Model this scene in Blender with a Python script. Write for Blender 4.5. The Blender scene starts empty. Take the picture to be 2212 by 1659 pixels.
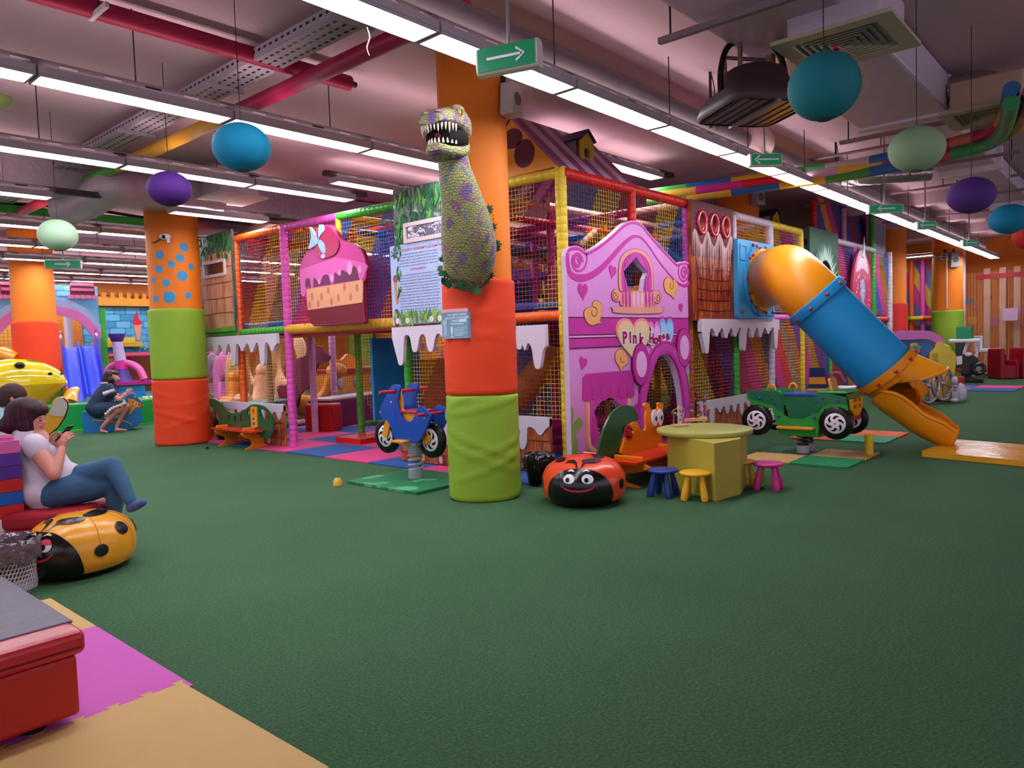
import bpy, math, random
from math import pi, sin, cos, radians as rad
from mathutils import Vector as V, Matrix, geometry
# ---------------------------------------------------------------- camera, world, exposure
S = bpy.context.scene
COL = S.collection
IW, IH, FPX, EYE = 2212., 1659., 1586.48, 1.5
CX, CY = IW/2, IH/2
_a = V((2504-CX, -(696-CY), -FPX)).normalized()
_b = V((-697-CX, -(802-CY), -FPX)); _b = (_b-_a*_b.dot(_a)).normalized()
_c = _a.cross(_b)
RC = Matrix((_a, _b, _c))
cam = bpy.data.cameras.new('camera'); camo = bpy.data.objects.new('camera', cam); COL.objects.link(camo)
cam.sensor_width = 36; cam.lens = FPX/IW*36; cam.clip_start = .05; cam.clip_end = 200
camo.matrix_world = Matrix.Translation((0, 0, EYE)) @ RC.to_4x4()
S.camera = camo
w = bpy.data.worlds.new('world'); S.world = w; w.use_nodes = True
w.node_tree.nodes['Background'].inputs[0].default_value = (.80, .66, .78, 1)
w.node_tree.nodes['Background'].inputs[1].default_value = .42
S.view_settings.view_transform = 'Standard'; S.view_settings.look = 'None'
S.view_settings.gamma = 1; S.view_settings.use_curve_mapping = False
S.view_settings.exposure = 2.02
S.cycles.max_bounces = 5; S.cycles.diffuse_bounces = 3; S.cycles.glossy_bounces = 2
S.cycles.transmission_bounces = 3; S.cycles.transparent_max_bounces = 8
S.cycles.sample_clamp_indirect = 4; S.cycles.caustics_reflective = False; S.cycles.caustics_refractive = False
LAMP_E = 7.5          # strength of every fluorescent diffuser
# points of the place read off the photograph: on the plane z, y or x = const
def ray(u, v): return RC @ V((u-CX, -(v-CY), -FPX))
def GZ(u, v, z=0.): d = ray(u, v); return V((0, 0, EYE))+d*((z-EYE)/d.z)
def GX(u, v, x): d = ray(u, v); return V((0, 0, EYE))+d*(x/d.x)
def GY(u, v, y): d = ray(u, v); return V((0, 0, EYE))+d*(y/d.y)
def GR(u, v, r): d = ray(u, v); return V((0, 0, EYE))+d*(r/math.hypot(d.x, d.y))
# ---------------------------------------------------------------- materials
_M = {}
def lin(h):
    h = h.lstrip('#'); c = [int(h[i:i+2], 16)/255 for i in (0, 2, 4)]
    return tuple(((x/12.92) if x <= .04045 else ((x+.055)/1.055)**2.4) for x in c)+(1,)
def mat(h, rough=.45, var=.06, vs=3., bump=0., bs=60., metal=0., emit=0., coat=0., alpha=1., trans=0., sheen=0.):
    k = (h, rough, var, vs, bump, bs, metal, emit, coat, alpha, trans, sheen)
    if k in _M: return _M[k]
    m = bpy.data.materials.new('m_'+h.strip('#')); m.use_nodes = True; _M[k] = m
    nt = m.node_tree; N = nt.nodes; L = nt.links; b = N['Principled BSDF']
    c = lin(h); m.diffuse_color = c
    b.inputs['Base Color'].default_value = c; b.inputs['Roughness'].default_value = rough
    b.inputs['Metallic'].default_value = metal; b.inputs['Coat Weight'].default_value = coat
    b.inputs['Alpha'].default_value = alpha; b.inputs['Transmission Weight'].default_value = trans
    b.inputs['Sheen Weight'].default_value = sheen
    if rough > .34 and not metal: b.inputs['Specular IOR Level'].default_value = .3
    if emit:
        b.inputs['Emission Color'].default_value = c; b.inputs['Emission Strength'].default_value = emit
    tc = N.new('ShaderNodeTexCoord')
    if var:
        n = N.new('ShaderNodeTexNoise'); n.inputs['Scale'].default_value = vs; n.inputs['Detail'].default_value = 4
        L.new(tc.outputs['Object'], n.inputs['Vector'])
        r = N.new('ShaderNodeMapRange'); r.inputs[1].default_value = .3; r.inputs[2].default_value = .7
        r.inputs[3].default_value = 1-var; r.inputs[4].default_value = 1+var
        L.new(n.outputs['Fac'], r.inputs[0])
        x = N.new('ShaderNodeVectorMath'); x.operation = 'SCALE'; x.inputs[0].default_value = c[:3]
        L.new(r.outputs[0], x.inputs['Scale']); L.new(x.outputs[0], b.inputs['Base Color'])
    if bump:
        n = N.new('ShaderNodeTexNoise'); n.inputs['Scale'].default_value = bs; n.inputs['Detail'].default_value = 3
        L.new(tc.outputs['Object'], n.inputs['Vector'])
        q = N.new('ShaderNodeBump'); q.inputs['Strength'].default_value = bump; q.inputs['Distance'].default_value = .02
        L.new(n.outputs['Fac'], q.inputs['Height']); L.new(q.outputs[0], b.inputs['Normal'])
    return m
def matn(name, build, rough=.5, coat=0., metal=0.):
    """a material whose colour comes from build(nodes, links, texcoord) -> colour socket (and maybe height socket)"""
    if name in _M: return _M[name]
    m = bpy.data.materials.new(name); m.use_nodes = True; _M[name] = m
    nt = m.node_tree; b = nt.nodes['Principled BSDF']; b.inputs['Roughness'].default_value = rough
    b.inputs['Coat Weight'].default_value = coat; b.inputs['Metallic'].default_value = metal; b.inputs['Specular IOR Level'].default_value = .3
    tc = nt.nodes.new('ShaderNodeTexCoord')
    r = build(nt.nodes, nt.links, tc)
    if isinstance(r, tuple):
        nt.links.new(r[0], b.inputs['Base Color'])
        q = nt.nodes.new('ShaderNodeBump'); q.inputs['Strength'].default_value = r[2]; q.inputs['Distance'].default_value = r[3]
        nt.links.new(r[1], q.inputs['Height']); nt.links.new(q.outputs[0], b.inputs['Normal'])
    else: nt.links.new(r, b.inputs['Base Color'])
    return m
def ramp(N, stops, const=False):
    r = N.new('ShaderNodeValToRGB'); e = r.color_ramp.elements
    if const: r.color_ramp.interpolation = 'CONSTANT'
    while len(e) < len(stops): e.new(.5)
    for q, (p, c) in zip(e, stops): q.position = p; q.color = lin(c)
    return r
# ---------------------------------------------------------------- mesh builder
def frame(o, u, v):
    u = V(u).normalized(); v = V(v); v = (v-u*v.dot(u)).normalized(); n = u.cross(v)
    return Matrix(((u.x, v.x, n.x, o[0]), (u.y, v.y, n.y, o[1]), (u.z, v.z, n.z, o[2]), (0, 0, 0, 1)))
I4 = Matrix.Identity(4)
def T(x, y, z, rz=0, rx=0, ry=0): return Matrix.Translation((x, y, z)) @ Matrix.Rotation(rz, 4, 'Z') @ Matrix.Rotation(ry, 4, 'Y') @ Matrix.Rotation(rx, 4, 'X')
class MB:
    def __init__(s, M=I4): s.v = []; s.f = []; s.m = []; s.s = []; s.mats = []; s.M = M
    def add(s, vs, fs, m, sm=False, M=None):
        if m not in s.mats: s.mats.append(m)
        k = s.mats.index(m); n = len(s.v); A = s.M @ M if M is not None else s.M
        s.v += [A @ V(p) for p in vs]; s.f += [tuple(i+n for i in f) for f in fs]
        s.m += [k]*len(fs); s.s += [sm]*len(fs); return s
    def box(s, c, d, m, M=None, tx=1., ty=1.):
        x, y, z = c; a, b, h = d[0]/2, d[1]/2, d[2]/2
        vs = [(x-a, y-b, z-h), (x+a, y-b, z-h), (x+a, y+b, z-h), (x-a, y+b, z-h),
              (x-a*tx, y-b*ty, z+h), (x+a*tx, y-b*ty, z+h), (x+a*tx, y+b*ty, z+h), (x-a*tx, y+b*ty, z+h)]
        return s.add(vs, [(3, 2, 1, 0), (4, 5, 6, 7), (0, 1, 5, 4), (1, 2, 6, 5), (2, 3, 7, 6), (3, 0, 4, 7)], m, False, M)
    def tube(s, pts, r, m, n=10, M=None, caps=True, closed=False, sm=True, flat=1.):
        pts = [V(p) for p in pts]; k = len(pts)
        R = r if isinstance(r, (list, tuple)) else [r]*k
        vs = []; t0 = None; a = None
        for i, p in enumerate(pts):
            if closed: t = (pts[(i+1) % k]-pts[i-1]).normalized()
            else: t = (pts[min(i+1, k-1)]-pts[max(i-1, 0)]).normalized()
            if a is None:
                a = t.cross(V((0, 0, 1)))
                if a.length < 1e-3: a = V((1, 0, 0))
                a.normalize()
            a = (a-t*a.dot(t)).normalized(); b = t.cross(a)
            for j in range(n):
                w_ = 2*pi*j/n; vs.append(p+(a*cos(w_)+b*sin(w_)*flat)*R[i])
        fs = []
        for i in range(k if closed else k-1):
            i2 = (i+1) % k
            for j in range(n):
                j2 = (j+1) % n; fs.append((i*n+j, i*n+j2, i2*n+j2, i2*n+j))
        s.add(vs, fs, m, sm, M)
        if caps and not closed: s.add(vs[:n], [tuple(range(n))[::-1]], m, False, M); s.add(vs[-n:], [tuple(range(n))], m, False, M)
        return s
    def cyl(s, p0, p1, r, m, n=16, r1=None, M=None, sm=True): return s.tube([p0, p1], [r, r if r1 is None else r1], m, n, M, sm=sm)
    def lathe(s, prof, m, n=32, M=None, sm=True, sx=1., sy=1.):
        vs = []; k = len(prof)
        for r, z in prof: vs += [(r*cos(2*pi*j/n)*sx, r*sin(2*pi*j/n)*sy, z) for j in range(n)]
        fs = [(i*n+j, i*n+(j+1) % n, (i+1)*n+(j+1) % n, (i+1)*n+j) for i in range(k-1) for j in range(n)]
        s.add(vs, fs, m, sm, M)
        if prof[0][0] > 1e-4: s.add(vs[:n], [tuple(range(n))[::-1]], m, False, M)
        if prof[-1][0] > 1e-4: s.add(vs[-n:], [tuple(range(n))], m, False, M)
        return s
    def ell(s, c, r, m, nu=20, nv=12, M=None):
        if not isinstance(r, (tuple, list)): r = (r, r, r)
        vs = [(c[0]+r[0]*sin(pi*i/nv)*cos(2*pi*j/nu), c[1]+r[1]*sin(pi*i/nv)*sin(2*pi*j/nu), c[2]+r[2]*cos(pi*i/nv)) for i in range(nv+1) for j in range(nu)]
        fs = [(i*nu+j, (i+1)*nu+j, (i+1)*nu+(j+1) % nu, i*nu+(j+1) % nu) for i in range(nv) for j in range(nu)]
        return s.add(vs, fs, m, True, M)
    def poly(s, loops, z0, z1, m, M=None, side=None):
        """2-D outline (first loop) with holes, extruded from z0 to z1 in frame M"""
        if not isinstance(loops[0][0], (tuple, list, V)): loops = [loops]
        def area(l): return sum(l[i][0]*l[(i+1) % len(l)][1]-l[(i+1) % len(l)][0]*l[i][1] for i in range(len(l)))
        L = []
        for i, l in enumerate(loops):
            l = [(p[0], p[1]) for p in l]
            if (area(l) > 0) != (i == 0): l = l[::-1]
            L.append(l)
        tri = geometry.tessellate_polygon([[V((p[0], p[1], 0)) for p in l] for l in L])
        P = [p for l in L for p in l]; n = len(P)
        a0, a1 = min(z0, z1), max(z0, z1)
        up = []
        for t in tri:
            A, B, C_ = (P[i] for i in t)
            cr = (B[0]-A[0])*(C_[1]-A[1])-(B[1]-A[1])*(C_[0]-A[0])
            if abs(cr) < 1e-12: continue
            up.append(tuple(t) if cr > 0 else tuple(t)[::-1])
        vs = [(p[0], p[1], a1) for p in P]+[(p[0], p[1], a0) for p in P]
        s.add(vs, up+[tuple(i+n for i in t)[::-1] for t in up], m, False, M)
        fs = []; o = 0
        for l in L:
            k = len(l)
            for i in range(k): a, b = o+i, o+(i+1) % k; fs.append((a, a+n, b+n, b))
            o += k
        return s.add(vs, fs, side or m, False, M)
    def torus(s, c, R, r, m, M=None, n=24, k=8, ax='z', flat=1.):
        pts = []
        for i in range(n):
            w_ = 2*pi*i/n; p = (R*cos(w_), R*sin(w_), 0)
            if ax == 'y': p = (p[0], 0, p[1])
            if ax == 'x': p = (0, p[0], p[1])
            pts.append((c[0]+p[0], c[1]+p[1], c[2]+p[2]))
        return s.tube(pts, r, m, k, M, closed=True)
    def build(s, name, par=None, bev=0., sub=0, rem=0., smo=0, seg=2, loc=None):
        me = bpy.data.meshes.new(name)
        off = V(loc) if loc is not None else V((0, 0, 0))
        me.from_pydata([tuple(p-off) for p in s.v], [], s.f)
        for m in s.mats: me.materials.append(m)
        me.polygons.foreach_set('material_index', s.m); me.polygons.foreach_set('use_smooth', s.s)
        me.update(); me.validate()
        o = bpy.data.objects.new(name, me); COL.objects.link(o)
        if loc is not None: o.location = off
        if par is not None:
            o.parent = par; o.matrix_parent_inverse = par.matrix_basis.inverted()
        if rem:
            q = o.modifiers.new('r', 'REMESH'); q.mode = 'VOXEL'; q.voxel_size = rem; q.use_smooth_shade = True
        if smo:
            q = o.modifiers.new('s', 'SMOOTH'); q.iterations = smo; q.factor = .5
        if bev:
            q = o.modifiers.new('b', 'BEVEL'); q.width = bev; q.segments = seg; q.limit_method = 'ANGLE'; q.angle_limit = rad(40)
            q.harden_normals = False
        if sub:
            q = o.modifiers.new('u', 'SUBSURF'); q.levels = q.render_levels = sub
        return o
def tag(o, label, cat, group=None, kind=None):
    if label: o['label'] = label
    if cat: o['category'] = cat
    if group: o['group'] = group
    if kind: o['kind'] = kind
    return o
def thing(name, label, cat, loc=(0, 0, 0), rz=0., group=None):
    o = bpy.data.objects.new(name, None); COL.objects.link(o); o.empty_display_size = .1
    o.location = loc; o.rotation_euler = (0, 0, rz); tag(o, label, cat, group); bpy.context.view_layer.update(); return o
def part(mb, name, par, **k):
    """mesh given in the thing's own coordinates, parented to it"""
    o = mb.build(name, None, **k); o.parent = par; return o
def struct(mb, name, **k): o = mb.build(name, **k); o['kind'] = 'structure'; return o
def dup(root, loc, rz=None, label=None, group=None, scale=None):
    r = root.copy(); COL.objects.link(r); r.location = loc
    if rz is not None: r.rotation_euler = (0, 0, rz)
    if scale is not None: r.scale = (scale,)*3
    if label: r['label'] = label
    if group: r['group'] = group
    for ch in list(root.children):
        c = ch.copy(); COL.objects.link(c); c.parent = r
        for g_ in list(ch.children):
            d = g_.copy(); COL.objects.link(d); d.parent = c
    return r
def single(mb, name, label, cat, group=None, loc=None, **k):
    return tag(mb.build(name, loc=loc, **k), label, cat, group)
# ---------------------------------------------------------------- shape helpers
def spline(pts, n=8, closed=False):
    pts = [V(p) if len(p) == 3 else V((p[0], p[1], 0)) for p in pts]; k = len(pts); out = []
    d2 = True
    for i in range(k if closed else k-1):
        p1, p2 = pts[i], pts[(i+1) % k]
        p0 = pts[i-1] if (closed or i > 0) else p1; p3 = pts[(i+2) % k] if (closed or i+2 < k) else p2
        for j in range(n):
            t = j/n
            out.append(.5*((2*p1)+(p2-p0)*t+(2*p0-5*p1+4*p2-p3)*t*t+(3*p1-p0-3*p2+p3)*t**3))
    if not closed: out.append(pts[-1])
    return out
def sp2(pts, n=6, closed=True): return [(p.x, p.y) for p in spline(pts, n, closed)]
def circ(cx, cy, rx, ry=None, n=24, a0=0., a1=2*pi, rot=0.):
    ry = rx if ry is None else ry; full = abs(a1-a0-2*pi) < 1e-6
    out = []
    for i in range(n if full else n+1):
        a = a0+(a1-a0)*i/n; x, y = rx*cos(a), ry*sin(a)
        out.append((cx+x*cos(rot)-y*sin(rot), cy+x*sin(rot)+y*cos(rot)))
    return out
def rrect(x0, y0, x1, y1, r, n=4):
    out = []
    for cx, cy, a in ((x1-r, y1-r, 0), (x0+r, y1-r, pi/2), (x0+r, y0+r, pi), (x1-r, y0+r, 3*pi/2)):
        out += [(cx+r*cos(a+pi/2*i/n), cy+r*sin(a+pi/2*i/n)) for i in range(n+1)]
    return out
def heart(cx, cy, w_, h_, rot=0, n=28):
    out = []
    for i in range(n):
        t = 2*pi*i/n; x = 16*sin(t)**3/34*w_; y = (13*cos(t)-5*cos(2*t)-2*cos(3*t)-cos(4*t)+2.5)/29*h_
        out.append((cx+x*cos(rot)-y*sin(rot), cy+x*sin(rot)+y*cos(rot)))
    return out
def ribbon(pts, w_, closed=False):
    """outline of a band of width w_ (number or list) along a 2-D path"""
    k = len(pts); W = w_ if isinstance(w_, (list, tuple)) else [w_]*k; A = []; B = []
    for i in range(k):
        a = pts[max(i-1, 0)]; b = pts[min(i+1, k-1)]; dx, dy = b[0]-a[0], b[1]-a[1]; l = math.hypot(dx, dy) or 1
        A.append((pts[i][0]-dy/l*W[i]/2, pts[i][1]+dx/l*W[i]/2)); B.append((pts[i][0]+dy/l*W[i]/2, pts[i][1]-dx/l*W[i]/2))
    return A, B
def band(mb, pts, w_, z0, z1, m, M=None):
    A, B = ribbon(pts, w_); n = len(A)
    vs = [(p[0], p[1], z1) for p in A+B]+[(p[0], p[1], z0) for p in A+B]; fs = []
    for i in range(n-1):
        fs += [(i, i+n, i+1+n, i+1), (i, i+1, i+1+2*n, i+2*n), (i+n, i+3*n, i+1+3*n, i+1+n)]
    fs += [(0, 2*n, 3*n, n), (n-1, 2*n-1, 4*n-1, 3*n-1)]
    mb.add(vs, fs, m, False, M); return mb
def net(mb, M, w_, h_, m, cell=.05, r=.0028, keep=None):
    nx = max(1, round(w_/cell)); ny = max(1, round(h_/cell))
    def strand(a, b):
        a = V(a); b = V(b); d = (b-a).normalized(); s_ = V((-d.y, d.x, 0))*r; t = V((0, 0, r))
        mb.add([a-s_, a+t, a+s_, a-t, b-s_, b+t, b+s_, b-t], [(0, 1, 5, 4), (1, 2, 6, 5), (2, 3, 7, 6), (3, 0, 4, 7)], m, False, M)
    for i in range(nx+1): strand((w_*i/nx, 0, 0), (w_*i/nx, h_, 0))
    for j in range(ny+1): strand((0, h_*j/ny, 0), (w_, h_*j/ny, 0))
_txt = {}
def text(s_, size, bold=0.):
    """outline letters as flat faces: verts, faces, width"""
    k = (s_, size, bold)
    if k in _txt: return _txt[k]
    c = bpy.data.curves.new('t', 'FONT'); c.body = s_; c.size = size; c.offset = bold; c.resolution_u = 3
    o = bpy.data.objects.new('t', c); COL.objects.link(o); bpy.context.view_layer.update()
    me = bpy.data.meshes.new_from_object(o.evaluated_get(bpy.context.evaluated_depsgraph_get()))
    vs = [tuple(v.co) for v in me.vertices]; fs = [tuple(p.vertices) for p in me.polygons]
    bpy.data.objects.remove(o); bpy.data.curves.remove(c); bpy.data.meshes.remove(me)
    _txt[k] = (vs, fs, max([v[0] for v in vs] or [0])); return _txt[k]
def write(mb, s_, x, y, size, z, m, M=None, center=False, bold=0., rot=0.):
    vs, fs, w_ = text(s_, size, bold); dx = -w_/2 if center else 0
    mb.add([(x+(a+dx)*cos(rot)-b*sin(rot), y+(a+dx)*sin(rot)+b*cos(rot), z) for a, b, _ in vs], fs, m, False, M)
def surf(mb, f, outline, m, c=None, rings=4, M=None):
    """patch laid on a curved surface f(a,b)->point; outline star-shaped about c"""
    n = len(outline)
    if c is None: c = (sum(p[0] for p in outline)/n, sum(p[1] for p in outline)/n)
    vs = [f(*c)]; fs = []
    for k in range(1, rings+1):
        vs += [f(c[0]+(p[0]-c[0])*k/rings, c[1]+(p[1]-c[1])*k/rings) for p in outline]
    for j in range(n):
        j2 = (j+1) % n; fs.append((0, 1+j, 1+j2))
        for k in range(rings-1): fs.append((1+k*n+j, 1+(k+1)*n+j, 1+(k+1)*n+j2, 1+k*n+j2))
    mb.add(vs, fs, m, True, M)
# common colours
RED = mat('C8201C', .3); ORANGE = mat('E8761A', .35); YEL = mat('E0BE2A', .35); GRN = mat('3FA830', .35); BLUE = mat('1C50B8', .35)
PINK = mat('D84AA8', .35); LPINK = mat('D890CC', .4); WHITE = mat('E4DCE6', .4); BLACK = mat('0C0B0D', .35); DARK = mat('2A2428', .5)
PURP = mat('5A2C8C', .4); TEAL = mat('1C7E8A', .4); MAG = mat('B02060', .35); STEEL = mat('9A949A', .35, metal=.8); GREY = mat('8A8690', .5)
# ================================================================ the room
X0, X1, Y0, Y1, CEIL = -7., 28., -9., 27., 4.35
def turf(N, L, tc):
    n = N.new('ShaderNodeTexNoise'); n.inputs['Scale'].default_value = 70; n.inputs['Detail'].default_value = 3
    L.new(tc.outputs['Object'], n.inputs['Vector'])
    n2 = N.new('ShaderNodeTexNoise'); n2.inputs['Scale'].default_value = .7; n2.inputs['Detail'].default_value = 4
    L.new(tc.outputs['Object'], n2.inputs['Vector'])
    r = ramp(N, [(.33, '22442A'), (.5, '345A38'), (.68, '4A724C')]); L.new(n.outputs['Fac'], r.inputs[0])
    r2 = ramp(N, [(.3, '325438'), (.7, '3E6444')]); L.new(n2.outputs['Fac'], r2.inputs[0])
    x = N.new('ShaderNodeMix'); x.data_type = 'RGBA'; x.inputs[0].default_value = .5
    L.new(r.outputs[0], x.inputs[6]); L.new(r2.outputs[0], x.inputs[7])
    return (x.outputs[2], n.outputs['Fac'], .9, .012)
TURF = matn('turf', turf, .95)
struct(MB().box(((X0+X1)/2, (Y0+Y1)/2, -.05), (X1-X0, Y1-Y0, .1), TURF), 'floor')
CEILM = mat('C0A4AC', .9, .05, .6, .15, 30)
struct(MB().box(((X0+X1)/2, (Y0+Y1)/2, CEIL+.05), (X1-X0, Y1-Y0, .1), CEILM), 'ceiling')
WORN = mat('D9792A', .7, .06, .8)
struct(MB().box((X1+.05, (Y0+Y1)/2, CEIL/2), (.1, Y1-Y0, CEIL), WORN), 'wall_right')
struct(MB().box(((X0+X1)/2, Y1+.05, CEIL/2), (X1-X0, .1, CEIL), WORN), 'wall_left')
# ceiling beams (flat concrete bands)
for i, (yy, ww) in enumerate(((13.2, .5), (19.5, .5))):
    struct(MB().box((8, yy, CEIL-.06), (30, ww, .12), CEILM), 'trim_%d' % (i+1))
# ---------------------------------------------------------------- hanging fluorescent rows
LAMP = matn('lamp_panel', lambda N, L, tc: ramp(N, [(0, 'FFFFFF')]).outputs[0], .5)
_b2 = LAMP.node_tree.nodes['Principled BSDF']; _b2.inputs['Emission Color'].default_value = (.92, .93, 1, 1); _b2.inputs['Emission Strength'].default_value = LAMP_E
def lampgrad(m):
    # tube behind the opal panel: the light falls off towards the panel's ends
    nt = m.node_tree; N = nt.nodes; L = nt.links; tc = N.new('ShaderNodeTexCoord'); sx = N.new('ShaderNodeSeparateXYZ')
    L.new(tc.outputs['Object'], sx.inputs[0])
    a = N.new('ShaderNodeMath'); a.operation = 'ABSOLUTE'; L.new(sx.outputs[0], a.inputs[0])
    r = N.new('ShaderNodeMapRange'); r.inputs[1].default_value = .5; r.inputs[2].default_value = .75; r.inputs[3].default_value = LAMP_E*1.1; r.inputs[4].default_value = .2
    L.new(a.outputs[0], r.inputs[0]); L.new(r.outputs[0], N['Principled BSDF'].inputs['Emission Strength'])
lampgrad(LAMP)
HOUS = mat('A89EA8', .5); RAILM = mat('3E3438', .55); SLOT = mat('5E5458', .8); ROD = mat('2C2428', .6)
LM = 1.545
lamp0 = thing('ceiling_light', 'hanging fluorescent light', 'ceiling light', (0, 0, -50))
part(MB().box((0, 0, .045), (LM-.02, .25, .06), HOUS).box((0, -.119, .008), (LM-.02, .012, .022), HOUS).box((0, .119, .008), (LM-.02, .012, .022), HOUS)
     .box((LM/2-.016, 0, .008), (.012, .226, .022), HOUS).box((-LM/2+.016, 0, .008), (.012, .226, .022), HOUS), 'housing', lamp0)
part(MB().box((0, 0, .004), (LM-.05, .222, .012), LAMP), 'diffuser', lamp0)
ADDED_UPL = mat('FFE4E8', .5, 0, emit=3.4)  # unseen glow added on the housing tops to brighten the ceiling
part(MB().box((0, -.082, .0762), (LM-.1, .05, .002), ADDED_UPL).box((0, .082, .0762), (LM-.1, .05, .002), ADDED_UPL), 'added_uplight_strip', lamp0)
first = [True]
def place_lamp(x, y, z, label, group):
    if first[0]:
        o = lamp0; o.location = (x, y, z); o['label'] = label; o['group'] = group; first[0] = False
    else: o = dup(lamp0, (x, y, z), 0, label, group)
    return o
ORD = 'first second third fourth fifth sixth seventh eighth ninth tenth eleventh twelfth thirteenth fourteenth fifteenth sixteenth seventeenth'.split()
def in_view(p):
    c = RC.transposed() @ (V(p)-V((0, 0, EYE)))
    return c.z < -.3 and -60 < CX+FPX*c.x/-c.z < IW+60 and -20 < CY-FPX*c.y/-c.z
def lamp_row(y, x0, x1, skip, word, z=3.6, rail=True, rods=True, rx0=None, rx1=None):
    n = int(round((x1-x0)/LM))
    seen = [i for i in range(n) if i not in skip and in_view((x0+LM*(i+.5), y, z))]
    for i in range(n):
        if i in skip: continue
        lab = '%s white light panel from the left, %s' % (ORD[seen.index(i)], word) if i in seen else 'white light panel beyond the picture edge, %s' % word
        place_lamp(x0+LM*(i+.5), y, z, lab, 'light panels, %s' % word)
    if rail:
        a, b = (x0-.3 if rx0 is None else rx0), (x1+.25 if rx1 is None else rx1)
        t = thing('lamp_rail', 'dark slotted metal rail carrying the %s' % word, 'rail', (a, y, z))
        q = MB().box(((b-a)/2, 0, .115), (b-a, .1, .07), RAILM)
        k = int((b-a)/.32)
        for j in range(k):
            for s in (-1, 1): q.box((.16+j*.32, .0505*s, .12), (.13, .004, .014), SLOT if (j*7+int(y*3)) % 5 else BLACK)
        part(q, 'slotted_channel', t)
        if rods:
            for j in range(max(2, int((b-a)/1.9))):
                part(MB().cyl((.7+1.9*j, 0, .15), (.7+1.9*j, 0, CEIL-z), .006, ROD, 6), 'rod', t)
BIGX = 3.52-LM*2
lamp_row(3.765, BIGX, BIGX+LM*17, (), 'long row above pink house', rx0=BIGX)
rows = [(6.37, 3.44-LM*2, 3.44+LM*2, ()), (8.65, 3.39-LM*2, 3.39+LM*2, ()), (10.95, 3.39-LM*2, 3.39+LM*2, (2,)),
        (13.5, 3.3-LM, 3.3+LM*3, ()), (15.8, 3.0-LM, 3.0+LM*5, ()), (17.9, 3.0, 3.0+LM*6, ()), (20.2, 2.6, 2.6+LM*6, ()), (22.3, 2.6, 2.6+LM*6, ()), (24.4, 5.0, 5.0+LM*5, ())]
words = ['first row left of the dinosaur', 'second row, ending over the cupcake', 'third row, broken by a dark gap', 'fourth row, before the dotted column', 'fifth row, behind the dotted column', 'sixth row, above the left exit sign', 'seventh row, towards the castle', 'eighth row, towards the castle', 'last short row over the castle wall']
for (y, a, b, sk), w_ in zip(rows, words): lamp_row(y, a, b, sk, w_)
lamp_row(9.3, 6.65, 6.65+LM*2, (), 'short row over the jungle picture panel', z=4.0, rods=False, rx0=6.5)
lamp_row(6.05, 9.0-LM, 9.0+LM, (), 'short row behind the little dormer roof', z=4.05, rods=False, rx1=11)
for i, (y, a) in enumerate(((11.8, 10.), (14.5, 11.), (17.4, 13.2), (20.5, 13.))):
    lamp_row(y, a, a+LM*5, (), '%s row over the play corner' % ('nearest', 'next', 'third', 'farthest')[i], z=3.8, rods=False)
# ---------------------------------------------------------------- columns
CORG = mat('E2781C', .55, .04, 1.5, .06, 200); PGRN = mat('86A82E', .55, .05, 2, .1, 14); PORG = mat('E0401A', .6, .05, 2, .1, 14); PRED = mat('D02E22', .4)
def scol(r, z0, z1, m, mb=None, wr=0., seed=0, n=48, pw=3.2):
    mb = mb or MB(); rnd = random.Random(seed); vs = []; nz = max(2, int((z1-z0)/.035))
    ph = [(rnd.uniform(0, 6), rnd.uniform(.25, .5), rnd.choice((-1, 1)), rnd.uniform(z0, z1)) for _ in range(9)]
    zs = [z0, z0+.012]+[z0+.02+(z1-z0-.04)*i/nz for i in range(nz+1)]+[z1-.012, z1]
    for q, z in enumerate(zs):
        sh = .94 if q in (0, len(zs)-1) else (.985 if q in (1, len(zs)-2) else 1)
        for j in range(n):
            a = 2*pi*j/n; c_, s_ = cos(a), sin(a)
            rr = r/((abs(c_)**pw+abs(s_)**pw)**(1/pw)); d = 0
            if wr:
                for (p, k, sg, zc) in ph:
                    u = (z-zc)-sg*k*.35*math.sin(a-p)
                    d += wr*math.exp(-(u/.018)**2)*max(0, cos(a-p))
            vs.append((c_*(rr+d)*sh, s_*(rr+d)*sh, z))
    k = len(zs); fs = [(i*n+j, i*n+(j+1) % n, (i+1)*n+(j+1) % n, (i+1)*n+j) for i in range(k-1) for j in range(n)]
    mb.add(vs, fs, m, True); mb.add(vs[:n], [tuple(range(n))[::-1]], m); mb.add(vs[-n:], [tuple(range(n))], m); return mb
def column(name, x, y, r, pads, label, rz=0., top=CEIL):
    t = thing(name, label, 'column', (x, y, 0), rz)
    zt = pads[-1][1] if pads else 0
    part(scol(r*.93, zt-.05 if pads else 0, top, CORG, pw=2.3), 'shaft', t)
    for i, (a, b, m, wr) in enumerate(pads): part(scol(r, a, b, m, wr=wr, seed=i+int(x*7), pw=2.3), 'padding', t)
    return t
colM = column('padded_column', 5.235, 5.02, .355, [(0, 1.02, PGRN, .016), (1.022, 2.12, PORG, .007)], 'large orange column with green and red padding below the dinosaur head', .8)
colL = column('padded_column', 5.62, 12.45, .43, [(0, 1.09, PORG, .014), (1.092, 2.26, PGRN, .0)], 'orange column with blue dots above green and orange padding', .8)
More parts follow.
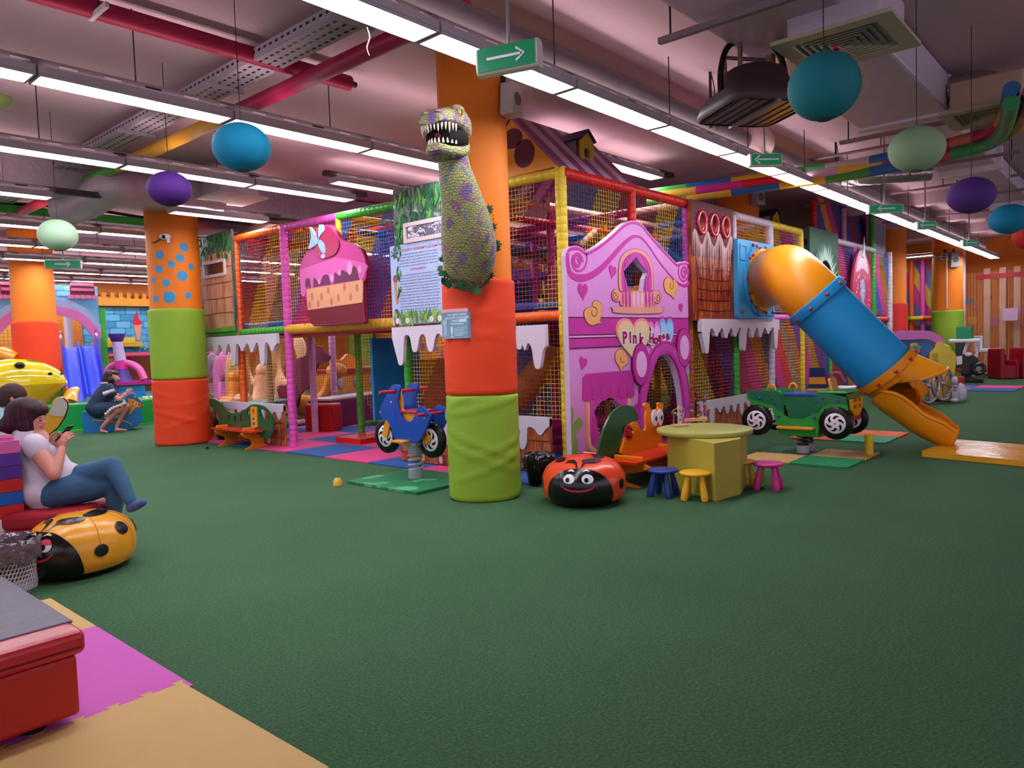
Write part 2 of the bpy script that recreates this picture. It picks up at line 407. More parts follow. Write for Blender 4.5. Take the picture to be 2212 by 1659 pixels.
# blue dots printed on the left column
DOT = mat('3C8CC0', .5)
def on_col(c, r, pw=2.3, rz=.8, off=.003):
    def f(a, z):   # a = angle in world, z height
        q = a-rz; rr = r/((abs(cos(q))**pw+abs(sin(q))**pw)**(1/pw))+off
        return (c[0]+cos(a)*rr, c[1]+sin(a)*rr, z)
    return f
fL = on_col((5.62, 12.45), .43*.93)
def col_uv(f, c, u, v, r):
    """angle and height where the sight line meets the column"""
    d = ray(u, v); d2 = V((d.x, d.y)); o = V((-c[0], -c[1])); A = d2.dot(d2); B = 2*o.dot(d2); C_ = o.dot(o)-r*r
    D = B*B-4*A*C_; t = (-B-math.sqrt(max(D, 0)))/(2*A); p = V((0, 0, EYE))+d*t
    return math.atan2(p.y-c[1], p.x-c[0]), p.z
q = MB()
for (zx, zy, rr) in ((1998, 774, 43), (1732, 857, 43), (1957, 890, 40), (1860, 958, 35), (1724, 1012, 38), (2076, 984, 34), (1980, 1085, 50), (1802, 1161, 38), (1664, 1132, 28), (1928, 1150, 7), (1835, 1315, 60), (2044, 1298, 34), (1690, 1335, 34)):
    a, z = col_uv(fL, (5.62, 12.45), zx/5.027, 380+zy/5.027, .415); k = rr/5.027/FPX*13.1
    surf(q, fL, [(a+x/.41, z+y) for x, y in circ(0, 0, k, k, 20)], DOT, (a, z), 2)
o = q.build('dot_print'); o.parent = colL; o.matrix_parent_inverse = (T(5.62, 12.45, 0, .8)).inverted()
o['label'] = 'blue dots printed on the shaft'
colF = column('padded_column', 5.35, 18.89, .44, [(0, 1.14, PGRN, 0), (1.14, 2.34, PORG, .003)], 'far left orange column behind the yellow fish slide', .8)
colB = column('padded_column', 14.2, 6.35, .42, [], 'orange column rising behind the slide tube inside the play frame', 0)
colR = column('padded_column', 22.1, 5.55, .42, [(0, 2.25, PRED, 0)], 'narrow orange and red column beside the far white post', 0)
colG = column('padded_column', 25.0, 4.72, .42, [(0, 2.05, PGRN, 0)], 'far right orange column with pale green padding', 0)
for k, (u, v, c, r, lab) in enumerate(((1085, 217, colM, .36, 'grey wall speaker on the large orange column'), (1631, 428, colB, .42, 'small pale speaker on the column behind the slide'),
                        (2060, 562, colG, .41, 'white loudspeaker on the far right column'), (2041, 555, colG, .41, 'small white speaker left of the loudspeaker on the far right column'))):
    c_ = c.location; a, z = col_uv(None, c_, u, v, r); h = (.3, .3, .42, .2)[k]; ww = (.2, .26, .26, .2)[k]
    if k == 0: a += .1
    t = thing('wall_speaker', lab, 'speaker', (c_.x+cos(a)*(r-.02), c_.y+sin(a)*(r-.02), z), a+pi/2)
    part(MB().box((0, -.09, 0), (ww, .15, h), mat('B4A8A8', .5), tx=.8, ty=.9), 'cabinet', t, bev=.015)
    q = MB().cyl((0, -.155, 0), (0, -.17, 0), ww*.3, mat('6A6064', .7), 20); part(q, 'grille', t)
    part(MB().box((0, .0, h/2+.05), (.05, .06, .14), DARK), 'bracket', t)
# camera on left column
a, z = col_uv(None, (5.62, 12.45), 358, 512, .41)
t = thing('security_camera', 'small white security camera on the dotted column', 'camera', (5.62+cos(a)*.40, 12.45+sin(a)*.40, z), a+pi/2)
part(MB().ell((0, -.05, 0), (.09, .06, .05), WHITE).box((.05, -.04, -.05), (.04, .06, .1), WHITE), 'body', t)
part(MB().ell((-.01, -.1, -.01), .03, BLACK), 'lens', t)
part(MB().tube([(-.05, -.03, -.02), (-.15, -.03, -.08), (-.22, .02, -.09)], .008, DARK, 6), 'cable', t)
# ---------------------------------------------------------------- cable tray with coloured pipe
TRAY = mat('988E98', .5, .05)
tx = 3.92; t = thing('cable_tray', 'perforated grey cable tray running above the colourful pipe', 'tray', (tx-.26, 3.9, 4.15))
q = MB().box((.11, 7.2, 0), (.3, 14.4, .02), TRAY).box((-.04, 7.2, .045), (.01, 14.4, .09), TRAY)
for i in range(150):
    for j in range(3): q.box((.02+.09*j, .08+i*.095, -.0105), (.022, .045, .004), BLACK)
    q.box((-.0455, .08+i*.095, .05), (.004, .04, .02), BLACK)
part(q, 'tray_channel', t)
for i in range(7): part(MB().box((.1, 1+2.1*i, -.02), (.42, .05, .03), TRAY), 'cross_bar', t); part(MB().cyl((.29, 1+2.1*i, 0), (.29, 1+2.1*i, CEIL-4.13), .006, ROD, 6), 'rod', t)
t = thing('padded_pipe', 'foam covered pipe in magenta, yellow, green and red under the cable tray', 'pipe', (tx+.12, 3.9, 4.02))
ys = [3.9, 7.35, 10.4, 12.6, 14.0, 15.6, 17.5]
for i, c in enumerate(('94163F', 'D89A28', '4C9C38', 'B8203A', 'A83058', 'D8502A')):
    part(MB().cyl((0, ys[i]-3.9, 0), (0, ys[i+1]-3.9, 0), .075, mat(c, .4), 16), 'pipe_sleeve', t)
o = single(MB().tube([(1.2, 6.25, 4.2), (4.7, 6.22, 4.2)], .075, mat('96183E', .45), 16).cyl((4.7, 6.22, 4.2), (4.78, 6.22, 4.2), .03, DARK, 10), 'magenta_pipe', 'thick magenta pipe under the ceiling, crossing above the cable tray', 'pipe')
part(MB().box((2.3, 6.12, 4.14), (.03, .34, .04), mat('B8AEB4', .5)).cyl((2.3, 6.12, 4.14), (2.3, 6.12, CEIL), .008, ROD, 6), 'hanger', o)
# green channel far left
o = thing('green_channel', 'long green ceiling channel with dark cables, far left', 'channel', (2, 14.6, 4.05))
part(MB().box((3.5, 0, 0), (12, .05, .14), mat('2E8A34', .5)), 'channel', o)
part(MB().tube([(-2.5+i*.5, .02+.02*sin(i*2.), .12+.025*sin(i*1.3)) for i in range(24)], .03, BLACK, 8), 'cable_bundle', o)
# ---------------------------------------------------------------- ducts
FOIL = mat('B8A8B4', .45, .08, 3, .5, 18, metal=.15); FOILD = mat('6E6468', .45, .08, 3, .3, 18, metal=.3)
def ribbed(pts, r, m, k=14, amp=.06):
    P = spline(pts, k); return MB().tube(P, [r*(1+amp*(i % 2)) for i in range(len(P))], m, 18)
single(MB().tube([(1, 3.98, 3.97), (26, 3.98, 3.97)], .11, mat('5E5458', .5, .1, 2, .2, 10), 20), 'round_duct', 'long dark round duct above the brightest lamp row', 'duct')
# left: rectangular foil duct, flexible duct, diffuser box
single(MB().box((5.4, 11.9, 4.08), (9.4, .7, .5), FOIL).box((3.0, 11.9, 4.08), (.03, .74, .54), FOIL).box((6.3, 11.9, 4.08), (.03, .74, .54), FOIL), 'foil_duct', 'silver foil rectangular duct over the left lamp rows', 'duct', bev=.03)
single(MB().box((-.2, 11.2, 4.0), (3.8, .9, .5), mat('9C8890', .6)), 'ceiling_duct', 'dull pinkish box duct at the upper left', 'duct', bev=.04)
p = [GZ(140, 455, 3.75), GZ(190, 435, 3.78), GZ(245, 405, 3.85), GZ(300, 405, 3.9)]
p += [p[-1]+V((1.2, 0, 0))]
single(ribbed(p, .24, FOIL, 6, .03), 'flexible_duct', 'bent silver ventilation duct with an open end, left of the purple lantern', 'duct')
single(ribbed([(5.6, 13.0, 3.88), (7.5, 13.0, 3.86), (9.6, 13.0, 3.84)], .19, mat('A8889C', .35, .08, 3, .3, 18, metal=.5), 40, .05), 'flexible_duct', 'ribbed silver duct right of the purple lantern', 'duct')
d = GZ(498, 430, 3.8); t = thing('air_diffuser', 'foil box with ceiling vent above the small left lamp', 'air vent', (d.x, d.y, 3.8))
part(MB().box((0, 0, .2), (.6, .6, .36), FOIL), 'box', t, bev=.02); part(MB().box((0, 0, 0), (.8, .8, .03), mat('C0B8BC', .5)), 'vent_frame', t, bev=.01)
# right: insulated ducts and vents
DUCT = mat('BCAEC0', .45, .05, 4, .25, 40, metal=.1); DBE = mat('A0948E', .6)
t = thing('insulated_duct', 'big insulated square duct with bright foil seams, upper right', 'duct', (5.0, 2.25, 4.12))
part(MB().box((1.9, 0, 0), (5.4, .95, .4), DUCT), 'duct_section', t, bev=.03); part(MB().box((6.7, .05, .04), (3.9, .8, .3), DUCT), 'duct_section', t, bev=.03)
part(MB().box((11., .05, .06), (4.6, .66, .26), DUCT), 'duct_section', t, bev=.03)
part(MB().box((16.5, .05, .07), (6.4, .55, .24), DUCT), 'duct_section', t, bev=.03)
for x in (1.5, 4.55, 8.6, 13.2): part(MB().box((x, 0, -.02), (.14, .98 if x < 5 else .84, .42 if x < 5 else .34), mat('D8D0E0', .3, metal=.2)), 'foil_seam', t)
for x in (.3, 4.7, 7.7, 11.2, 15.): part(MB().box((x, 0, -.27 if x < 5 else -.15), (.05, 1.5, .045), mat('7A6E74', .5)).cyl((x, -.65, -.25), (x, -.65, .2), .008, ROD, 6).cyl((x, .65, -.25), (x, .65, .2), .008, ROD, 6), 'hanger', t)
def vent(x, y, z, s, name, label, rz=0, box=.3, bm=None, n=6):
    t = thing('air_vent', label, 'air vent', (x, y, z), rz); fm = mat('A8A08C', .5)
    q = MB().poly([rrect(-s/2, -s/2, s/2, s/2, .01), rrect(-s*.36, -s*.36, s*.36, s*.36, .005)], 0, .03, fm); part(q, 'vent_frame', t, bev=.006)
    q = MB().box((0, 0, .09), (s*.74, s*.74, .01), mat('2A2226', .8)); part(q, 'back_plate', t)
    for i in range(n):
        a = s*.36*(1-i/n); b = a-s*.026; q = MB()
        vs = [(-a, -a, .0), (a, -a, .0), (a, a, .0), (-a, a, .0), (-b, -b, .035), (b, -b, .035), (b, b, .035), (-b, b, .035)]
        q.add(vs, [(0, 1, 5, 4), (1, 2, 6, 5), (2, 3, 7, 6), (3, 0, 4, 7)], fm); q.add([(p_[0]*.99, p_[1]*.99, p_[2]+.004) for p_ in vs], [(4, 5, 1, 0), (5, 6, 2, 1), (6, 7, 3, 2), (7, 4, 0, 3)], fm)
        part(q, 'louvre', t)
    if box: part(MB().box((0, 0, .03+box/2), (s*.78, s*.78, box), bm or DUCT), 'plenum', t, bev=.02)
    return t
vent(6.15, 1.85, 3.72, .86, 'v', 'large square ceiling vent with stepped louvres, top right', box=.3)
d = GZ(2140, 250, 3.8); vent(d.x, d.y, 3.8, .85, 'v', 'tan box ceiling vent below the foil elbow duct, far right', box=.32, bm=mat('B09480', .6))
e = d+V((0, 0, .35))
single(ribbed([(e.x-.1, 2.1, 4.1), (e.x-.05, 1.9, 4.13), (e.x, e.y+.18, 4.16), (e.x, e.y-.0, 4.1), (e.x, e.y-.05, 3.95)], .16, mat('B8A898', .25, .1, 4, .5, 20, metal=.8), 6, .02), 'elbow_duct', 'crinkled foil elbow duct at the upper right', 'duct')
single(ribbed([GZ(1740, 396, 4.0), GZ(1850, 384, 4.0), GZ(2010, 372, 4.0)], .13, mat('A89CA4', .25, .1, 4, .4, 20, metal=.8), 16, .04), 'flexible_duct', 'silver flexible duct below the pale green lantern', 'duct')
# ---------------------------------------------------------------- rainbow pipe bundle at the right
t = thing('rainbow_pipes', 'bundle of foam sleeved pipes in rainbow colours under the ceiling', 'pipe', (0, 0, 0))
pz = 3.72
path = [GZ(1412, 425, pz), GZ(1560, 405, pz), GZ(1700, 385, pz), GZ(1860, 362, pz), GZ(2010, 332, pz), GZ(2110, 308, pz), GZ(2165, 290, pz), GZ(2195, 255, pz), GZ(2212, 200, pz)]
P = spline(path, 8)
cols = [['3A9A40', '2060A8', 'C8A030', '3A9A50', 'B0A0A0', '2060A0', 'A83048', 'B86858', 'A01840', 'A01840', 'B88A20', '2860A0'],
        ['C89A28', 'C02880', 'C81830', 'A890A0', 'C8A030', 'B82030', '2E8A38', '1860A0', '1860A0', 'B88A20', 'B88A20', 'A02040'],
        ['3A8A40', 'C8A030', '205CA0', 'C8A030', '3A8A40', '2060A0', 'A83048', '2C8A50', '2C8A50', '2C8A50', '2C8A50', '2C8A50']]
for k, off in enumerate(((0, .1, .06), (0, -.06, 0), (0, .1, -.07))):
    n = len(cols[k]); L_ = len(P)-1
    for i in range(n):
        a, b = int(L_*i/n), int(L_*(i+1)/n)
        part(MB().tube([p_+V(off) for p_ in P[a:b+1]], .075, mat(cols[k][i], .4), 12), 'pipe_sleeve', t)
single(MB().tube([(17.5, 2.2, 3.8), (24, 2.2, 3.8)], .07, mat('B83038', .4), 10), 'padded_pipe', 'thin red ceiling pipe behind the purple lantern at the right', 'pipe')
for yy, z, r, lab in ((4.9, 4.2, .02, 'thin grey conduit above the arrow sign'), (4.45, 4.25, .014, 'wavy grey ceiling cable above the arrow sign')):
    pts = [(3+i*1.2, yy+(.12*sin(i*1.7) if r < .02 else 0), z) for i in range(14)]
    single(MB().tube(spline(pts, 4), r, mat('6A5C62', .6), 8), 'conduit', lab, 'conduit')
# sprinkler pipes across, right
q = 0
for x, lab in ((11.5, 'thin pink sprinkler pipe crossing behind the white lantern'), (15.5, 'thin sprinkler pipe crossing above the far net frames'), (19.5, 'farthest thin sprinkler pipe under the ceiling')):
    t = thing('sprinkler_pipe', lab, 'pipe', (x, -1, 4.12))
    part(MB().cyl((0, 0, 0), (0, 6.5, 0), .022, mat('8A7078', .5), 8), 'pipe', t)
    for j in range(4): part(MB().cyl((0, .6+j*1.7, 0), (0, .6+j*1.7, CEIL-4.12), .007, ROD, 6), 'rod', t)
# far ceiling beams seen past the column
for i, x in enumerate((17.5, 20.6, 23.6)):
    struct(MB().box((x, 3.3 if i < 1 else 6, CEIL-.12), (.35, 5 if i < 1 else 14, .24), CEILM), 'trim_%d' % (i+3))
# ---------------------------------------------------------------- exit signs
SGN = mat('0E6A46', .35, emit=.12); SW = mat('D8D8D0', .4)
def sign(x, y, z, rz, L_, label, arrow=1, drop=.6, d_=.13):
    t = thing('exit_sign', label, 'sign', (x, y, z), rz)
    part(MB().poly(rrect(-.03, -d_/2, .07, d_/2, .03), -L_/2, L_/2, SW, Matrix(((0, 0, 1, 0), (1, 0, 0, 0), (0, 1, 0, 0), (0, 0, 0, 1)))), 'casing', t, bev=.004)
    part(MB().box((0, -.033, 0), (L_-.03, .008, d_-.025), SGN), 'green_panel', t)
    q = MB(); Mf = frame((0, -.0385, 0), (1, 0, 0), (0, 0, 1)); s = arrow
    q.poly([(-.13*s, -.008), (.10*s, -.008), (.10*s, .008), (-.13*s, .008)], 0, .002, WHITE, Mf)
    band(q, [(.07*s, .04), (.125*s, 0), (.07*s, -.04)], .014, 0, .002, WHITE, Mf); part(q, 'arrow', t)
    part(MB().cyl((0, .02, d_/2), (0, .02, d_/2+drop), .012, GREY, 8), 'stem', t)
    return t
u0 = GZ(1097, 125, 3.3); sign(u0.x, u0.y, 3.3, rad(-72), .42, 'green exit sign with right-pointing arrow beside the large orange column', 1, 1.0, .17)
u0 = GZ(1653, 346, 3.3); sign(u0.x, u0.y, 3.3, rad(-45), .34, 'small green arrow sign below the white lantern', -1, 1.0)
u0 = GZ(1912, 451, 3.3); sign(u0.x, u0.y, 3.3, rad(-50), .5, 'green arrow sign hanging in the long lamp row, middle right', -1, 1.0)
u0 = GZ(2000, 487, 3.3); sign(u0.x, u0.y, 3.3, rad(-45), .34, 'small arrow sign, second farthest along the lamp row', -1, 1.0)
u0 = GZ(2095, 525, 3.3); sign(u0.x, u0.y, 3.3, rad(-45), .34, 'farthest tiny arrow sign along the lamp row', -1, 1.0)
u0 = GZ(136, 565, 3.3); sign(u0.x, u0.y, 3.25, rad(-30), .6, 'green exit sign with arrow hanging over the ball pit, left', 1, 1.0, .17)
# ---------------------------------------------------------------- paper lanterns
def lantern(u, v, wpx, D, col, label, sq=1., ribs=True, bowl=None):
    k = FPX*D/wpx; d = RC @ V(((u-CX)/FPX*k, -(v-CY)/FPX*k, -k)); p = d+V((0, 0, EYE))
    t = thing('paper_lantern', label, 'lantern', p)
    m = mat(col, .75, .05, 4); n = 40; prof = []
    for i in range(n+1):
        a = -pi/2+.2+(pi-.35)*i/n; r = D/2*cos(a)*(1 if i % 2 else .985); prof.append((r, D/2*sin(a)*sq))
    part(MB().lathe(prof, m, 36), 'shade', t)
    part(MB().torus((0, 0, prof[0][1]), prof[0][0], .004, DARK, k=6), 'wire_ring', t)
    part(MB().cyl((0, 0, D/2*sq*.96), (0, 0, CEIL-p.z), .0035, DARK, 6), 'string', t)
    return t
lantern(522, 318, 122, .42, '0A84AE', 'bright blue paper lantern below the left lamp row', .83)
lantern(366, 408, 92, .42, '4A1E74', 'purple paper lantern in front of the dotted column', .8)
lantern(125, 508, 78, .42, 'A8C8A6', 'pale mint paper lantern at the far left', .86)
lantern(-10, 205, 60, .3, '8CA85C', 'green lantern cut off by the left edge', 1)
tl = lantern(1780, 187, 150, .42, '14747E', 'large teal paper lantern with hanging ribbons', .95)
for dx, L_ in ((.06, .2), (.1, .28)): part(MB().tube(spline([(dx-.12, -.1, .19), (dx-.08, -.2, .1), (dx-.06, -.235, .0), (dx-.05, -.23, -L_*.5)], 4), .006, mat('B8A48C', .6), 6, flat=.3), 'ribbon', tl)
part(MB().ell((-.02, -.08, .2), (.03, .02, .015), mat('B01838', .4)), 'bow', tl)
lantern(1980, 322, 113, .42, '8AA884', 'pale green paper lantern before the rainbow pipes', .85)
lantern(2098, 422, 95, .42, '4E2C7C', 'violet paper lantern at the right', .8)
lantern(2180, 473, 80, .42, '0A7CA4', 'blue paper lantern near the right edge', .78)
lantern(1625, 312, 92, .55, 'C4A8A4', 'off-white paper lantern partly hidden by the heater', .9)
lantern(2222, 510, 62, .42, 'C83028', 'red paper lantern cut off by the right edge', .9)
# ---------------------------------------------------------------- projector / heater fixture
k = FPX*.76/195; d = RC @ V(((1628-CX)/FPX*k, -(228-CY)/FPX*k, -k)); p = d+V((0, 0, EYE+.06))
t = thing('ceiling_floodlight', 'big dark brown industrial fixture hanging from a curved handle', 'ceiling fixture', p, rad(-35))
BR = mat('3E2E30', .5)
q = MB(); vs = []; nn = 32
def sq_(r, pw, n=32): return [(cos(2*pi*j/n)*r/((abs(cos(2*pi*j/n))**pw+abs(sin(2*pi*j/n))**pw)**(1/pw)), sin(2*pi*j/n)*r/((abs(cos(2*pi*j/n))**pw+abs(sin(2*pi*j/n))**pw)**(1/pw))) for j in range(n)]
for r, z, pw in ((.36, -.13, 8), (.38, -.10, 8), (.36, -.0, 6), (.27, .08, 3), (.25, .2, 2.2), (.2, .23, 2)): vs += [(a, b, z) for a, b in sq_(r, pw)]
q.add(vs, [(i*32+j, i*32+(j+1) % 32, (i+1)*32+(j+1) % 32, (i+1)*32+j) for i in range(5) for j in range(32)], BR, True); q.add(vs[-32:], [tuple(range(32))], BR); part(q, 'shade', t)
q = MB().box((0, 0, -.12), (.66, .66, .01), mat('171316', .3))
for i in range(8): q.box((-.3+i*.085, 0, -.127), (.012, .66, .006), mat('2A2428', .4))
part(q, 'glass', t); part(MB().box((0, 0, -.135), (.04, .74, .03), mat('7A6E76', .4)), 'clamp_bar', t)
part(MB().tube(spline([(-.3, 0, -.02), (-.3, 0, .22), (-.22, 0, .42), (0, 0, .5), (.22, 0, .42), (.3, 0, .22), (.3, 0, -.02)], 5), .026, BLACK, 8), 'handle', t)
q = MB().tube([(-.2, .1, .2), (-.2, .1, .36), (.2, .1, .36), (.2, .1, .2)], .018, mat('8A746C', .35, metal=.6), 8).cyl((.1, -.1, .2), (.1, -.1, .32), .04, mat('8A746C', .35, metal=.6)).cyl((-.15, -.05, .2), (-.15, -.05, .45), .02, mat('8A746C', .35, metal=.6))
part(q, 'brass_pipes', t); part(MB().cyl((0, 0, .5), (0, 0, CEIL-p.z), .02, DARK, 8), 'hanger', t)
# hanging power cables
for u, v, lab in ((1536, 278, 'dark power cable hanging left of the brown fixture'), (1806, 395, 'brown hanging cable conduit below the teal lantern')):
    g_ = GZ(u, v, 3.75); q = MB().cyl((g_.x, g_.y, 3.75), (g_.x, g_.y, CEIL), .016, DARK, 8)
    q.tube(spline([(g_.x+.02, g_.y, CEIL), (g_.x+.06, g_.y-.02, 4.15), (g_.x+.03, g_.y, 3.95), (g_.x+.07, g_.y-.04, 3.75)], 5), .006, DARK, 6); single(q, 'hanging_cable', lab, 'cable')
single(MB().tube(spline([GZ(793, 60, 3.55)+V((0, 0, .02*0)), GZ(793, 60, 3.55)+V((.01, -.01, -.06)), GZ(793, 60, 3.55)+V((0, .01, -.12)), GZ(793, 60, 3.55)+V((.008, 0, -.17))], 4), .01, mat('D0C8D4', .2, alpha=.6), 6, flat=.3), 'plastic_strip', 'short clear plastic strip dangling from the long lamp row', 'strip')
# ================================================================ the play structure: posts, beams, nets, decks
FP = dict(yel='D8B82C', red='C81E1C', pink='CE4CA4', green='3C9C30', orange='DE5A1C', white='C4B8C8', blue='1C4C9C', olive='8C7434',
          mag='B02468', ltpink='C890B8', brown='9C5024', peach='E0B090', dgreen='2C7C30', gold='D89C2C', purple='5C2C84', lime='64B03C', sky='2880B8', teal='14706C')
FM = {k: mat(v, .38, .05, 3, .12, 25) for k, v in FP.items()}
NM = {k: mat(v, .6, .05) for k, v in dict(yel='D8A83C', mar='8A1C3C', blue='2A4C94', pur='5C2C78', org='DC8428', mag='B82C74', dk='2C2440', wht='B8A8C0', red='C02830', tan='D4A880', gry='5C5C74').items()}
DZ, TZ = 1.8, 3.38
play = thing('play_structure', 'two-level soft play frame of padded coloured posts, beams, nets and decks', 'play structure', (6.62, 5.02, 0))
PO = V((6.62, 5.02, 0))
def sleeve(mb, a, b, r, m):
    """foam tube with slight wrap seams"""
    a = V(a)-PO; b = V(b)-PO; L_ = (b-a).length; n = max(2, int(L_/.09)); pts = []; rs = []
    for i in range(n):
        for t, k in ((i/n+.0005, 1), ((i+.9)/n, 1), ((i+.95)/n, .955)): pts.append(a+(b-a)*t); rs.append(r*k)
    pts.append(b); rs.append(r); return mb.tube(pts, rs, m, 14)
def post(x, y, z0, z1, c, r=.062): part(sleeve(MB(), (x, y, z0), (x, y, z1), r, FM[c]), 'post', play)
def beam(a, b, c, r=.06): part(sleeve(MB(), a, b, r, FM[c]), 'beam', play)
def netp(p0, p1, z0, z1, bands, cell=.052, slope=.55, bw=.45, off=0., r=.003):
    """net panel between p0 and p1; its cords change colour in slanting bands"""
    p0 = V((p0[0], p0[1], z0))-PO; p1 = V((p1[0], p1[1], z0))-PO; w_ = (p1-p0).length; h_ = z1-z0
    M = frame(p0, p1-p0, (0, 0, 1)); mb = MB(); nx = max(2, round(w_/cell)); ny = max(2, round(h_/cell)); nb = len(bands)
    def col(x, z): return bands[int(math.floor((x+slope*z+off)/bw)) % nb]
    def run(a, b, n, ver):
        i = 0
        while i < n:
            t = (i+.5)/n; x = a[0]+(b[0]-a[0])*t; z = a[1]+(b[1]-a[1])*t; c = col(x, z); j = i+1
            while j < n and col(a[0]+(b[0]-a[0])*(j+.5)/n, a[1]+(b[1]-a[1])*(j+.5)/n) == c: j += 1
            name, k = (c, 1) if isinstance(c, str) else c
            P = V((a[0]+(b[0]-a[0])*i/n, a[1]+(b[1]-a[1])*i/n, 0)); Q = V((a[0]+(b[0]-a[0])*j/n, a[1]+(b[1]-a[1])*j/n, 0))
            s_ = (V((1, 0, 0)) if ver else V((0, 1, 0)))*r*k; t_ = V((0, 0, r))
            mb.add([P-s_, P+t_, P+s_, P-t_, Q-s_, Q+t_, Q+s_, Q-t_], [(0, 1, 5, 4), (1, 2, 6, 5), (2, 3, 7, 6), (3, 0, 4, 7)], NM[name], False, M)
            i = j
    for i in range(nx+1): run((w_*i/nx, 0), (w_*i/nx, h_), ny, True)
    for j in range(ny+1): run((0, h_*j/ny), (w_, h_*j/ny), nx, False)
    part(mb, 'net', play)
def slab(x0, y0, x1, y1, z, c, t=.07): part(MB().box(((x0+x1)/2-PO.x, (y0+y1)/2-PO.y, z), (x1-x0, y1-y0, t), FM[c]), 'deck', play)
LF = [(6.62, 5.02), (6.52, 6.27), (6.43, 7.5), (6.34, 8.77), (6.24, 10.05), (6.24, 11.5), (6.24, 12.85)]
RX = [6.62, 8.05, 9.5, 11.0, 12.4, 13.84, 15.4, 17.0, 18.4, 19.8]
# --- left face
post(*LF[0], 0, TZ+.06, 'yel', .066); post(*LF[1], 0, TZ, 'green'); post(*LF[2], 0, DZ, 'green'); post(*LF[2], DZ, TZ, 'green', .05)
post(*LF[3], DZ, TZ, 'yel', .05); post(*LF[4], 0, TZ+.04, 'pink', .066); post(*LF[5], .05, TZ, 'orange'); post(*LF[6], 0, TZ, 'orange')
for i, c in enumerate(('yel', 'yel', 'green', 'pink', 'orange', 'orange')): beam((*LF[i], TZ), (*LF[i+1], TZ), c)
beam((*LF[0], DZ), (*LF[2], DZ), 'orange'); beam((*LF[2], DZ+.03), (*LF[4], DZ+.03), 'gold', .075); beam((*LF[4], DZ+.03), (*LF[6], DZ+.03), 'green')
beam((6.75, 5.1, DZ+.13), (6.55, 7.5, DZ+.13), 'blue', .05); beam((6.32, 10.1, DZ+.13), (6.32, 12.8, DZ+.13), 'blue', .05)
A_ = ['yel', ('mag', 1.6), 'org', ('pur', 1.5)]; B_ = ['yel', ('blue', 1.7), ('mar', 1.7)]
netp(LF[0], LF[1], DZ+.1, TZ-.05, ['yel', ('mar', 1.2)], bw=.7, off=.3); netp(LF[1], LF[2], DZ+.1, TZ-.05, B_)
netp(LF[2], LF[3], DZ+.1, TZ-.05, ['yel', ('blue', 2.6)], bw=.62, off=.1); netp(LF[3], LF[4], DZ+.1, TZ-.05, ['yel', ('mag', 2.2)], bw=.6)
netp(LF[4], LF[5], DZ+.1, TZ-.05, ['gry', 'yel', ('mar', 1.5)], bw=.6); netp(LF[5], LF[6], DZ+.1, TZ-.05, B_)
for a, b in ((LF[0], LF[1]), (LF[1], LF[2])): netp(a, b, .62, DZ-.06, ['yel', ('mar', 1.2)], bw=.55)
netp(LF[4], LF[5], .66, DZ-.06, ['mar', 'tan'], bw=.9, off=.4, r=.0026); netp(LF[5], LF[6], .66, DZ-.06, ['mar', 'tan'], bw=.9, r=.0026)
# --- right face
post(8.05, 5.0, 2.5, TZ, 'red', .058); post(9.5, 5.0, DZ, TZ, 'pink', .066); post(9.5, 5.0, 0, DZ, 'brown', .058); post(11.0, 5.0, 0, DZ, 'green'); post(11.0, 5.0, DZ, TZ, 'white', .05)
post(12.4, 5.0, 0, TZ, 'white', .07); post(13.84, 5.0, 0, TZ, 'yel'); post(15.4, 5.0, 0, TZ, 'green', .05); post(17.0, 5.0, 0, TZ, 'pink'); post(18.4, 5.0, 0, 4.2, 'green'); post(19.8, 5.0, 0, TZ+.05, 'white', .075)
post(15.45, 5.3, TZ-.4, 4.2, 'red', .06); post(17.0, 5.2, TZ, 4.2, 'ltpink', .06)
for a, b, c in ((6.62, 9.5, 'red'), (11.0, 12.4, 'white'), (12.4, 13.84, 'yel'), (15.4, 18.5, 'white')): beam((a, 5.0, TZ), (b, 5.0, TZ), c, .064)
for a, b, c in ((6.62, 9.5, 'red'), (9.5, 12.4, 'white'), (12.4, 13.84, 'pink'), (13.84, 17.0, 'orange'), (17, 18.4, 'green'), (18.4, 19.8, 'red')): beam((a, 5.03, DZ), (b, 5.03, DZ), c)
netp((6.62, 5.0), (8.05, 5.0), DZ+.1, TZ-.05, ['yel', ('mar', 1.), 'blue'], bw=.5, slope=-.5); netp((8.05, 5.0), (9.5, 5.0), DZ+.1, TZ-.05, ['yel', 'blue', ('mar', 1.)], bw=.5, slope=-.5)
netp((11.0, 5.0), (12.4, 5.0), DZ+.1, TZ-.05, ['yel', ('org', 1.3)], bw=.6); netp((12.4, 5.0), (13.84, 5.0), DZ+.1, TZ-.05, ['tan', 'yel', ('mag', 1.4)], bw=.6)
netp((15.4, 5.0), (17.0, 5.0), DZ+.1, TZ-.05, [('pur', 3), ('blue', 5), 'yel', ('mag', 4)], bw=.42, slope=.6); netp((17.0, 5.0), (18.4, 5.0), DZ+.1, TZ-.05, [('mar', 5), 'yel', ('blue', 4)], bw=.5, slope=.6)
netp((18.4, 5.0), (19.8, 5.0), DZ+.1, TZ-.1, ['yel', ('blue', 6), ('mag', 6)], bw=.42, slope=.6)
netp((6.7, 5.0), (8.0, 5.0), .3, 1.6, ['yel', 'mar'], bw=.6)
netp((9.5, 5.0), (11.0, 5.0), .45, DZ-.06, [('mar', 2.), 'yel', ('mar', 1.2), ('pur', 2.4)], bw=.52, slope=.6, off=.2, r=.0034)
netp((11.0, 5.0), (12.4, 5.0), .45, DZ-.06, [('gry', 2.2), ('mar', 6), ('mag', 3), ('org', 1.4)], bw=.42, slope=.6, off=.1, r=.0034)
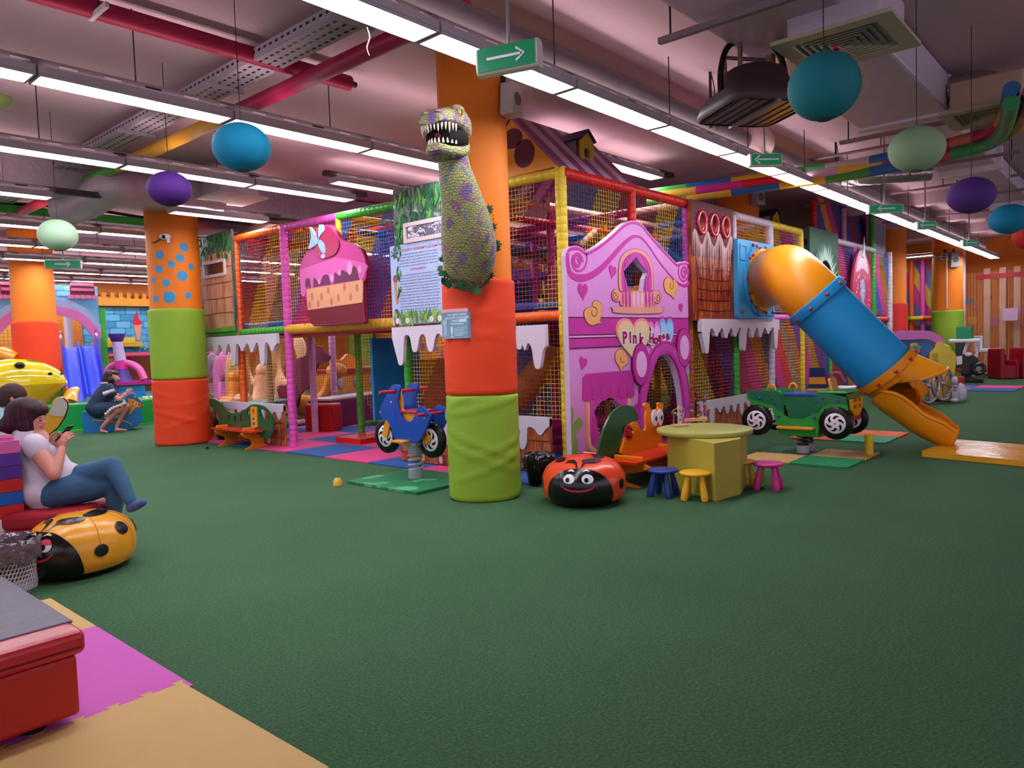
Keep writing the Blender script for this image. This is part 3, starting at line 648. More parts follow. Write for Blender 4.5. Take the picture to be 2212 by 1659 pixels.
netp((12.4, 5.0), (13.84, 5.0), .3, DZ-.06, [('org', 1.6), ('pur', 6), ('mag', 7), ('red', 5), 'tan'], bw=.34, slope=.6, off=.2, r=.0034)
netp((13.84, 5.0), (15.4, 5.0), .3, DZ-.06, [('blue', 4), ('mag', 6), 'yel', ('pur', 4)], bw=.42, slope=.6); netp((15.4, 5.0), (17, 5.0), .3, DZ-.06, ['yel', ('mar', 4), ('pur', 3)], bw=.42)
# upper dark net storey far along the right face
for a, b, bd in ((15.5, 17.0, [('pur', 9), ('blue', 9), ('org', 9), ('mag', 9)]), (17.0, 18.4, [('mar', 9), ('blue', 9), ('pur', 9)]), (18.4, 20.4, [('mag', 9), ('pur', 9)])):
    netp((a, 5.25), (b, 5.25), TZ+.05, 4.25, bd, bw=.36, slope=.8)
# --- inner posts and beams
rnd = random.Random(5); CN = ['mag', 'yel', 'green', 'orange', 'pink', 'red', 'blue', 'gold', 'lime', 'peach', 'sky', 'purple', 'ltpink']
for k, (x, y) in enumerate(((8.05, 6.3), (9.5, 6.4), (8.05, 7.7), (9.5, 7.8), (11.0, 6.4), (12.4, 6.5), (13.84, 6.5), (7.45, 7.0), (11.0, 8.0), (12.4, 8.0), (9.5, 9.2), (11, 9.4), (7.7, 8.4))):
    post(x, y, DZ if y > 8.2 else 0, TZ-.1, ('mag', 'gold', 'green', 'pink', 'orange', 'olive', 'red', 'brown', 'lime', 'yel', 'blue', 'mag', 'red')[k], .055)
for k, (a, b, c) in enumerate((
    ((8.05, 5.0, DZ+1.3), (8.05, 8.0, DZ+1.3), 'mag'), ((9.5, 5.0, TZ), (9.5, 9.2, TZ), 'peach'), ((6.6, 6.3, TZ-.25), (9.5, 6.3, TZ-.25), 'red'), ((8.05, 6.35, TZ), (13.84, 6.35, TZ), 'peach'),
    ((6.5, 7.7, TZ-.2), (13.8, 7.7, TZ-.2), 'pink'), ((8.05, 7.7, TZ-.45), (12.4, 7.7, TZ-.45), 'green'), ((7, 9.2, TZ-.1), (13.8, 9.2, TZ-.1), 'blue'), ((8, 9.2, TZ-.4), (13.8, 9.2, TZ-.4), 'gold'),
    ((11, 5.0, TZ), (11, 9.2, TZ), 'blue'), ((12.4, 5.0, TZ), (12.4, 9.2, TZ), 'white'), ((13.84, 5.0, TZ), (13.84, 9.2, TZ), 'gold'), ((6.6, 6.3, DZ), (13.84, 6.3, DZ), 'red'), ((6.4, 7.7, DZ), (9.5, 7.7, DZ), 'mag'),
    ((8.3, 6.6, 2.5), (9.0, 6.2, 3.1), 'peach'), ((6.3, 8.77, DZ), (7.5, 8.77, DZ), 'red'), ((6.24, 10.05, DZ), (7.5, 10.05, DZ), 'pink'), ((7.5, 7.6, DZ), (7.5, 11.3, DZ), 'orange'),
    ((7.5, 7.6, TZ), (7.5, 12.8, TZ), 'red'), ((6.34, 8.77, TZ), (7.5, 8.77, TZ), 'gold'), ((6.24, 10.05, TZ), (7.5, 10.05, TZ), 'orange'), ((6.24, 11.5, TZ), (7.5, 11.5, TZ), 'red'), ((8.05, 5.0, 2.9), (11, 5.9, 2.75), 'sky'),
    ((9.5, 8.6, 2.7), (13.8, 8.6, 2.7), 'sky'), ((9.5, 8.9, 2.4), (14, 8.9, 2.35), 'teal'), ((9.5, 8.2, 3.0), (14, 8.2, 2.95), 'yel'))): beam(a, b, c, .05)
# purple-white inner door frame with low net panel and wide netted opening
g1, g2, g3 = GZ(682, 936), GZ(725, 909), GZ(782, 948)
post(g1.x, g1.y, 0, DZ, 'ltpink', .06); post(g2.x, g2.y, 0, DZ, 'ltpink', .07); beam((8.1, 12.94, .06), (g2.x, g2.y, .06), 'ltpink', .06); post(g3.x, g3.y, 0, DZ, 'green', .058)
beam((g3.x, g3.y, .25), (8.5, 9.6, .25), 'dgreen', .05); netp((g3.x, g3.y), (8.9, 9.4), .3, 1.7, ['dk', 'mar'], r=.0022); netp((8.1, 12.94), (g2.x, g2.y), .1, DZ-.1, ['dk', 'yel'], r=.0022)
netp((g2.x, g2.y), (11.5, 12.6), .05, DZ-.1, ['mar', 'gry'], r=.0024)
beam((g2.x, g2.y, .06), (11.6, 12.6, .06), 'orange', .07); post(10.6, 12.7, 0, DZ, 'purple', .055); post(7.55, 12.9, .1, DZ, 'olive', .055)
slab(6.7, 5.1, 11.0, 7.7, DZ-.02, 'blue'); slab(11.0, 5.1, 13.8, 9.3, DZ-.02, 'purple'); slab(6.4, 7.7, 7.5, 12.8, DZ-.03, 'red'); slab(13.84, 5.1, 19.8, 7.5, DZ-.02, 'blue')
slab(6.9, 9.25, 7.5, 9.9, .05, 'red', .1); slab(15.4, 5.3, 20, 7.5, TZ+.02, 'purple'); slab(6.7, 6.4, 8, 7.6, TZ, 'gold', .03)
for k, (x0, y0, z, c, rx) in enumerate(((9.0, 7.0, 3.05, 'mag', .3), (10.2, 7.2, 3.12, 'gold', -.3), (11.2, 7.6, 2.95, 'sky', .25), (9.6, 8.6, 2.75, 'purple', .2))):
    part(MB().box((0, 0, 0), (1.3, 1.5, .03), FM[c], T(x0-PO.x, y0-PO.y, z, .1*k, rx, .15*(-1)**k)), 'sloping_panel', play)
# back curtains of banded net inside the structure
netp((6.9, 9.3), (13.8, 9.3), DZ+.1, TZ-.05, ['mar', 'yel', ('blue', 3), ('pur', 2), 'red'], bw=.8); netp((6.9, 9.3), (8.8, 9.3), .1, DZ-.05, ['mar', 'yel'], bw=.5, r=.0025)
netp((11, 9.3), (13.8, 9.3), .1, DZ-.05, [('mar', 5), ('org', 4), ('pur', 5)], bw=.5)
netp((7.5, 8.0), (7.5, 12.8), DZ+.1, TZ-.05, ['yel', ('mag', 3), ('red', 4), ('pur', 5)], bw=.55, slope=.6)
netp((9.5, 5.1), (9.5, 9.2), .1, DZ-.05, [('mar', 4), 'yel', ('blue', 3)], bw=.5); netp((8.0, 7.0), (9.4, 7.0), .1, DZ-.05, ['blue', 'yel'], bw=.4)
netp((13.9, 6.9), (19.8, 6.9), .1, DZ-.05, [('pur', 6), ('mag', 6), 'yel', ('blue', 5)], bw=.7); netp((12.0, 7.2), (19.8, 7.2), DZ+.1, TZ, [('mag', 5), ('blue', 6), ('org', 4), ('pur', 6)], bw=.55, slope=.6)
netp((9.9, 6.2), (12.3, 6.2), .1, DZ-.05, [('org', 5), ('mar', 5), ('yel', 3), ('pur', 6)], bw=.45, slope=.5)
for x0, x1, z0, z1, yy, c in ((6.95, 7.9, .4, 1.65, 8.95, 'sky'), (7.9, 8.9, .1, 1.3, 9.0, 'gold'), (9.6, 10.9, .1, 1.7, 8.7, 'orange'), (11.1, 12.3, .1, 1.7, 8.7, 'peach'), (6.95, 8.0, 1.95, 2.9, 9.1, 'pink'), (8.1, 9.4, 1.95, 3.0, 9.1, 'gold'), (9.6, 10.9, 1.95, 2.6, 8.9, 'sky'), (11.1, 12.3, 1.95, 3.0, 8.9, 'peach'), (12.5, 13.7, 1.95, 2.8, 8.9, 'pink')):
    part(MB().box(((x0+x1)/2-PO.x, yy-PO.y, (z0+z1)/2), (x1-x0, .05, z1-z0), FM[c]), 'added_bright_panel', play)  # bright coloured panels added to lift the dark interior of the frame
# net bolsters inside the Pink House doorway
t = thing('palm_roller', 'green and maroon palm-shaped roller pillar inside the pink house doorway', 'pillar', (10.0-.35, 6.1, 0))
part(MB().cyl((0, 0, 0), (0, 0, .95), .2, mat('14702C', .4), 20), 'trunk', t)
q = MB().cyl((0, 0, .95), (0, 0, 1.74), .195, mat('86244C', .4), 20)
for i in range(10):
    a = 2*pi*i/10; q.add([(cos(a-.31)*.203, sin(a-.31)*.203, .96), (cos(a+.31)*.203, sin(a+.31)*.203, .96), (cos(a)*.206, sin(a)*.206, .96-(.3 if i % 2 else .16))], [(0, 2, 1)], mat('86244C', .4))
for i in range(10):
    a = 2*pi*(i+.5)/10; q.add([(cos(a-.31)*.204, sin(a-.31)*.204, .95), (cos(a+.31)*.204, sin(a+.31)*.204, .95), (cos(a)*.207, sin(a)*.207, .95+(.42 if i % 2 else .2))], [(0, 1, 2)], mat('14702C', .4))
part(q, 'crown', t)
# ---------------------------------------------------------------- roofs
def stripes_roof(t, x0, x1, y0, z0, y1, z1, c1, c2, n, th=.03):
    M = frame((x0, y0, z0), (1, 0, 0), (0, y1-y0, z1-z0)); h_ = math.hypot(y1-y0, z1-z0); q = MB()
    for i in range(n): q.box(((x1-x0)*(i+.5)/n, h_/2, 0), ((x1-x0)/n, h_, th), c1 if i % 2 else c2, M)
    part(q, 'striped_slope', t)
P1_, P2_ = mat('8E4874', .5), mat('C8A4C0', .5); GABLE = mat('D88C26', .5); SPOT = mat('58182A', .5)
t = thing('striped_roof', 'gabled roof with purple and mauve stripes and brown-dotted orange gable above the corner', 'roof', (0, 0, 0))
ap = GX(1108, 252, 6.62)
ym = 5.02+(ap.z-TZ-.07)*1.35; RZ0 = TZ+.07
stripes_roof(t, 6.56, 8.1, 4.98, RZ0-.02, ap.y, ap.z, P2_, P1_, 9); stripes_roof(t, 6.56, 8.1, 2*ap.y-4.98, RZ0-.02, ap.y, ap.z, P2_, P1_, 9)
FG = frame((6.62, 0, 0), (0, -1, 0), (0, 0, 1))
part(MB().poly([(-5.02, RZ0), (-ap.y, ap.z-.03), (-(2*ap.y-5.02), RZ0)], 0, .03, GABLE, FG), 'gable', t)
q = MB()
for u, v, r in ((1108, 300, .1), (1134, 332, .14)): p = GX(u, v, 6.6); q.poly(circ(-p.y, p.z, .155, r*1.15, 24), .031, .034, SPOT, FG)
part(q, 'brown_dots', t)
def dormer(x, y, z, w_, d_, label, s=1.):
    t = thing('dormer', label, 'roof dormer', (x, y, z)); h_ = .3*s; dk = mat('2E3050', .5)
    fr = [(-w_/2, 0), (-w_/4*.9, 0), (-w_/4*.9, h_*.5)]+circ(0, h_*.5, w_/4*.9, w_/4*.9, 8, pi, 0)[1:-1]+[(w_/4*.9, h_*.5), (w_/4*.9, 0), (w_/2, 0), (w_/2, h_), (0, h_+w_*.42), (-w_/2, h_)]
    part(MB().poly(fr, 0, .03, mat('BE9A2C', .5), frame((0, -d_/2, 0), (1, 0, 0), (0, 0, 1))), 'front', t)
    part(MB().box((-w_/2+.01, .02, h_/2), (.02, d_-.04, h_), mat('A08888', .6)).box((w_/2-.01, .02, h_/2), (.02, d_-.04, h_), mat('A08888', .6)).box((0, .1, h_*.4), (w_*.5, .02, h_*.8), DARK), 'side_walls', t)
    for sg in (-1, 1): part(MB().box((0, 0, 0), (w_*.74, d_+.1, .02), dk, T(sg*w_*.29, -.01, h_+w_*.21, 0, 0, sg*rad(40))), 'roof_panel', t)
    return t
p = GY(1250, 368, 5.28)
dormer(p.x+.09, 5.42, 3.62, .27, .36, 'small yellow dormer with dark roof on the striped roof'); 
t = thing('striped_roof', 'second purple striped roof behind the orange column over the slide', 'roof', (0, 0, 0))
stripes_roof(t, 13.2, 15.2, 5.9, TZ+.05, 7.1, TZ+.75, P2_, P1_, 8)
dormer(14.7, 6.0, TZ+.2, .3, .4, 'farther small yellow dormer with blue roof above the slide')
t = thing('gable_roof', 'tan gable roof top with candy trim behind the jungle panel at left', 'roof', (0, 0, 0))
TAN = mat('B49888', .6)
part(MB().poly([(-12.9, TZ+.03), (-11.3, 3.66), (-10.0, TZ+.03)], 0, .04, TAN, frame((6.6, 0, 0), (0, -1, 0), (0, 0, 1))), 'gable', t)
q = MB(); q.add([(6.55, 13, TZ), (6.55, 11.3, 3.7), (7.6, 11.3, 3.78), (7.6, 13, TZ)], [(0, 1, 2, 3)], TAN); q.add([(6.55, 9.9, TZ), (6.55, 11.3, 3.7), (7.6, 11.3, 3.78), (7.6, 9.9, TZ)], [(3, 2, 1, 0)], mat('B08490', .6)); part(q, 'roof_panels', t)
# ---------------------------------------------------------------- foam floor tiles (each one can be lifted)
FB, FPk = mat('2A5094', .8, .05, 2, .1, 90), mat('D4407C', .8, .05, 2, .1, 90)
def tile_outline(x0, y0, x1, y1, open_=(1, 1, 1, 1), t=.012, n=12):
    out = []
    for e, (a, b) in enumerate((((x0, y0), (x1, y0)), ((x1, y0), (x1, y1)), ((x1, y1), (x0, y1)), ((x0, y1), (x0, y0)))):
        dx, dy = b[0]-a[0], b[1]-a[1]; L_ = math.hypot(dx, dy); nx, ny = dy/L_, -dx/L_
        if not open_[e]: out.append(a); continue
        k = n
        for i in range(k):
            s = t if i % 2 == 0 else -t
            if i % 2 == 0:
                for f_, o_ in (((i+.3)/k, 0), ((i+.05)/k, t), ((i+.95)/k, t), ((i+.7)/k, 0)): out.append((a[0]+dx*f_+nx*o_, a[1]+dy*f_+ny*o_))
    return out
def tile(x0, y0, x1, y1, m, label, group, z=.002, th=.016, open_=(0, 0, 0, 0), rz=0, t=.012, name='foam_tile', n=12):
    cx_, cy_ = (x0+x1)/2, (y0+y1)/2
    o = MB().poly(tile_outline(x0-cx_, y0-cy_, x1-cx_, y1-cy_, open_, t, n), 0, th, m).build(name); o.location = (cx_, cy_, z); o.rotation_euler = (0, 0, rz)
    return tag(o, label, 'foam mat', group)
for i in range(6):
    for j in range(8):
        x0, y0 = 5.86+i*.98, 4.78+j*.98
        if x0 < 6.5 and False: continue
        pk = (i+j) % 2
        tile(x0+.004, y0+.004, x0+.976, y0+.976, FPk if pk else FB, '%s floor tile, %s row in from the turf, %s counting away from the pink house' % ('pink' if pk else 'blue', ORD[i], ORD[j]), 'checkered %s foam tiles' % ('pink' if pk else 'blue'), open_=(0, 0, 0, 0))
# ================================================================ printed facade panels
YF = 4.90                                   # front plane of the pink house panel
FR = frame((0, YF, 0), (1, 0, 0), (0, 0, 1))      # (x, z) drawn on the right-hand face
def RP(u, v, y=YF): p = GY(u, v, y); return (p.x, p.z)
def A1(x, y): return RP(1210+x/5.53, 460+y/5.53)  # upper half of the house in the photo
def A2(x, y): return RP(1210+x/5.53, 720+y/5.53)  # lower half
def LP(u, v, x): p = GX(u, v, x); return (-p.y, p.z)
def FL(x): return frame((x, 0, 0), (0, -1, 0), (0, 0, 1))
def sm(pts, n=5): return sp2(pts, n, True)
def op(pts, n=6): return sp2(pts, n, False)
HP = mat('CC84C8', .4, .04, 2); HMAG = mat('B82C94', .4, .04, 2); HDK = mat('6A1450', .4); HLT = mat('DCA4DC', .4); HPE = mat('D89080', .45); HBR = mat('7A3A30', .5)
HOR = mat('DC9C60', .45); HCU = mat('C03CA4', .4, .08, 6); HSP = mat('C868B4', .4); CRM = mat('D4C09C', .45); HBL = mat('6CA8E0', .45); HBL2 = mat('8CBCEC', .45); HGN = mat('7CA050', .5); HLIL = mat('D0B4E0', .4)
house = thing('pink_house_panel', 'pink house facade panel lettered Pink House with heart, window and arched doorway', 'facade panel', (0, 0, 0))
q = MB()
roof = op([A1(80, 460), A1(95, 425), A1(130, 398), A1(190, 392), A1(240, 408), A1(285, 440), A1(315, 458), A1(400, 420), A1(520, 340), A1(640, 240), A1(760, 130), A1(850, 92), A1(930, 100), A1(990, 145), A1(1060, 235), A1(1180, 370), A1(1300, 500), A1(1380, 585), A1(1405, 598), A1(1440, 585), A1(1500, 578), A1(1545, 610)], 5)
x_l, x_r = RP(1230, 800)[0], RP(1489, 800)[0]
outline = [(x_r, .02), (x_r, roof[-1][1])]+roof[::-1]+[(x_l, roof[0][1]-.05), (x_l, .02)]
win1 = [A1(870, 560), A1(905, 525), A1(945, 600), A1(1045, 712), A1(1010, 790), A1(990, 940), A1(810, 940), A1(785, 830), A1(750, 700), A1(800, 640)]
win2 = [A2(400, 940), A2(430, 880), A2(490, 810), A2(540, 800), A2(590, 760), A2(640, 790), A2(700, 850), A2(760, 900), A2(770, 1000), A2(740, 1180), A2(700, 1330), A2(640, 1390), A2(470, 1380), A2(455, 1200), A2(430, 1050)]
dl, dr = A2(1000, 1100), A2(1460, 1100)
door = [(dl[0], .03)]+op([A2(1003, 900), A2(1010, 780), A2(1040, 620), A2(1090, 450), A2(1150, 320), A2(1230, 252), A2(1300, 290), A2(1370, 430), A2(1420, 620), A2(1445, 800), A2(1455, 950)], 4)+[(dr[0], .03)]
q.poly([outline, win1, win2, door], -.07, 0, HP, FR, side=mat('C8B4D0', .4)); part(q, 'panel', house)
Z = [0.0]
def lay(mb, loops, m, z=None):
    z = z if z is not None else .003; mb.poly(loops, 0.0, z, m, FR)
# roof band outline, swirls
q = MB()
def swirl(mb, c, r, m, w_, turns=1.6, a0=0, sg=1, z=.006):
    pts = []; n = 40
    for i in range(n+1): t = i/n; a = a0+sg*t*turns*2*pi; k = r*(1-.8*t); pts.append((c[0]+k*cos(a), c[1]+k*sin(a)*1.0))
    band(mb, pts, w_, 0, z, m, FR)
c1 = A1(205, 580); r1 = (A1(300, 580)[0]-A1(110, 580)[0])/2
swirl(q, c1, r1*.62, HMAG, .04, 1.3, rad(0), 1)
c2 = A1(1478, 720); r2 = (A1(1540, 720)[0]-A1(1415, 720)[0])/2; swirl(q, c2, r2*.66, HMAG, .04, 1.3, rad(0), 1)
for pts, w_ in ((op([A1(310, 480), A1(318, 560), A1(290, 650), A1(240, 690), A1(180, 680), A1(140, 600), A1(150, 520), A1(200, 480)], 5), .022),
                (op([A1(1420, 620), A1(1412, 700), A1(1430, 780), A1(1480, 815), A1(1525, 760), A1(1530, 680), A1(1490, 640)], 5), .022),
                (op([A1(85, 480), A1(88, 600), A1(120, 720), A1(200, 772), A1(320, 765), A1(440, 700), A1(560, 590), A1(700, 430), A1(810, 320), A1(890, 280), A1(970, 300), A1(1060, 400), A1(1180, 580), A1(1300, 730), A1(1400, 835), A1(1490, 870), A1(1540, 830)], 5), [.05+.03*sin(i*.08) for i in range(81)]),
                ([(a, b-.03) for a, b in roof[4:-3]], .03)):
    band(q, pts, w_, 0, .005, HMAG, FR)
part(q, 'roof_scrolls', house)
q = MB()   # horizontal bands
for y0, y1 in ((1248, 1462), (1498, 1620)):
    a, b = A1(105, y0), A1(105, y1); q.poly([(x_l+.01, b[1]), (x_r-.005, b[1]), (x_r-.005, a[1]), (x_l+.01, a[1])], 0, .003, HMAG, FR)
    for z_ in (a[1], b[1]): q.poly([(x_l+.01, z_-.008), (x_r-.005, z_-.008), (x_r-.005, z_+.008), (x_l+.01, z_+.008)], 0, .004, HDK, FR)
z_ = A1(105, 1480)[1]; q.poly([(x_l+.01, z_-.012), (x_r-.005, z_-.012), (x_r-.005, z_+.012), (x_l+.01, z_+.012)], 0, .003, HLT, FR)
part(q, 'wall_bands', house)
for c, s, ro, up in (((620, 710), 1, -.25, 1), ((268, 945), 1.2, .0, 1), ((1440, 1135), .75, .2, 1), ((268, 365), .95, -.3, 0), ((900, 900), .7, .3, 0)):
    p = (A1 if up else A2)(*c); k = .17*s; part(MB().poly(heart(p[0], p[1], k, k*.95, ro), 0, .006, HMAG, FR), 'heart_print', house)
# curled biscuit hearts
def biscuit(ptf, pts, curl):
    q = MB()
    o_ = sm([ptf(*p) for p in pts], 4); q.poly([(a, b) for a, b in o_], 0, .007, HBR, FR)
    cx_ = sum(p[0] for p in o_)/len(o_); cz_ = sum(p[1] for p in o_)/len(o_)
    q.poly([(cx_+(a-cx_)*.95, cz_+(b-cz_)*.95) for a, b in o_], 0, .009, HOR, FR)
    band(q, op([ptf(*p) for p in curl], 5), .01, 0, .011, HBR, FR); part(q, 'biscuit_print', house)
biscuit(A1, ((375, 1115), (385, 1070), (425, 1045), (475, 1070), (495, 1140), (490, 1220), (472, 1290), (488, 1330), (450, 1325), (380, 1348), (320, 1320), (280, 1240), (280, 1170), (320, 1130)), ((378, 1118), (425, 1140), (430, 1200), (400, 1235), (370, 1210), (372, 1170)))
biscuit(A1, ((1330, 790), (1280, 762), (1240, 800), (1232, 870), (1260, 950), (1320, 990), (1355, 1030), (1368, 980), (1400, 900), (1395, 840), (1365, 800)), ((1330, 790), (1350, 850), (1340, 900), (1315, 900), (1305, 860), (1315, 835)))
biscuit(A2, ((665, 215), (700, 185), (760, 200), (800, 300), (800, 360), (750, 400), (722, 458), (700, 400), (660, 340), (650, 270)), ((720, 285), (712, 320), (735, 350), (755, 335)))
q = MB()   # upper window with curtains and balcony
arch = op([A1(722, 945), A1(695, 900), A1(690, 700), A1(715, 540), A1(790, 455), A1(890, 425), A1(1000, 460), A1(1080, 560), A1(1110, 720), A1(1115, 930)], 5)
archi = op([A1(738, 945), A1(722, 700), A1(745, 580), A1(810, 500), A1(900, 470), A1(990, 510), A1(1060, 620), A1(1085, 760), A1(1083, 945)], 5)
q.poly([arch, win1], 0, .006, HBR, FR); sh = lambda L_, k: [(sum(a for a, b in L_)/len(L_)+(a-sum(a for a, b in L_)/len(L_))*k, sum(b for a, b in L_)/len(L_)+(b-sum(b for a, b in L_)/len(L_))*k) for a, b in L_]
q.poly([sh(arch, .975), win1], 0, .008, HPE, FR); q.poly([archi, win1], 0, .010, HCU, FR)
for a, b, c in (((850, 500), (800, 560), (760, 640)), ((820, 500), (770, 560), (745, 700)), ((950, 495), (1000, 580), (1040, 690)), ((1000, 520), (1050, 620), (1070, 760)), ((755, 740), (765, 820), (770, 930)), ((1050, 740), (1040, 840), (1045, 935)), ((1020, 760), (1010, 850), (1010, 935))):
    band(q, op([A1(*a), A1(*b), A1(*c)], 4), .008, 0, .0115, HDK, FR)
bal = sm([A1(700, 945), A1(690, 920), A1(650, 908), A1(610, 950), A1(615, 1030), A1(660, 1060), A1(700, 1050), A1(730, 1118), A1(900, 1122), A1(1105, 1122), A1(1125, 1060), A1(1170, 1080), A1(1200, 1020), A1(1190, 950), A1(1150, 920), A1(1110, 945), A1(900, 945)], 3)
q.poly(bal, 0, .009, HBR, FR); q.poly(sh(bal, .975), 0, .011, HPE, FR)
for i, x in enumerate((740, 778, 822, 873, 922, 970, 1015, 1057, 1095)):
    c = A1(x, 1032); k = .028 if 0 < i < 8 else .018; q.poly(circ(c[0], c[1], k, .105 if 0 < i < 8 else .09, 16), 0, .0125, HLT if i in (3, 4, 5) else HMAG, FR)
for c, sg in (((650, 985), 1), ((1160, 1005), -1)):
    p = A1(*c); swirl(q, p, .06, HBR, .012, 1.2, 0 if sg > 0 else pi, -sg, .013)
led = [A1(618, 1150), A1(620, 1125), A1(900, 1120), A1(1215, 1120), A1(1218, 1160), A1(1190, 1195), A1(900, 1205), A1(640, 1190)]
q.poly(sm(led, 4), 0, .009, HBR, FR); q.poly(sh(sm(led, 4), .975), 0, .011, HPE, FR)
part(q, 'balcony_window', house)
q = MB()   # hearts with the name
def bigheart(cx, cy, w_, h_, m1, m2, m3, z): 
    q.poly(heart(cx, cy, w_, h_, 0, 40), 0, z, m1, FR); q.poly(heart(cx, cy-.012, w_*.93, h_*.93, 0, 40), 0, z+.002, m2, FR); q.poly(heart(cx, cy-.045, w_*.88, h_*.86, 0, 40), 0, z+.004, m3, FR)
c = A1(1255, 1440); bigheart(c[0]+.02, c[1]-.02, .44, .5, HMAG, HBL, HBL2, .008)
c = A1(1115, 1500); bigheart(c[0], c[1], .36, .5, HMAG, HP, HLT, .012)
tl_, br_ = A1(645, 1250), A1(1085, 1690); cx_, cz_ = (tl_[0]+br_[0])/2, (A1(865, 1245)[1]+A2(830, 345)[1])/2
bigheart(cx_, cz_-.01, (br_[0]-tl_[0])*1.02, (A1(865, 1245)[1]-A2(830, 345)[1])*1.0, HPE, mat('E4B494', .45), CRM, .016)
p0 = A1(728, 1560); p1 = A1(1040, 1545)
for mm, off, bb, z in ((WHITE, 0, .022, .0225), (mat('98185C', .4), 0, .010, .0245)):
    x = p0[0]
    for ch, dy, ro in (('P', 0, .02), ('i', .01, 0), ('n', .0, -.02), ('k', -.015, -.1)):
        write(q, ch, x, p0[1]+dy, .2, z, mm, FR, bold=bb, rot=ro); x += {'P': .15, 'i': .075, 'n': .145, 'k': .14}[ch]
    x = p1[0]
    for ch, dy, ro in (('H', .0, -.12), ('o', -.025, 0), ('u', .0, .05), ('s', .015, .08), ('e', .02, .12)):
        write(q, ch, x, p1[1]+dy, .172, z, mm, FR, bold=bb, rot=ro); x += {'H': .132, 'o': .104, 'u': .11, 's': .094, 'e': .1}[ch]
part(q, 'heart_sign', house)
q = MB()   # lower window with valance
fr2 = [A2(300, 820), A2(300, 1250), A2(320, 1380), A2(400, 1450), A2(600, 1460), A2(760, 1450), A2(830, 1380), A2(850, 1250), A2(850, 750), A2(600, 740)]
q.poly([fr2, win2], 0, .004, HPE, FR); q.poly([sh(fr2, .93), win2], 0, .006, mat('E0A488', .45), FR)
cur = [A2(352, 800), A2(352, 1200), A2(375, 1330), A2(440, 1390), A2(600, 1400), A2(740, 1390), A2(790, 1300), A2(800, 1150), A2(800, 750)]
q.poly([cur, win2], 0, .008, HCU, FR)
for i, x in enumerate((372, 385, 400, 415)): band(q, op([A2(x, 1330), A2(x+5, 1120), A2(x+10, 1000)], 3), .007, 0, .0095, HMAG, FR)
val = [A2(265, 790), A2(265, 530), A2(300, 485)]+[A2(560, 462), A2(820, 443), A2(868, 470), A2(880, 720)]
n_ = 6; low = []
for i in range(n_*4+1):
    t_ = i/(n_*4); x = 880-t_*(880-265); y = 735+t_*50; low.append(A2(x, y+26*abs(sin(pi*n_*t_))))
q.poly(val+low, 0, .012, HMAG, FR)
for x in (370, 475, 583, 690, 790): band(q, [A2(x, 740), A2(x, 665)], .007, 0, .0135, HDK, FR)
part(q, 'valance_window', house)
q = MB()   # arch round the door with two knobs
ad = op([A2(965, 1100), A2(970, 800), A2(1000, 600), A2(1060, 390), A2(1130, 230), A2(1230, 165), A2(1330, 215), A2(1420, 380), A2(1470, 600), A2(1495, 820), A2(1505, 1100)], 5)
band(q, [(a, max(b, .03)) for a, b in ad], .17, 0, .028, HMAG, FR); band(q, [(a, max(b, .03)) for a, b in ad], .1, 0, .031, HCU, FR)
band(q, [(sum((ad[0][0], ad[-1][0]))/2+(a-(ad[0][0]+ad[-1][0])/2)*1.14, b+.05) for a, b in ad[6:-6]], .012, 0, .029, HDK, FR)
for c in ((943, 370), (1458, 170)):
    p = A2(*c); q.poly(circ(p[0], p[1], .2, .27, 28), 0, .033, HDK, FR); q.poly(circ(p[0], p[1], .19, .26, 28), 0, .035, HMAG, FR); q.poly(circ(p[0], p[1], .125, .165, 28), 0, .038, HLT, FR)
part(q, 'door_arch', house)
q = MB()
for L_ in (((130, 900), (160, 930), (155, 1000), (145, 1090), (200, 1010), (255, 1030), (260, 1110), (185, 1200), (210, 1300), (200, 1440), (150, 1440), (135, 1300)), ((1520, 490), (1545, 470), (1545, 730), (1525, 640))):
    pts = [A2(*p) for p in L_]; pts = [(min(max(a, x_l+.01), x_r-.006), b) for a, b in pts]; q.poly(sm(pts, 3) if len(pts) > 5 else pts, 0, .004, HGN, FR)
part(q, 'painted_leaves', house)
# ---------------------------------------------------------------- cupcake
CX0 = 6.12
def CP(x, y): return LP(400+x/3.687, 480+y/3.687, CX0)
cup = thing('cupcake_panel', 'giant cupcake panel with pink icing, dripping glaze and a strawberry on top', 'facade panel', (0, 0, 0))
F_ = FL(CX0)
body = op([CP(1005, 800), CP(965, 600), CP(940, 560), CP(915, 440), CP(920, 350), CP(960, 260), CP(1010, 210), CP(1040, 160), CP(1040, 80), CP(1085, 35), CP(1150, 25), CP(1200, 70), CP(1240, 140), CP(1290, 160), CP(1370, 190), CP(1425, 260), CP(1445, 360), CP(1440, 450), CP(1415, 500), CP(1420, 640), CP(1432, 790)], 5)+[CP(1420, 800), CP(1030, 822)]
q = MB(); q.poly(sh(body, 1.015), -.05, 0, mat('7A1030', .4), F_); q.poly(body, -.01, .012, mat('C23C86', .35, .08, 1.5), F_); part(q, 'icing', cup)
q = MB(); q.poly([CP(965, 520), CP(1000, 520), CP(1420, 455), CP(1420, 400), CP(1380, 360), CP(1340, 345), CP(1200, 395), CP(1120, 400), CP(1050, 430), CP(985, 450), CP(962, 470)], 0, .014, mat('6A2C50', .4), F_); part(q, 'chocolate_layer', cup)
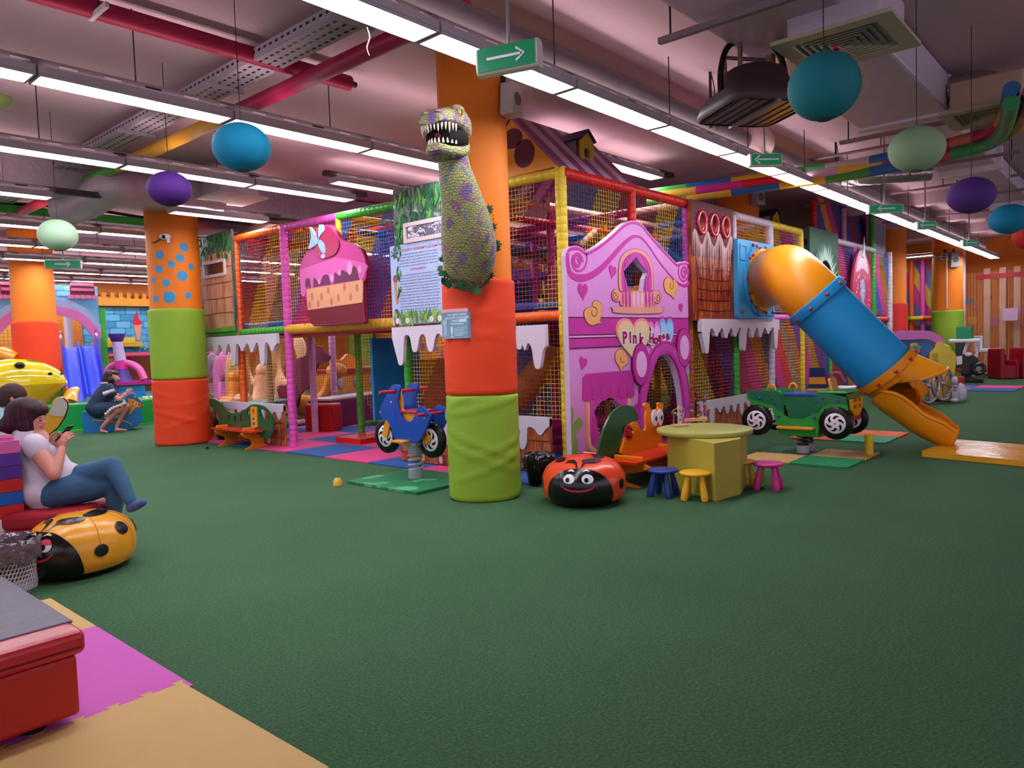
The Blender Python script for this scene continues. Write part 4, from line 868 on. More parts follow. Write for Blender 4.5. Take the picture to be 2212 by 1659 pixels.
q = MB(); drip = op([CP(925, 380), CP(930, 560), CP(950, 590), CP(968, 560), CP(965, 460), CP(1000, 450), CP(1010, 515), CP(1028, 520), CP(1035, 440), CP(1070, 480), CP(1085, 490), CP(1105, 430), CP(1145, 420), CP(1165, 480), CP(1178, 495), CP(1195, 470), CP(1200, 400), CP(1235, 425), CP(1255, 380), CP(1300, 400), CP(1330, 385), CP(1350, 350), CP(1375, 370), CP(1395, 450), CP(1420, 455), CP(1442, 400), CP(1440, 330), CP(1200, 280)], 3)
q.poly(drip, 0, .018, mat('D45CA8', .35), F_)
for x, y, r in ((1318, 365, 26), (1175, 440, 16), (1240, 400, 12), (1075, 475, 10), (1400, 375, 14)): c = CP(x, y); q.poly(circ(c[0], c[1], r*.0023, r*.0036, 16), 0, .020, mat('E890C8', .35), F_)
part(q, 'glaze_drips', cup)
q = MB(); q.poly([CP(972, 535), CP(1420, 458), CP(1418, 645), CP(985, 700)], 0, .016, mat('DC9C78', .45), F_)
for x, y in ((1147, 542), (1276, 516), (1376, 522), (1019, 592), (1094, 593), (1227, 603), (1327, 595), (999, 660), (1067, 650), (1173, 632)): c = CP(x, y); q.poly(circ(c[0], c[1], .03, .055, 16), 0, .018, mat('C87058', .45), F_)
part(q, 'dotted_layer', cup)
q = MB(); q.poly([CP(985, 700), CP(1418, 640), CP(1428, 785), CP(1420, 798), CP(1030, 815), CP(1005, 798)], 0, .016, mat('74182C', .35), F_); part(q, 'base_layer', cup)
q = MB(); c = CP(1150, 150); q.poly(sm([CP(1050, 200), CP(1060, 110), CP(1095, 50), CP(1150, 35), CP(1190, 70), CP(1235, 150), CP(1235, 200), CP(1200, 260), CP(1110, 290), CP(1060, 260)], 4), 0, .03, mat('A01C4C', .25), F_); c = CP(1112, 272); q.poly(circ(c[0], c[1], .05, .03, 12), 0, .032, mat('E8B0D0', .4), F_); part(q, 'strawberry', cup)
q = MB(); LB = mat('90B0CC', .35)
for L_ in (((1078, 150), (1010, 40), (1020, 120), (1000, 215), (1060, 180)), ((1078, 150), (1085, 20), (1130, 60), (1090, 110)), ((1078, 140), (1120, 170), (1135, 240), (1110, 245), (1080, 190))): q.poly(sm([CP(*p) for p in L_], 3), .0, .038, LB, F_)
part(q, 'leaf_bow', cup)
# ---------------------------------------------------------------- jungle panels, poster
def woodcol(N, L, tc, c1, c2, c3, sx=5., sz=5., jj=0.):
    mp = N.new('ShaderNodeMapping'); mp.inputs['Scale'].default_value = (sx*3, sx*3, sz*.35); L.new(tc.outputs['Object'], mp.inputs[0])
    n = N.new('ShaderNodeTexNoise'); n.inputs['Scale'].default_value = 2; n.inputs['Detail'].default_value = 5; n.inputs['Distortion'].default_value = .6; L.new(mp.outputs[0], n.inputs['Vector'])
    r = ramp(N, [(.3, c1), (.52, c2), (.72, c3)]); L.new(n.outputs['Fac'], r.inputs[0]); return r.outputs[0]
PLANK = matn('m_fence_planks', lambda N, L, tc: woodcol(N, L, tc, '6E2C14', 'A85A34', 'C07A50', 4), .5)
TREEB = matn('m_tree_planks', lambda N, L, tc: woodcol(N, L, tc, 'A8684C', 'C08868', 'D0A084', 2), .45)
DWOOD = matn('m_dark_planks', lambda N, L, tc: woodcol(N, L, tc, '4A1010', '8C3414', 'B85C24', 2.5), .5, 0)
JUNG = matn('m_jungle_print', lambda N, L, tc: woodcol(N, L, tc, '12402C', '4C8440', 'B0B8A8', 4, 14), .35, .3)
BARK = matn('m_bark_print', lambda N, L, tc: woodcol(N, L, tc, '28302C', '48584C', '8C9084', 5), .4, .2)
def foliage(q, F, x0, x1, ztop, seed, cols, n=60, drop=.45, z0=.004, ln=.16):
    r = random.Random(seed)
    for i in range(n):
        x = r.uniform(x0+.05, x1-.05); z = ztop-r.uniform(.03, 1)**1.5*drop; L_ = r.uniform(.5, 1.1)*ln; w_ = L_*.16; a = r.uniform(-.5, .5); z = max(z, ztop-drop)
        pts = [(x, z), (x+w_+a*L_*.5, z-L_*.5), (x+a*L_, z-L_), (x-w_+a*L_*.5, z-L_*.5)]; pts = [(min(max(p[0], x0+.005), x1-.005), min(p[1], ztop-.005)) for p in pts]
        q.poly(pts, 0, z0+.00008*i, cols[i % len(cols)], F)
GCOLS = [mat('1E6A3C', .4), mat('3C8C3C', .4), mat('0E4A30', .4), mat('5C9038', .4), mat('1C5438', .4)]
def planks(q, F, x0, x1, z0, z1, rows, m, seam, z=.006, seed=1):
    r = random.Random(seed); q.poly([(x0, z0), (x1, z0), (x1, z1), (x0, z1)], 0, z, m, F)
    for i in range(1, rows):
        zz = z0+(z1-z0)*i/rows; band(q, [(x0, zz+r.uniform(-.01, .01)), ((x0+x1)/2, zz+r.uniform(-.01, .01)), (x1, zz)], .014, 0, z+.002, seam, F)
    for i in range(rows):
        for k in range(2): xx = x0+(x1-x0)*r.uniform(.15, .85); band(q, [(xx, z0+(z1-z0)*i/rows), (xx, z0+(z1-z0)*(i+1)/rows)], .008, 0, z+.002, seam, F)
SEAM = mat('6A2C18', .5)
def mirror_window(q, F, a, b, c, d, z, fm):
    q.poly([rrect(a, b, c, d, .02), rrect(a+.05, b+.05, c-.05, d-.05, .015)], 0, z+.02, fm, F); q.poly([(a+.04, b+.04), (c-.04, b+.04), (c-.04, d-.04), (a+.04, d-.04)], 0, z, mat('8C8494', .12, .1, 3, .4, 7, metal=.9), F)
FRM = mat('D0B4BC', .4)
t = thing('jungle_panel', 'printed tree house panel with leafy top and small window beside the dotted column', 'facade panel', (0, 0, 0)); F_ = FL(6.14)
a, b = LP(425, 520, 6.14), LP(510, 711, 6.14); x0, x1 = a[0], b[0]; z0, z1 = 1.86, a[1]+.03
q = MB().poly([(x0, z0), (x1, z0), (x1, z1+.02), (x0, z1)], -.04, 0, BARK, F_); part(q, 'board', t)
q = MB(); xa, xb = LP(436, 560, 6.14)[0], LP(499, 560, 6.14)[0]; planks(q, F_, xa, xb, z0+.06, z1-.32, 5, TREEB, SEAM); q.poly([(x0+.01, z0+.005), (x1-.01, z0+.005), (x1-.01, z0+.09), (x0+.01, z0+.06)], 0, .01, GCOLS[3], F_); part(q, 'plank_print', t)
q = MB(); foliage(q, F_, x0, x1, z1, 3, GCOLS, 70, .35, .01); part(q, 'leaf_print', t)
q = MB(); wa, wb = LP(442, 603, 6.14), LP(488, 558, 6.14); mirror_window(q, F_, wa[0], wa[1], wb[0], wb[1], .012, FRM); part(q, 'mirror_window', t)
t = thing('jungle_panel', 'tall jungle tree panel with silver window behind the dinosaur neck', 'facade panel', (0, 0, 0)); xp = 6.2; F_ = FL(xp)
a = LP(848, 412, xp); x0, x1 = a[0], a[0]+1.2; z0, z1 = 1.84, a[1]
q = MB().poly([(x0, z0), (x1, z0), (x1, z1-.03), (x0, z1)], -.04, 0, BARK, F_); part(q, 'board', t)
q = MB(); planks(q, F_, x0+.2, x1-.05, z0+.05, z1-.55, 6, TREEB, SEAM, seed=4); part(q, 'plank_print', t)
q = MB(); foliage(q, F_, x0, x1, z1-.03, 8, GCOLS, 110, .5, .01); foliage(q, F_, x0, x0+.18, z1-.4, 9, GCOLS, 50, .9, .02, .1); part(q, 'leaf_print', t)
q = MB(); wa, wb = LP(877, 527, xp), LP(955, 468, xp); mirror_window(q, F_, wa[0], wa[1], x1-.02, wb[1], .022, FRM); part(q, 'mirror_window', t)
# rules poster
t = thing('rules_poster', 'pale blue rules poster with small animals and daisies, under the jungle panel', 'poster', (0, 0, 0)); xp = 6.185; F_ = FL(xp)
a, b = LP(842, 533, xp), LP(849, 703, xp); x0, x1, z0, z1 = a[0], a[0]+.98, b[1], a[1]
q = MB().poly([(x0, z0), (x1, z0), (x1, z1+.0), (x0, z1)], -.012, 0, mat('A8B8E0', .25, .04), F_); part(q, 'sheet', t)
q = MB(); INK = mat('4C4468', .6); RINK = mat('B83058', .5)
write(q, 'Инструкция к лабиринту «Джунгли»', (x0+x1)/2+.05, z1-.09, .052, .003, RINK, F_, True); write(q, 'Запрещается:', (x0+x1)/2+.05, z1-.34, .045, .003, RINK, F_, True)
r = random.Random(2); words_ = 'посещение лабиринта детям до семи лет разрешено только вместе со взрослыми просим соблюдать правила бегать прыгать толкать других детей приносить еду и напитки внутрь оставлять обувь на местах следить за своими детьми'.split()
for i in range(26):
    s_ = ' '.join(r.choice(words_) for _ in range(8 if i < 5 else 9))[:52]; z = z1-.14-.036*i-(.08 if i > 4 else 0); write(q, s_, x0+.17, z, .0265, .003, INK, F_)
write(q, 'Хорошей игры! Администрация', (x0+x1)/2+.05, z0+.075, .045, .006, RINK, F_, True); part(q, 'printed_text', t)
q = MB(); foliage(q, F_, x0, x1, z0+.2, 5, [mat('5C9C3C', .4), mat('8CB858', .4), mat('4C8434', .4)], 60, .1, .003, .16)
for x in (x0+.1, x0+.75, x0+.9, x0+.3):
    for k in range(9): aa = 2*pi*k/9; q.poly(circ(x+.025*cos(aa), z0+.05+.025*sin(aa), .017, .008, 8, rot=aa), 0, .010, mat('E8E4EC', .4), F_)
    q.poly(circ(x, z0+.05, .012, n=10), 0, .012, YEL, F_)
part(q, 'grass_print', t)
q = MB(); ANB = mat('8C6450', .5)    # small generic animals along the left side
q.poly(circ(x0+.09, z1-.12, .03, .035), 0, .004, mat('3C4468', .5), F_)
for k in range(7): aa = 2*pi*k/7; q.poly(circ(x0+.09+.055*cos(aa), z1-.1+.05*sin(aa), .026, .008, 8, rot=aa), 0, .005, mat('2C3460', .5), F_)
q.poly(sm([(x0+.06, z1-.42), (x0+.12, z1-.42), (x0+.11, z1-.55), (x0+.14, z1-.7), (x0+.09, z1-.75), (x0+.06, z1-.55)], 3), 0, .004, mat('B88868', .5), F_); q.poly(circ(x0+.09, z1-.42, .045, .05), 0, .006, mat('8C5440', .5), F_)
q.poly(sm([(x0+.05, z1-.84), (x0+.11, z1-.82), (x0+.12, z1-1.0), (x0+.1, z1-1.1), (x0+.05, z1-1.05)], 3), 0, .004, mat('5C3028', .5), F_); part(q, 'animal_prints', t)
# notice on the middle column
cc = (5.235, 5.02); fM = on_col(cc, .355, off=.006)
a0, zt = col_uv(None, cc, 964, 676, .36); a1, zb = col_uv(None, cc, 1019, 730, .36)
M_ = None; aa = (a0+a1)/2; pc = V((*[fM(aa, 0)[k] for k in (0, 1)], 0)); tdir = V((fM(a1, 0)[0]-fM(a0, 0)[0], fM(a1, 0)[1]-fM(a0, 0)[1], 0)); wd = tdir.length
t = thing('notice', 'small blue printed notice with exclamation mark on the red column padding', 'notice', (fM(a0, 0)[0], fM(a0, 0)[1], zb)); hh = zt-zb
nrm = V((tdir.y, -tdir.x, 0)).normalized(); F_ = frame(V((0, 0, 0))+nrm*.055, tdir, (0, 0, 1))
part(MB().poly([(0, 0), (wd, 0), (wd, hh), (0, hh)], -.05, 0, mat('6C98B4', .25), F_).poly([(0, hh-.0), (wd, hh), (wd, hh+.03), (0, hh+.03)], -.02, .001, mat('E0A8B0', .3), F_), 'sheet', t)
q = MB(); WN = mat('D8E4EC', .4)
for i, s_ in enumerate(('НА ТЕРРИТОРИИ', 'ДЕТСКОЙ ПЛОЩАДКИ', 'РАБОТАЕТ', '"ФОТОГРАФ"')): write(q, s_, wd*.6, hh*(.86-.115*i), hh*.1, .002, WN, F_, True, .001)
q.poly([(wd*.68, hh*.62), (wd*.96, hh*.62), (wd*.96, hh*.72), (wd*.68, hh*.72)], 0, .0015, WN, F_)
q.poly([(wd*.36, hh*.16), (wd*.41, hh*.16), (wd*.43, hh*.44), (wd*.34, hh*.44)], 0, .002, WN, F_); q.poly(circ(wd*.385, hh*.08, wd*.03), 0, .002, WN, F_)
for i in range(6): q.poly([(wd*.48, hh*(.38-.055*i)), (wd*(.92-.05*(i % 3)), hh*(.38-.055*i)), (wd*(.92-.05*(i % 3)), hh*(.395-.055*i)), (wd*.48, hh*(.395-.055*i))], 0, .002, WN, F_)
q.poly(circ(wd*.12, hh*.62, wd*.08, hh*.12), 0, .002, mat('A8C0D0', .4), F_); q.poly(sm([(wd*.08, hh*.5), (wd*.18, hh*.5), (wd*.2, hh*.2), (wd*.12, hh*.06), (wd*.06, hh*.2)], 3), 0, .002, mat('9CB8CC', .4), F_)
part(q, 'printed_text', t)
# ---------------------------------------------------------------- icing fascias and biscuit fences
ICE = mat('CFC2D4', .3, .03)
def fascia(name_lab, F, x0, x1, ztop, thick, seed, big=(), n=8, zlow=.2):
    r = random.Random(seed); pts = [(x1, ztop), (x0, ztop)]; k = n
    prof = []
    for i in range(k):
        c = x0+(x1-x0)*(i+.5)/k; w_ = (x1-x0)/k; d_ = .46 if i in big else r.uniform(.2, .3)
        prof += [(c-w_*.5, ztop-zlow*.66), (c-w_*.3, ztop-zlow*.85), (c-w_*.2, ztop-d_*.9), (c-w_*.1, ztop-d_-.025), (c+w_*.1, ztop-d_-.025), (c+w_*.2, ztop-d_*.9), (c+w_*.33, ztop-zlow*.95)]
    prof = prof[1:]+[(x1, ztop-zlow*.8)]
    if 0 in big: prof[0] = (x0, ztop-zlow*.9)
    pts += [(x0, ztop-zlow)]+op(prof, 3)
    t = thing('icing_fascia', name_lab, 'fascia', (0, 0, 0)); part(MB().poly(pts, 0, thick, ICE, F), 'drips', t, bev=.012); return t
fascia('white dripping icing board below the leafy panel, left', FL(6.12), -12.82, -10.12, 1.78, .05, 1, (0, 4, 7), 9, .2)
fascia('white dripping icing board under the rules poster', FL(6.22), -7.5, -5.75, 1.76, .05, 2, (0,), 6, .16)
fascia('short white icing board between orange column and yellow post', FL(6.42), -6.15, -5.1, 1.70, .05, 4, (3,), 4, .3)
fascia('long white icing board under the slide entry and plank panel', frame((0, 4.9, 0), (1, 0, 0), (0, 0, 1)), 9.56, 12.4, 1.76, .06, 3, (0, 4, 8), 9, .2)
def fence(lab, F, x0, x1, h_, n, seed, z0=.03, flip=False):
    r = random.Random(seed); t = thing('biscuit_fence', lab, 'fence panel', (0, 0, 0))
    q = MB().poly([(x0, z0), (x1, z0), (x1, h_), (x0, h_)], -.04, 0, PLANK, F); k = int((x1-x0)/.11)
    for i in range(1, k): band(q, [(x0+(x1-x0)*i/k, z0), (x0+(x1-x0)*i/k, h_-.1)], .008, 0, .002, SEAM, F)
    for z in (z0+.12, z0+.36):
        q.poly([(x0, z), (x1, z), (x1, z+.06), (x0, z+.06)], 0, .007, PLANK, F); band(q, [(x0, z), (x1, z)], .008, 0, .008, SEAM, F)
    part(q, 'planks', t)
    for i in range(max(2, int((x1-x0)*3))):     # little sweets and flowers at the foot
        x = x0+.1+(x1-x0-.2)*i/max(1, int((x1-x0)*3)); c = (mat('C02830', .4), mat('D8A040', .4), mat('C8B0B8', .4), mat('4C7C30', .4))[i % 4]; q = MB(); q.poly(circ(x, z0+.06, .035, .045, 12), 0, .009, c, F); q.poly(circ(x+.04, z0+.04, .02, n=10), 0, .008, mat('A81C28', .4), F); part(q, 'painted_sweet', t)
    prof = []
    for i in range(n):
        c = x0+(x1-x0)*(i+.5)/n; w_ = (x1-x0)/n; d_ = r.choice((.16, .26, .34, .2)); prof += [(c-w_*.5, h_-.1), (c-w_*.3, h_-.12), (c-w_*.26, h_-d_*.8), (c-w_*.1, h_-d_-.02), (c+w_*.1, h_-d_-.02), (c+w_*.26, h_-d_*.8), (c+w_*.3, h_-.12)]
    q = MB().poly([(x1, h_+.02), (x0, h_+.02), (x0, h_-.08)]+op(prof[1:], 2)+[(x1, h_-.08)], -.038, .014, ICE, F); part(q, 'icing', t); return t
fence('long wooden plank fence with white icing behind the green aeroplane bench', FL(6.14), -12.8, -10.14, .66, 11, 1)
fence('plank fence with icing behind the blue motorcycle', FL(6.18), -7.42, -5.9, .66, 6, 2)
fence('short plank fence with icing behind the black bin', FL(6.42), -6.2, -5.12, .64, 4, 6)
fence('plank fence with icing between bead maze table and green car', FR, 9.56, 12.35, .56, 11, 4)
# ---------------------------------------------------------------- dark plank panel with three rings, tropical panel, strawberry house
F_ = frame((0, 4.88, 0), (1, 0, 0), (0, 0, 1)); RPP = lambda u, v: RP(u, v, 4.88)
def RC_(x, y): return RPP(1400+x/3.687, 380+y/3.687)
t = thing('plank_panel', 'dark red plank panel with three red ring windows and white fringe', 'facade panel', (0, 0, 0))
x0, x1 = RC_(345, 600)[0], RC_(680, 600)[0]; z0, z1 = RC_(345, 1150)[1], RC_(345, 185)[1]
rings = [RC_(420, 370), RC_(517, 392), RC_(608, 410)]; rr_ = .125
q = MB().poly([[(x0, z0), (x1, z0), (x1, z1), (x0, z1)]]+[circ(c[0], c[1], rr_*.8, rr_*1.0, 24) for c in rings], -.05, 0, DWOOD, F_); part(q, 'board', t)
q = MB().poly([[(x0, z1-.78), (x1, z1-.78), (x1, z1), (x0, z1)]]+[circ(c[0], c[1], rr_*.8, rr_*1.0, 24) for c in rings], 0, .003, mat('561424', .6), F_); part(q, 'maroon_top', t)
for c in rings: part(MB().tube([(a, b, .015) for a, b in circ(c[0], c[1], rr_*.95, rr_*1.2, 28)], .028, mat('B01830', .25, coat=.5), 10, F_, closed=True), 'ring', t)
q = MB(); r = random.Random(4)
for i in range(70):
    x = x0+.04+(x1-x0-.08)*i/70; top = z1-.5+.1*cos((x-rings[0][0])*2*pi/(rings[1][0]-rings[0][0]))*(-1) ; L_ = r.uniform(.15, .5); w_ = r.uniform(.003, .008)
    q.poly([(x-w_, top), (x+w_, top), (x+r.uniform(-.03, .03), top-L_)], 0, .006+.0001*i, mat('CCA8A8', .4), F_)
for c in rings:
    for k in range(16): aa = 2*pi*k/16; q.poly([(c[0]+.13*cos(aa-.05), c[1]+.16*sin(aa-.05)), (c[0]+.13*cos(aa+.05), c[1]+.16*sin(aa+.05)), (c[0]+.19*cos(aa), c[1]+.23*sin(aa))], 0, .004, mat('9C6870', .4), F_)
part(q, 'fringe_print', t)
q = MB()
for i in range(1, 6): zz = z0+(z1-.78-z0)*i/6; band(q, [(x0+.15, zz), ((x0+x1)/2, zz-.02), (x1-.15, zz)], .014, 0, .003, mat('3C0C0C', .5), F_)
for xx in (x0+.14, x1-.14): band(q, [(xx, z0), (xx+.02, (z0+z1)/2-.3), (xx, z1-.8)], .016, 0, .003, mat('4A140C', .5), F_)
c = RC_(515, 735); q.poly(circ(c[0], c[1], .045, .09, 16), 0, .004, mat('B8502C', .4), F_); q.poly(circ(c[0], c[1], .03, .06, 16), 0, .005, mat('4A100C', .4), F_); part(q, 'plank_seams', t)
t = thing('palm_arch', 'dark green panel with white palm fronds round an arch, above the slide', 'facade panel', (0, 0, 0)); x0, x1, z1, z0 = 14.0, 15.6, RPP(1732, 484)[1], 1.86
cx_, cz_ = (x0+x1)/2+.05, 2.35; hole = [(cx_-.42, z0+.1)]+circ(cx_, cz_, .42, .55, 16, pi, 0)+[(cx_+.42, z0+.1)]
q = MB().poly([[(x0, z0), (x1, z0), (x1, z1), (x0, z1)], hole], -.04, 0, mat('124C34', .6), F_); part(q, 'board', t)
q = MB(); r = random.Random(7)
for i in range(64):
    aa = pi*(i+.5)/64; a2 = aa+r.uniform(-.15, .15); L_ = r.uniform(.18, .42); p0 = (cx_+.44*cos(aa), cz_+.57*sin(aa)); p1 = (min(max(p0[0]+L_*cos(a2), x0), x1), min(p0[1]+L_*sin(a2), z1)); w_ = .02
    q.poly([(p0[0]-w_*sin(aa), p0[1]+w_*cos(aa)), (p0[0]+w_*sin(aa), p0[1]-w_*cos(aa)), p1], 0, .003+.0001*i, mat('B8C8C0', .4) if i % 3 else mat('5C9C80', .4), F_)
part(q, 'frond_print', t)
part(MB().box((cx_, 0, 0), (1.2, .02, 1.5), mat('2C5C94', .5), T(0, 5.3, 2.5)), 'blue_backing', t)
t = thing('strawberry_panel', 'tall strawberry house panel with blue window and pale door on the far net wall', 'facade panel', (0, 0, 0)); xs, zs = RP(1862, 640, 4.85)
F2 = frame((0, 4.84, 0), (1, 0, 0), (0, 0, 1)); q = MB().poly(sm([(xs-.35, zs-.95), (xs-.62, zs-.3), (xs-.66, zs+.2), (xs-.45, zs+.72), (xs, zs+1.02), (xs+.45, zs+.72), (xs+.66, zs+.2), (xs+.62, zs-.3), (xs+.35, zs-.95)], 5), -.05, 0, mat('B83860', .35), F2); part(q, 'berry', t)
q = MB().poly(sm([(xs-.42, zs+.5), (xs-.3, zs+.75), (xs, zs+.98), (xs+.3, zs+.75), (xs+.42, zs+.5), (xs, zs+.6)], 4), 0, .004, mat('D8A8C4', .35), F2)
q.poly([(xs-.1, zs+.86), (xs+.02, zs+1.0), (xs+.12, zs+1.3), (xs+.16, zs+.95), (xs+.1, zs+.82)], 0, .02, mat('A0B0B0', .4), F2); part(q, 'cream_top', t)
q = MB().poly(circ(xs+.02, zs+.12, .16, .26, 20), 0, .006, mat('88A8C8', .3), F2).box((xs+.02, zs+.12, .007), (.02, .5, .003), WHITE, F2).box((xs+.02, zs+.12, .007), (.3, .02, .003), WHITE, F2); part(q, 'window_print', t)
q = MB().poly([(xs-.25, zs-.93)]+circ(xs, zs-.45, .27, .35, 14, pi, 0)+[(xs+.25, zs-.93)], 0, .006, mat('B8A8D8', .35), F2); part(q, 'door_print', t)
q = MB(); r = random.Random(8)
for i in range(60):
    a_, b_ = r.uniform(-.55, .55), r.uniform(-.8, .45)
    if abs(a_) < .3 and b_ < -.05: continue
    q.poly(circ(xs+a_*(1-.3*abs(b_)), zs+b_, .012, .025, 8), 0, .005, mat('E8C8D0', .4), F2)
part(q, 'seed_dots', t)
# pale gable board at the end of the frame and the dormer tower panel
single(MB().box((19.1, 5.1, 3.65), (1.4, .06, 1.1), mat('B080A8', .5)).box((19.15, 5.06, 3.7), (1.0, .02, .7), mat('7C7C94', .5)), 'mauve_board', 'mauve board with grey rectangle high at the end of the play frame', 'board')
# ================================================================ tube slide
def PD(u, v, d): return V((0, 0, EYE))+ray(u, v)*(d/FPX)
SBL = mat('1E90D0', .42, .03, 2, .12, 180); SYE = mat('E08C14', .38, .03, 2, .12, 180); SPL = mat('3C94CC', .4, .03); BOLT = mat('B01430', .25)
t = thing('tube_slide', 'big tube slide with blue middle, yellow elbow and open yellow snout over the landing mat', 'slide', (0, 0, 0))
pl = [RP(1588, 518, 4.9), RP(1668, 690, 4.9)]; px0, px1 = 10.72, 12.12; pz0, pz1 = 1.77, 2.98; pcx, pcz = 11.5, 2.38
F_ = frame((0, 4.84, 0), (1, 0, 0), (0, 0, 1))
part(MB().poly([rrect(px0, pz0, px1, pz1, .06), circ(pcx, pcz, .47, .47, 28)], -.05, .03, SPL, F_).poly([circ(pcx, pcz, .57, .57, 32), circ(pcx, pcz, .46, .46, 32)], .03, .07, SPL, F_)
     .poly([rrect(px0+.07, pz1-.32, px0+.32, pz1-.07, .03), rrect(px0+.1, pz1-.29, px0+.29, pz1-.1, .02)], .03, .042, SPL, F_).poly([rrect(px1-.36, pz0+.05, px1-.07, pz0+.25, .03), rrect(px1-.33, pz0+.08, px1-.1, pz0+.22, .02)], .03, .042, SPL, F_), 'entry_plate', t, bev=.02)
rs = .385; E0 = V((pcx, 4.8, pcz)); J1 = PD(1760, 646, 9.75); J2 = PD(1914, 802, 9.55); d12 = (J2-J1).normalized()
el = []
for i in range(13):
    k = i/12; el.append(E0*(1-k)**3+3*(E0+V((0, -.55, .02)))*(1-k)**2*k+3*(J1-d12*.75)*(1-k)*k*k+J1*k**3)
el.append(J1+d12*.08)
part(MB().tube(el, [.455-.07*min(1, i/9) for i in range(len(el))], SYE, 40, caps=False), 'elbow_tube', t)
part(MB().tube([J1, J2], rs, SBL, 40, caps=False).tube([J1-d12*.03, J1-d12*.028, J1+d12*.1, J1+d12*.12], [rs-.02, rs+.035, rs+.035, rs-.02], SBL, 40), 'straight_tube', t, bev=.01)
part(MB().tube([E0+V((0, .03, 0)), E0+V((0, -.088, 0)), E0+V((0, -.09, 0))], [.495, .495, .43], SYE, 40), 'flange', t, bev=.01)
def ringframe(c, d): 
    a = d.cross(V((0, 0, 1))).normalized(); b = a.cross(d); return a, b
def bolts(c, d, r, n, par, k0=0):
    a, b = ringframe(c, d)
    for i in range(n):
        w_ = 2*pi*(i+k0)/n; p = c+(a*cos(w_)+b*sin(w_))*r; part(MB().ell(p, .026, BOLT, 10, 6), 'bolt', par)
bolts(J1+d12*.05, d12, rs+.04, 10, t, .4); bolts(E0+V((0, -.05, 0)), V((0, -1, 0)), .5, 10, t, .3)
for a in range(10): w_ = 2*pi*a/10; part(MB().ell((pcx+.545*cos(w_), 4.765, pcz+.545*sin(w_)), .026, BOLT, 10, 6), 'bolt', t)
for x, z in ((px0+.1, pz0+.1), (px1-.1, pz0+.1), (px0+.55, pz1-.06), (px1-.12, pz1-.1)): part(MB().ell((x, 4.80, z), .028, BOLT, 10, 6), 'bolt', t)
END = PD(2046, 940, 9.15); END.z = .17
# exit piece: ring -> trough, hood cut away above
def CB(u, v, d, r): return PD(u, v, d)+V((0, 0, r))
q = MB(); path = spline([J2-d12*.02, J2+d12*.2, CB(1932, 903, 9.5, .34), CB(1984, 938, 9.35, .29), CB(2030, 961, 9.2, .27), CB(2068, 975, 9.1, .26)], 6)
n = 26; K = len(path); th = .03; vs_o = []; rows_ = []
def smooth(a, b, x): x = min(1, max(0, (x-a)/(b-a))); return x*x*(3-2*x)
for i, p in enumerate(path):
    s = i/(K-1); tdir = (path[min(i+1, K-1)]-path[max(i-1, 0)]).normalized(); a, b = ringframe(p, tdir)
    if a.dot(V((1, 0, 0))) < -9: a = -a
    ext = pi*(1-smooth(.1, .34, s))+rad(92)*smooth(.1, .34, s); side = .05*smooth(.3, .5, s)*(1-smooth(.8, 1, s)); r_ = rs*(1-.33*smooth(.1, .6, s))
    outer = []; inner = []
    for j in range(n+1):
        w_ = -pi/2-ext+2*ext*j/n; e = abs(2*j/n-1); up = b*side*max(0, (e-.6)/.4)
        dr = a*cos(w_)+b*sin(w_); outer.append(p+dr*r_+up); inner.append(p+dr*(r_-th)+up)
    rows_.append((outer, inner))
vs = [v for o_, i_ in rows_ for v in o_+i_]; W_ = 2*(n+1); fs = []
for i in range(K-1):
    for j in range(n):
        a_, b_ = i*W_+j, (i+1)*W_+j; fs.append((a_, a_+1, b_+1, b_)); a_ += n+1; b_ += n+1; fs.append((a_, b_, b_+1, a_+1))
    for j in (0, n): a_, b_ = i*W_+j, (i+1)*W_+j; fs.append((a_, b_, b_+n+1, a_+n+1) if j == 0 else (a_, a_+n+1, b_+n+1, b_))
for j in range(n): a_ = (K-1)*W_+j; fs.append((a_, a_+1, a_+n+2, a_+n+1))
q.add(vs, fs, SYE, True)
for side_ in (0, n):   # rolled rim
    rim = [rows_[i][0][side_].lerp(rows_[i][1][side_], .5) for i in range(int(K*.22), K)]; q.tube(rim, .028, SYE, 8)
q.tube([rows_[-1][0][j].lerp(rows_[-1][1][j], .5) for j in range(n+1)], .026, SYE, 8)
part(q, 'exit_trough', t)
part(MB().tube([J2-d12*.06, J2+d12*.05], rs+.03, SYE, 40, caps=False), 'exit_collar', t)
# hood: upper shell running nearly level and narrowing to a beak
q = MB(); hd = PD(2050, 808, 9.15)-PD(1962, 772, 9.35); hd = hd.normalized(); top0 = J2; m_ = 12; rows_ = []
a, b = ringframe(J2, d12); TIP = PD(2046, 798, 9.15)
for i in range(m_+1):
    s = i/m_; row = []
    for j in range(17):
        w_ = pi/2+(j/16-.5)*2*rad(125); rim = J2+(a*cos(w_)+b*sin(w_))*rs
        e = (j/16-.5)*2; tgt = TIP+a*(-e)*.3*(1-.15*abs(e))+V((0, 0, .03-.1*e*e)); L_ = s*(1-.42*abs(e)**3)
        row.append(rim.lerp(tgt, L_))
    rows_.append(row)
vs = [p for r_ in rows_ for p in r_]+[p+V((0, 0, -.02))+(J2-p)*.03 for r_ in rows_ for p in r_]; N_ = (m_+1)*17
fs = []
for i in range(m_):
    for j in range(16): a_ = i*17+j; fs += [(a_, a_+17, a_+18, a_+1), (a_+N_, a_+1+N_, a_+18+N_, a_+17+N_)]
q.add(vs, fs, SYE, True); q.tube([rows_[m_][j]-V((0, 0, .01)) for j in range(17)], .018, SYE, 8); part(q, 'exit_hood', t)
bolts(J2+d12*.02, d12, rs+.035, 10, t, .15)
c = rows_[5][11]; part(MB().ell(c+V((0, 0, .0)), (.1, .1, .06), SYE), 'eye_bump', t)
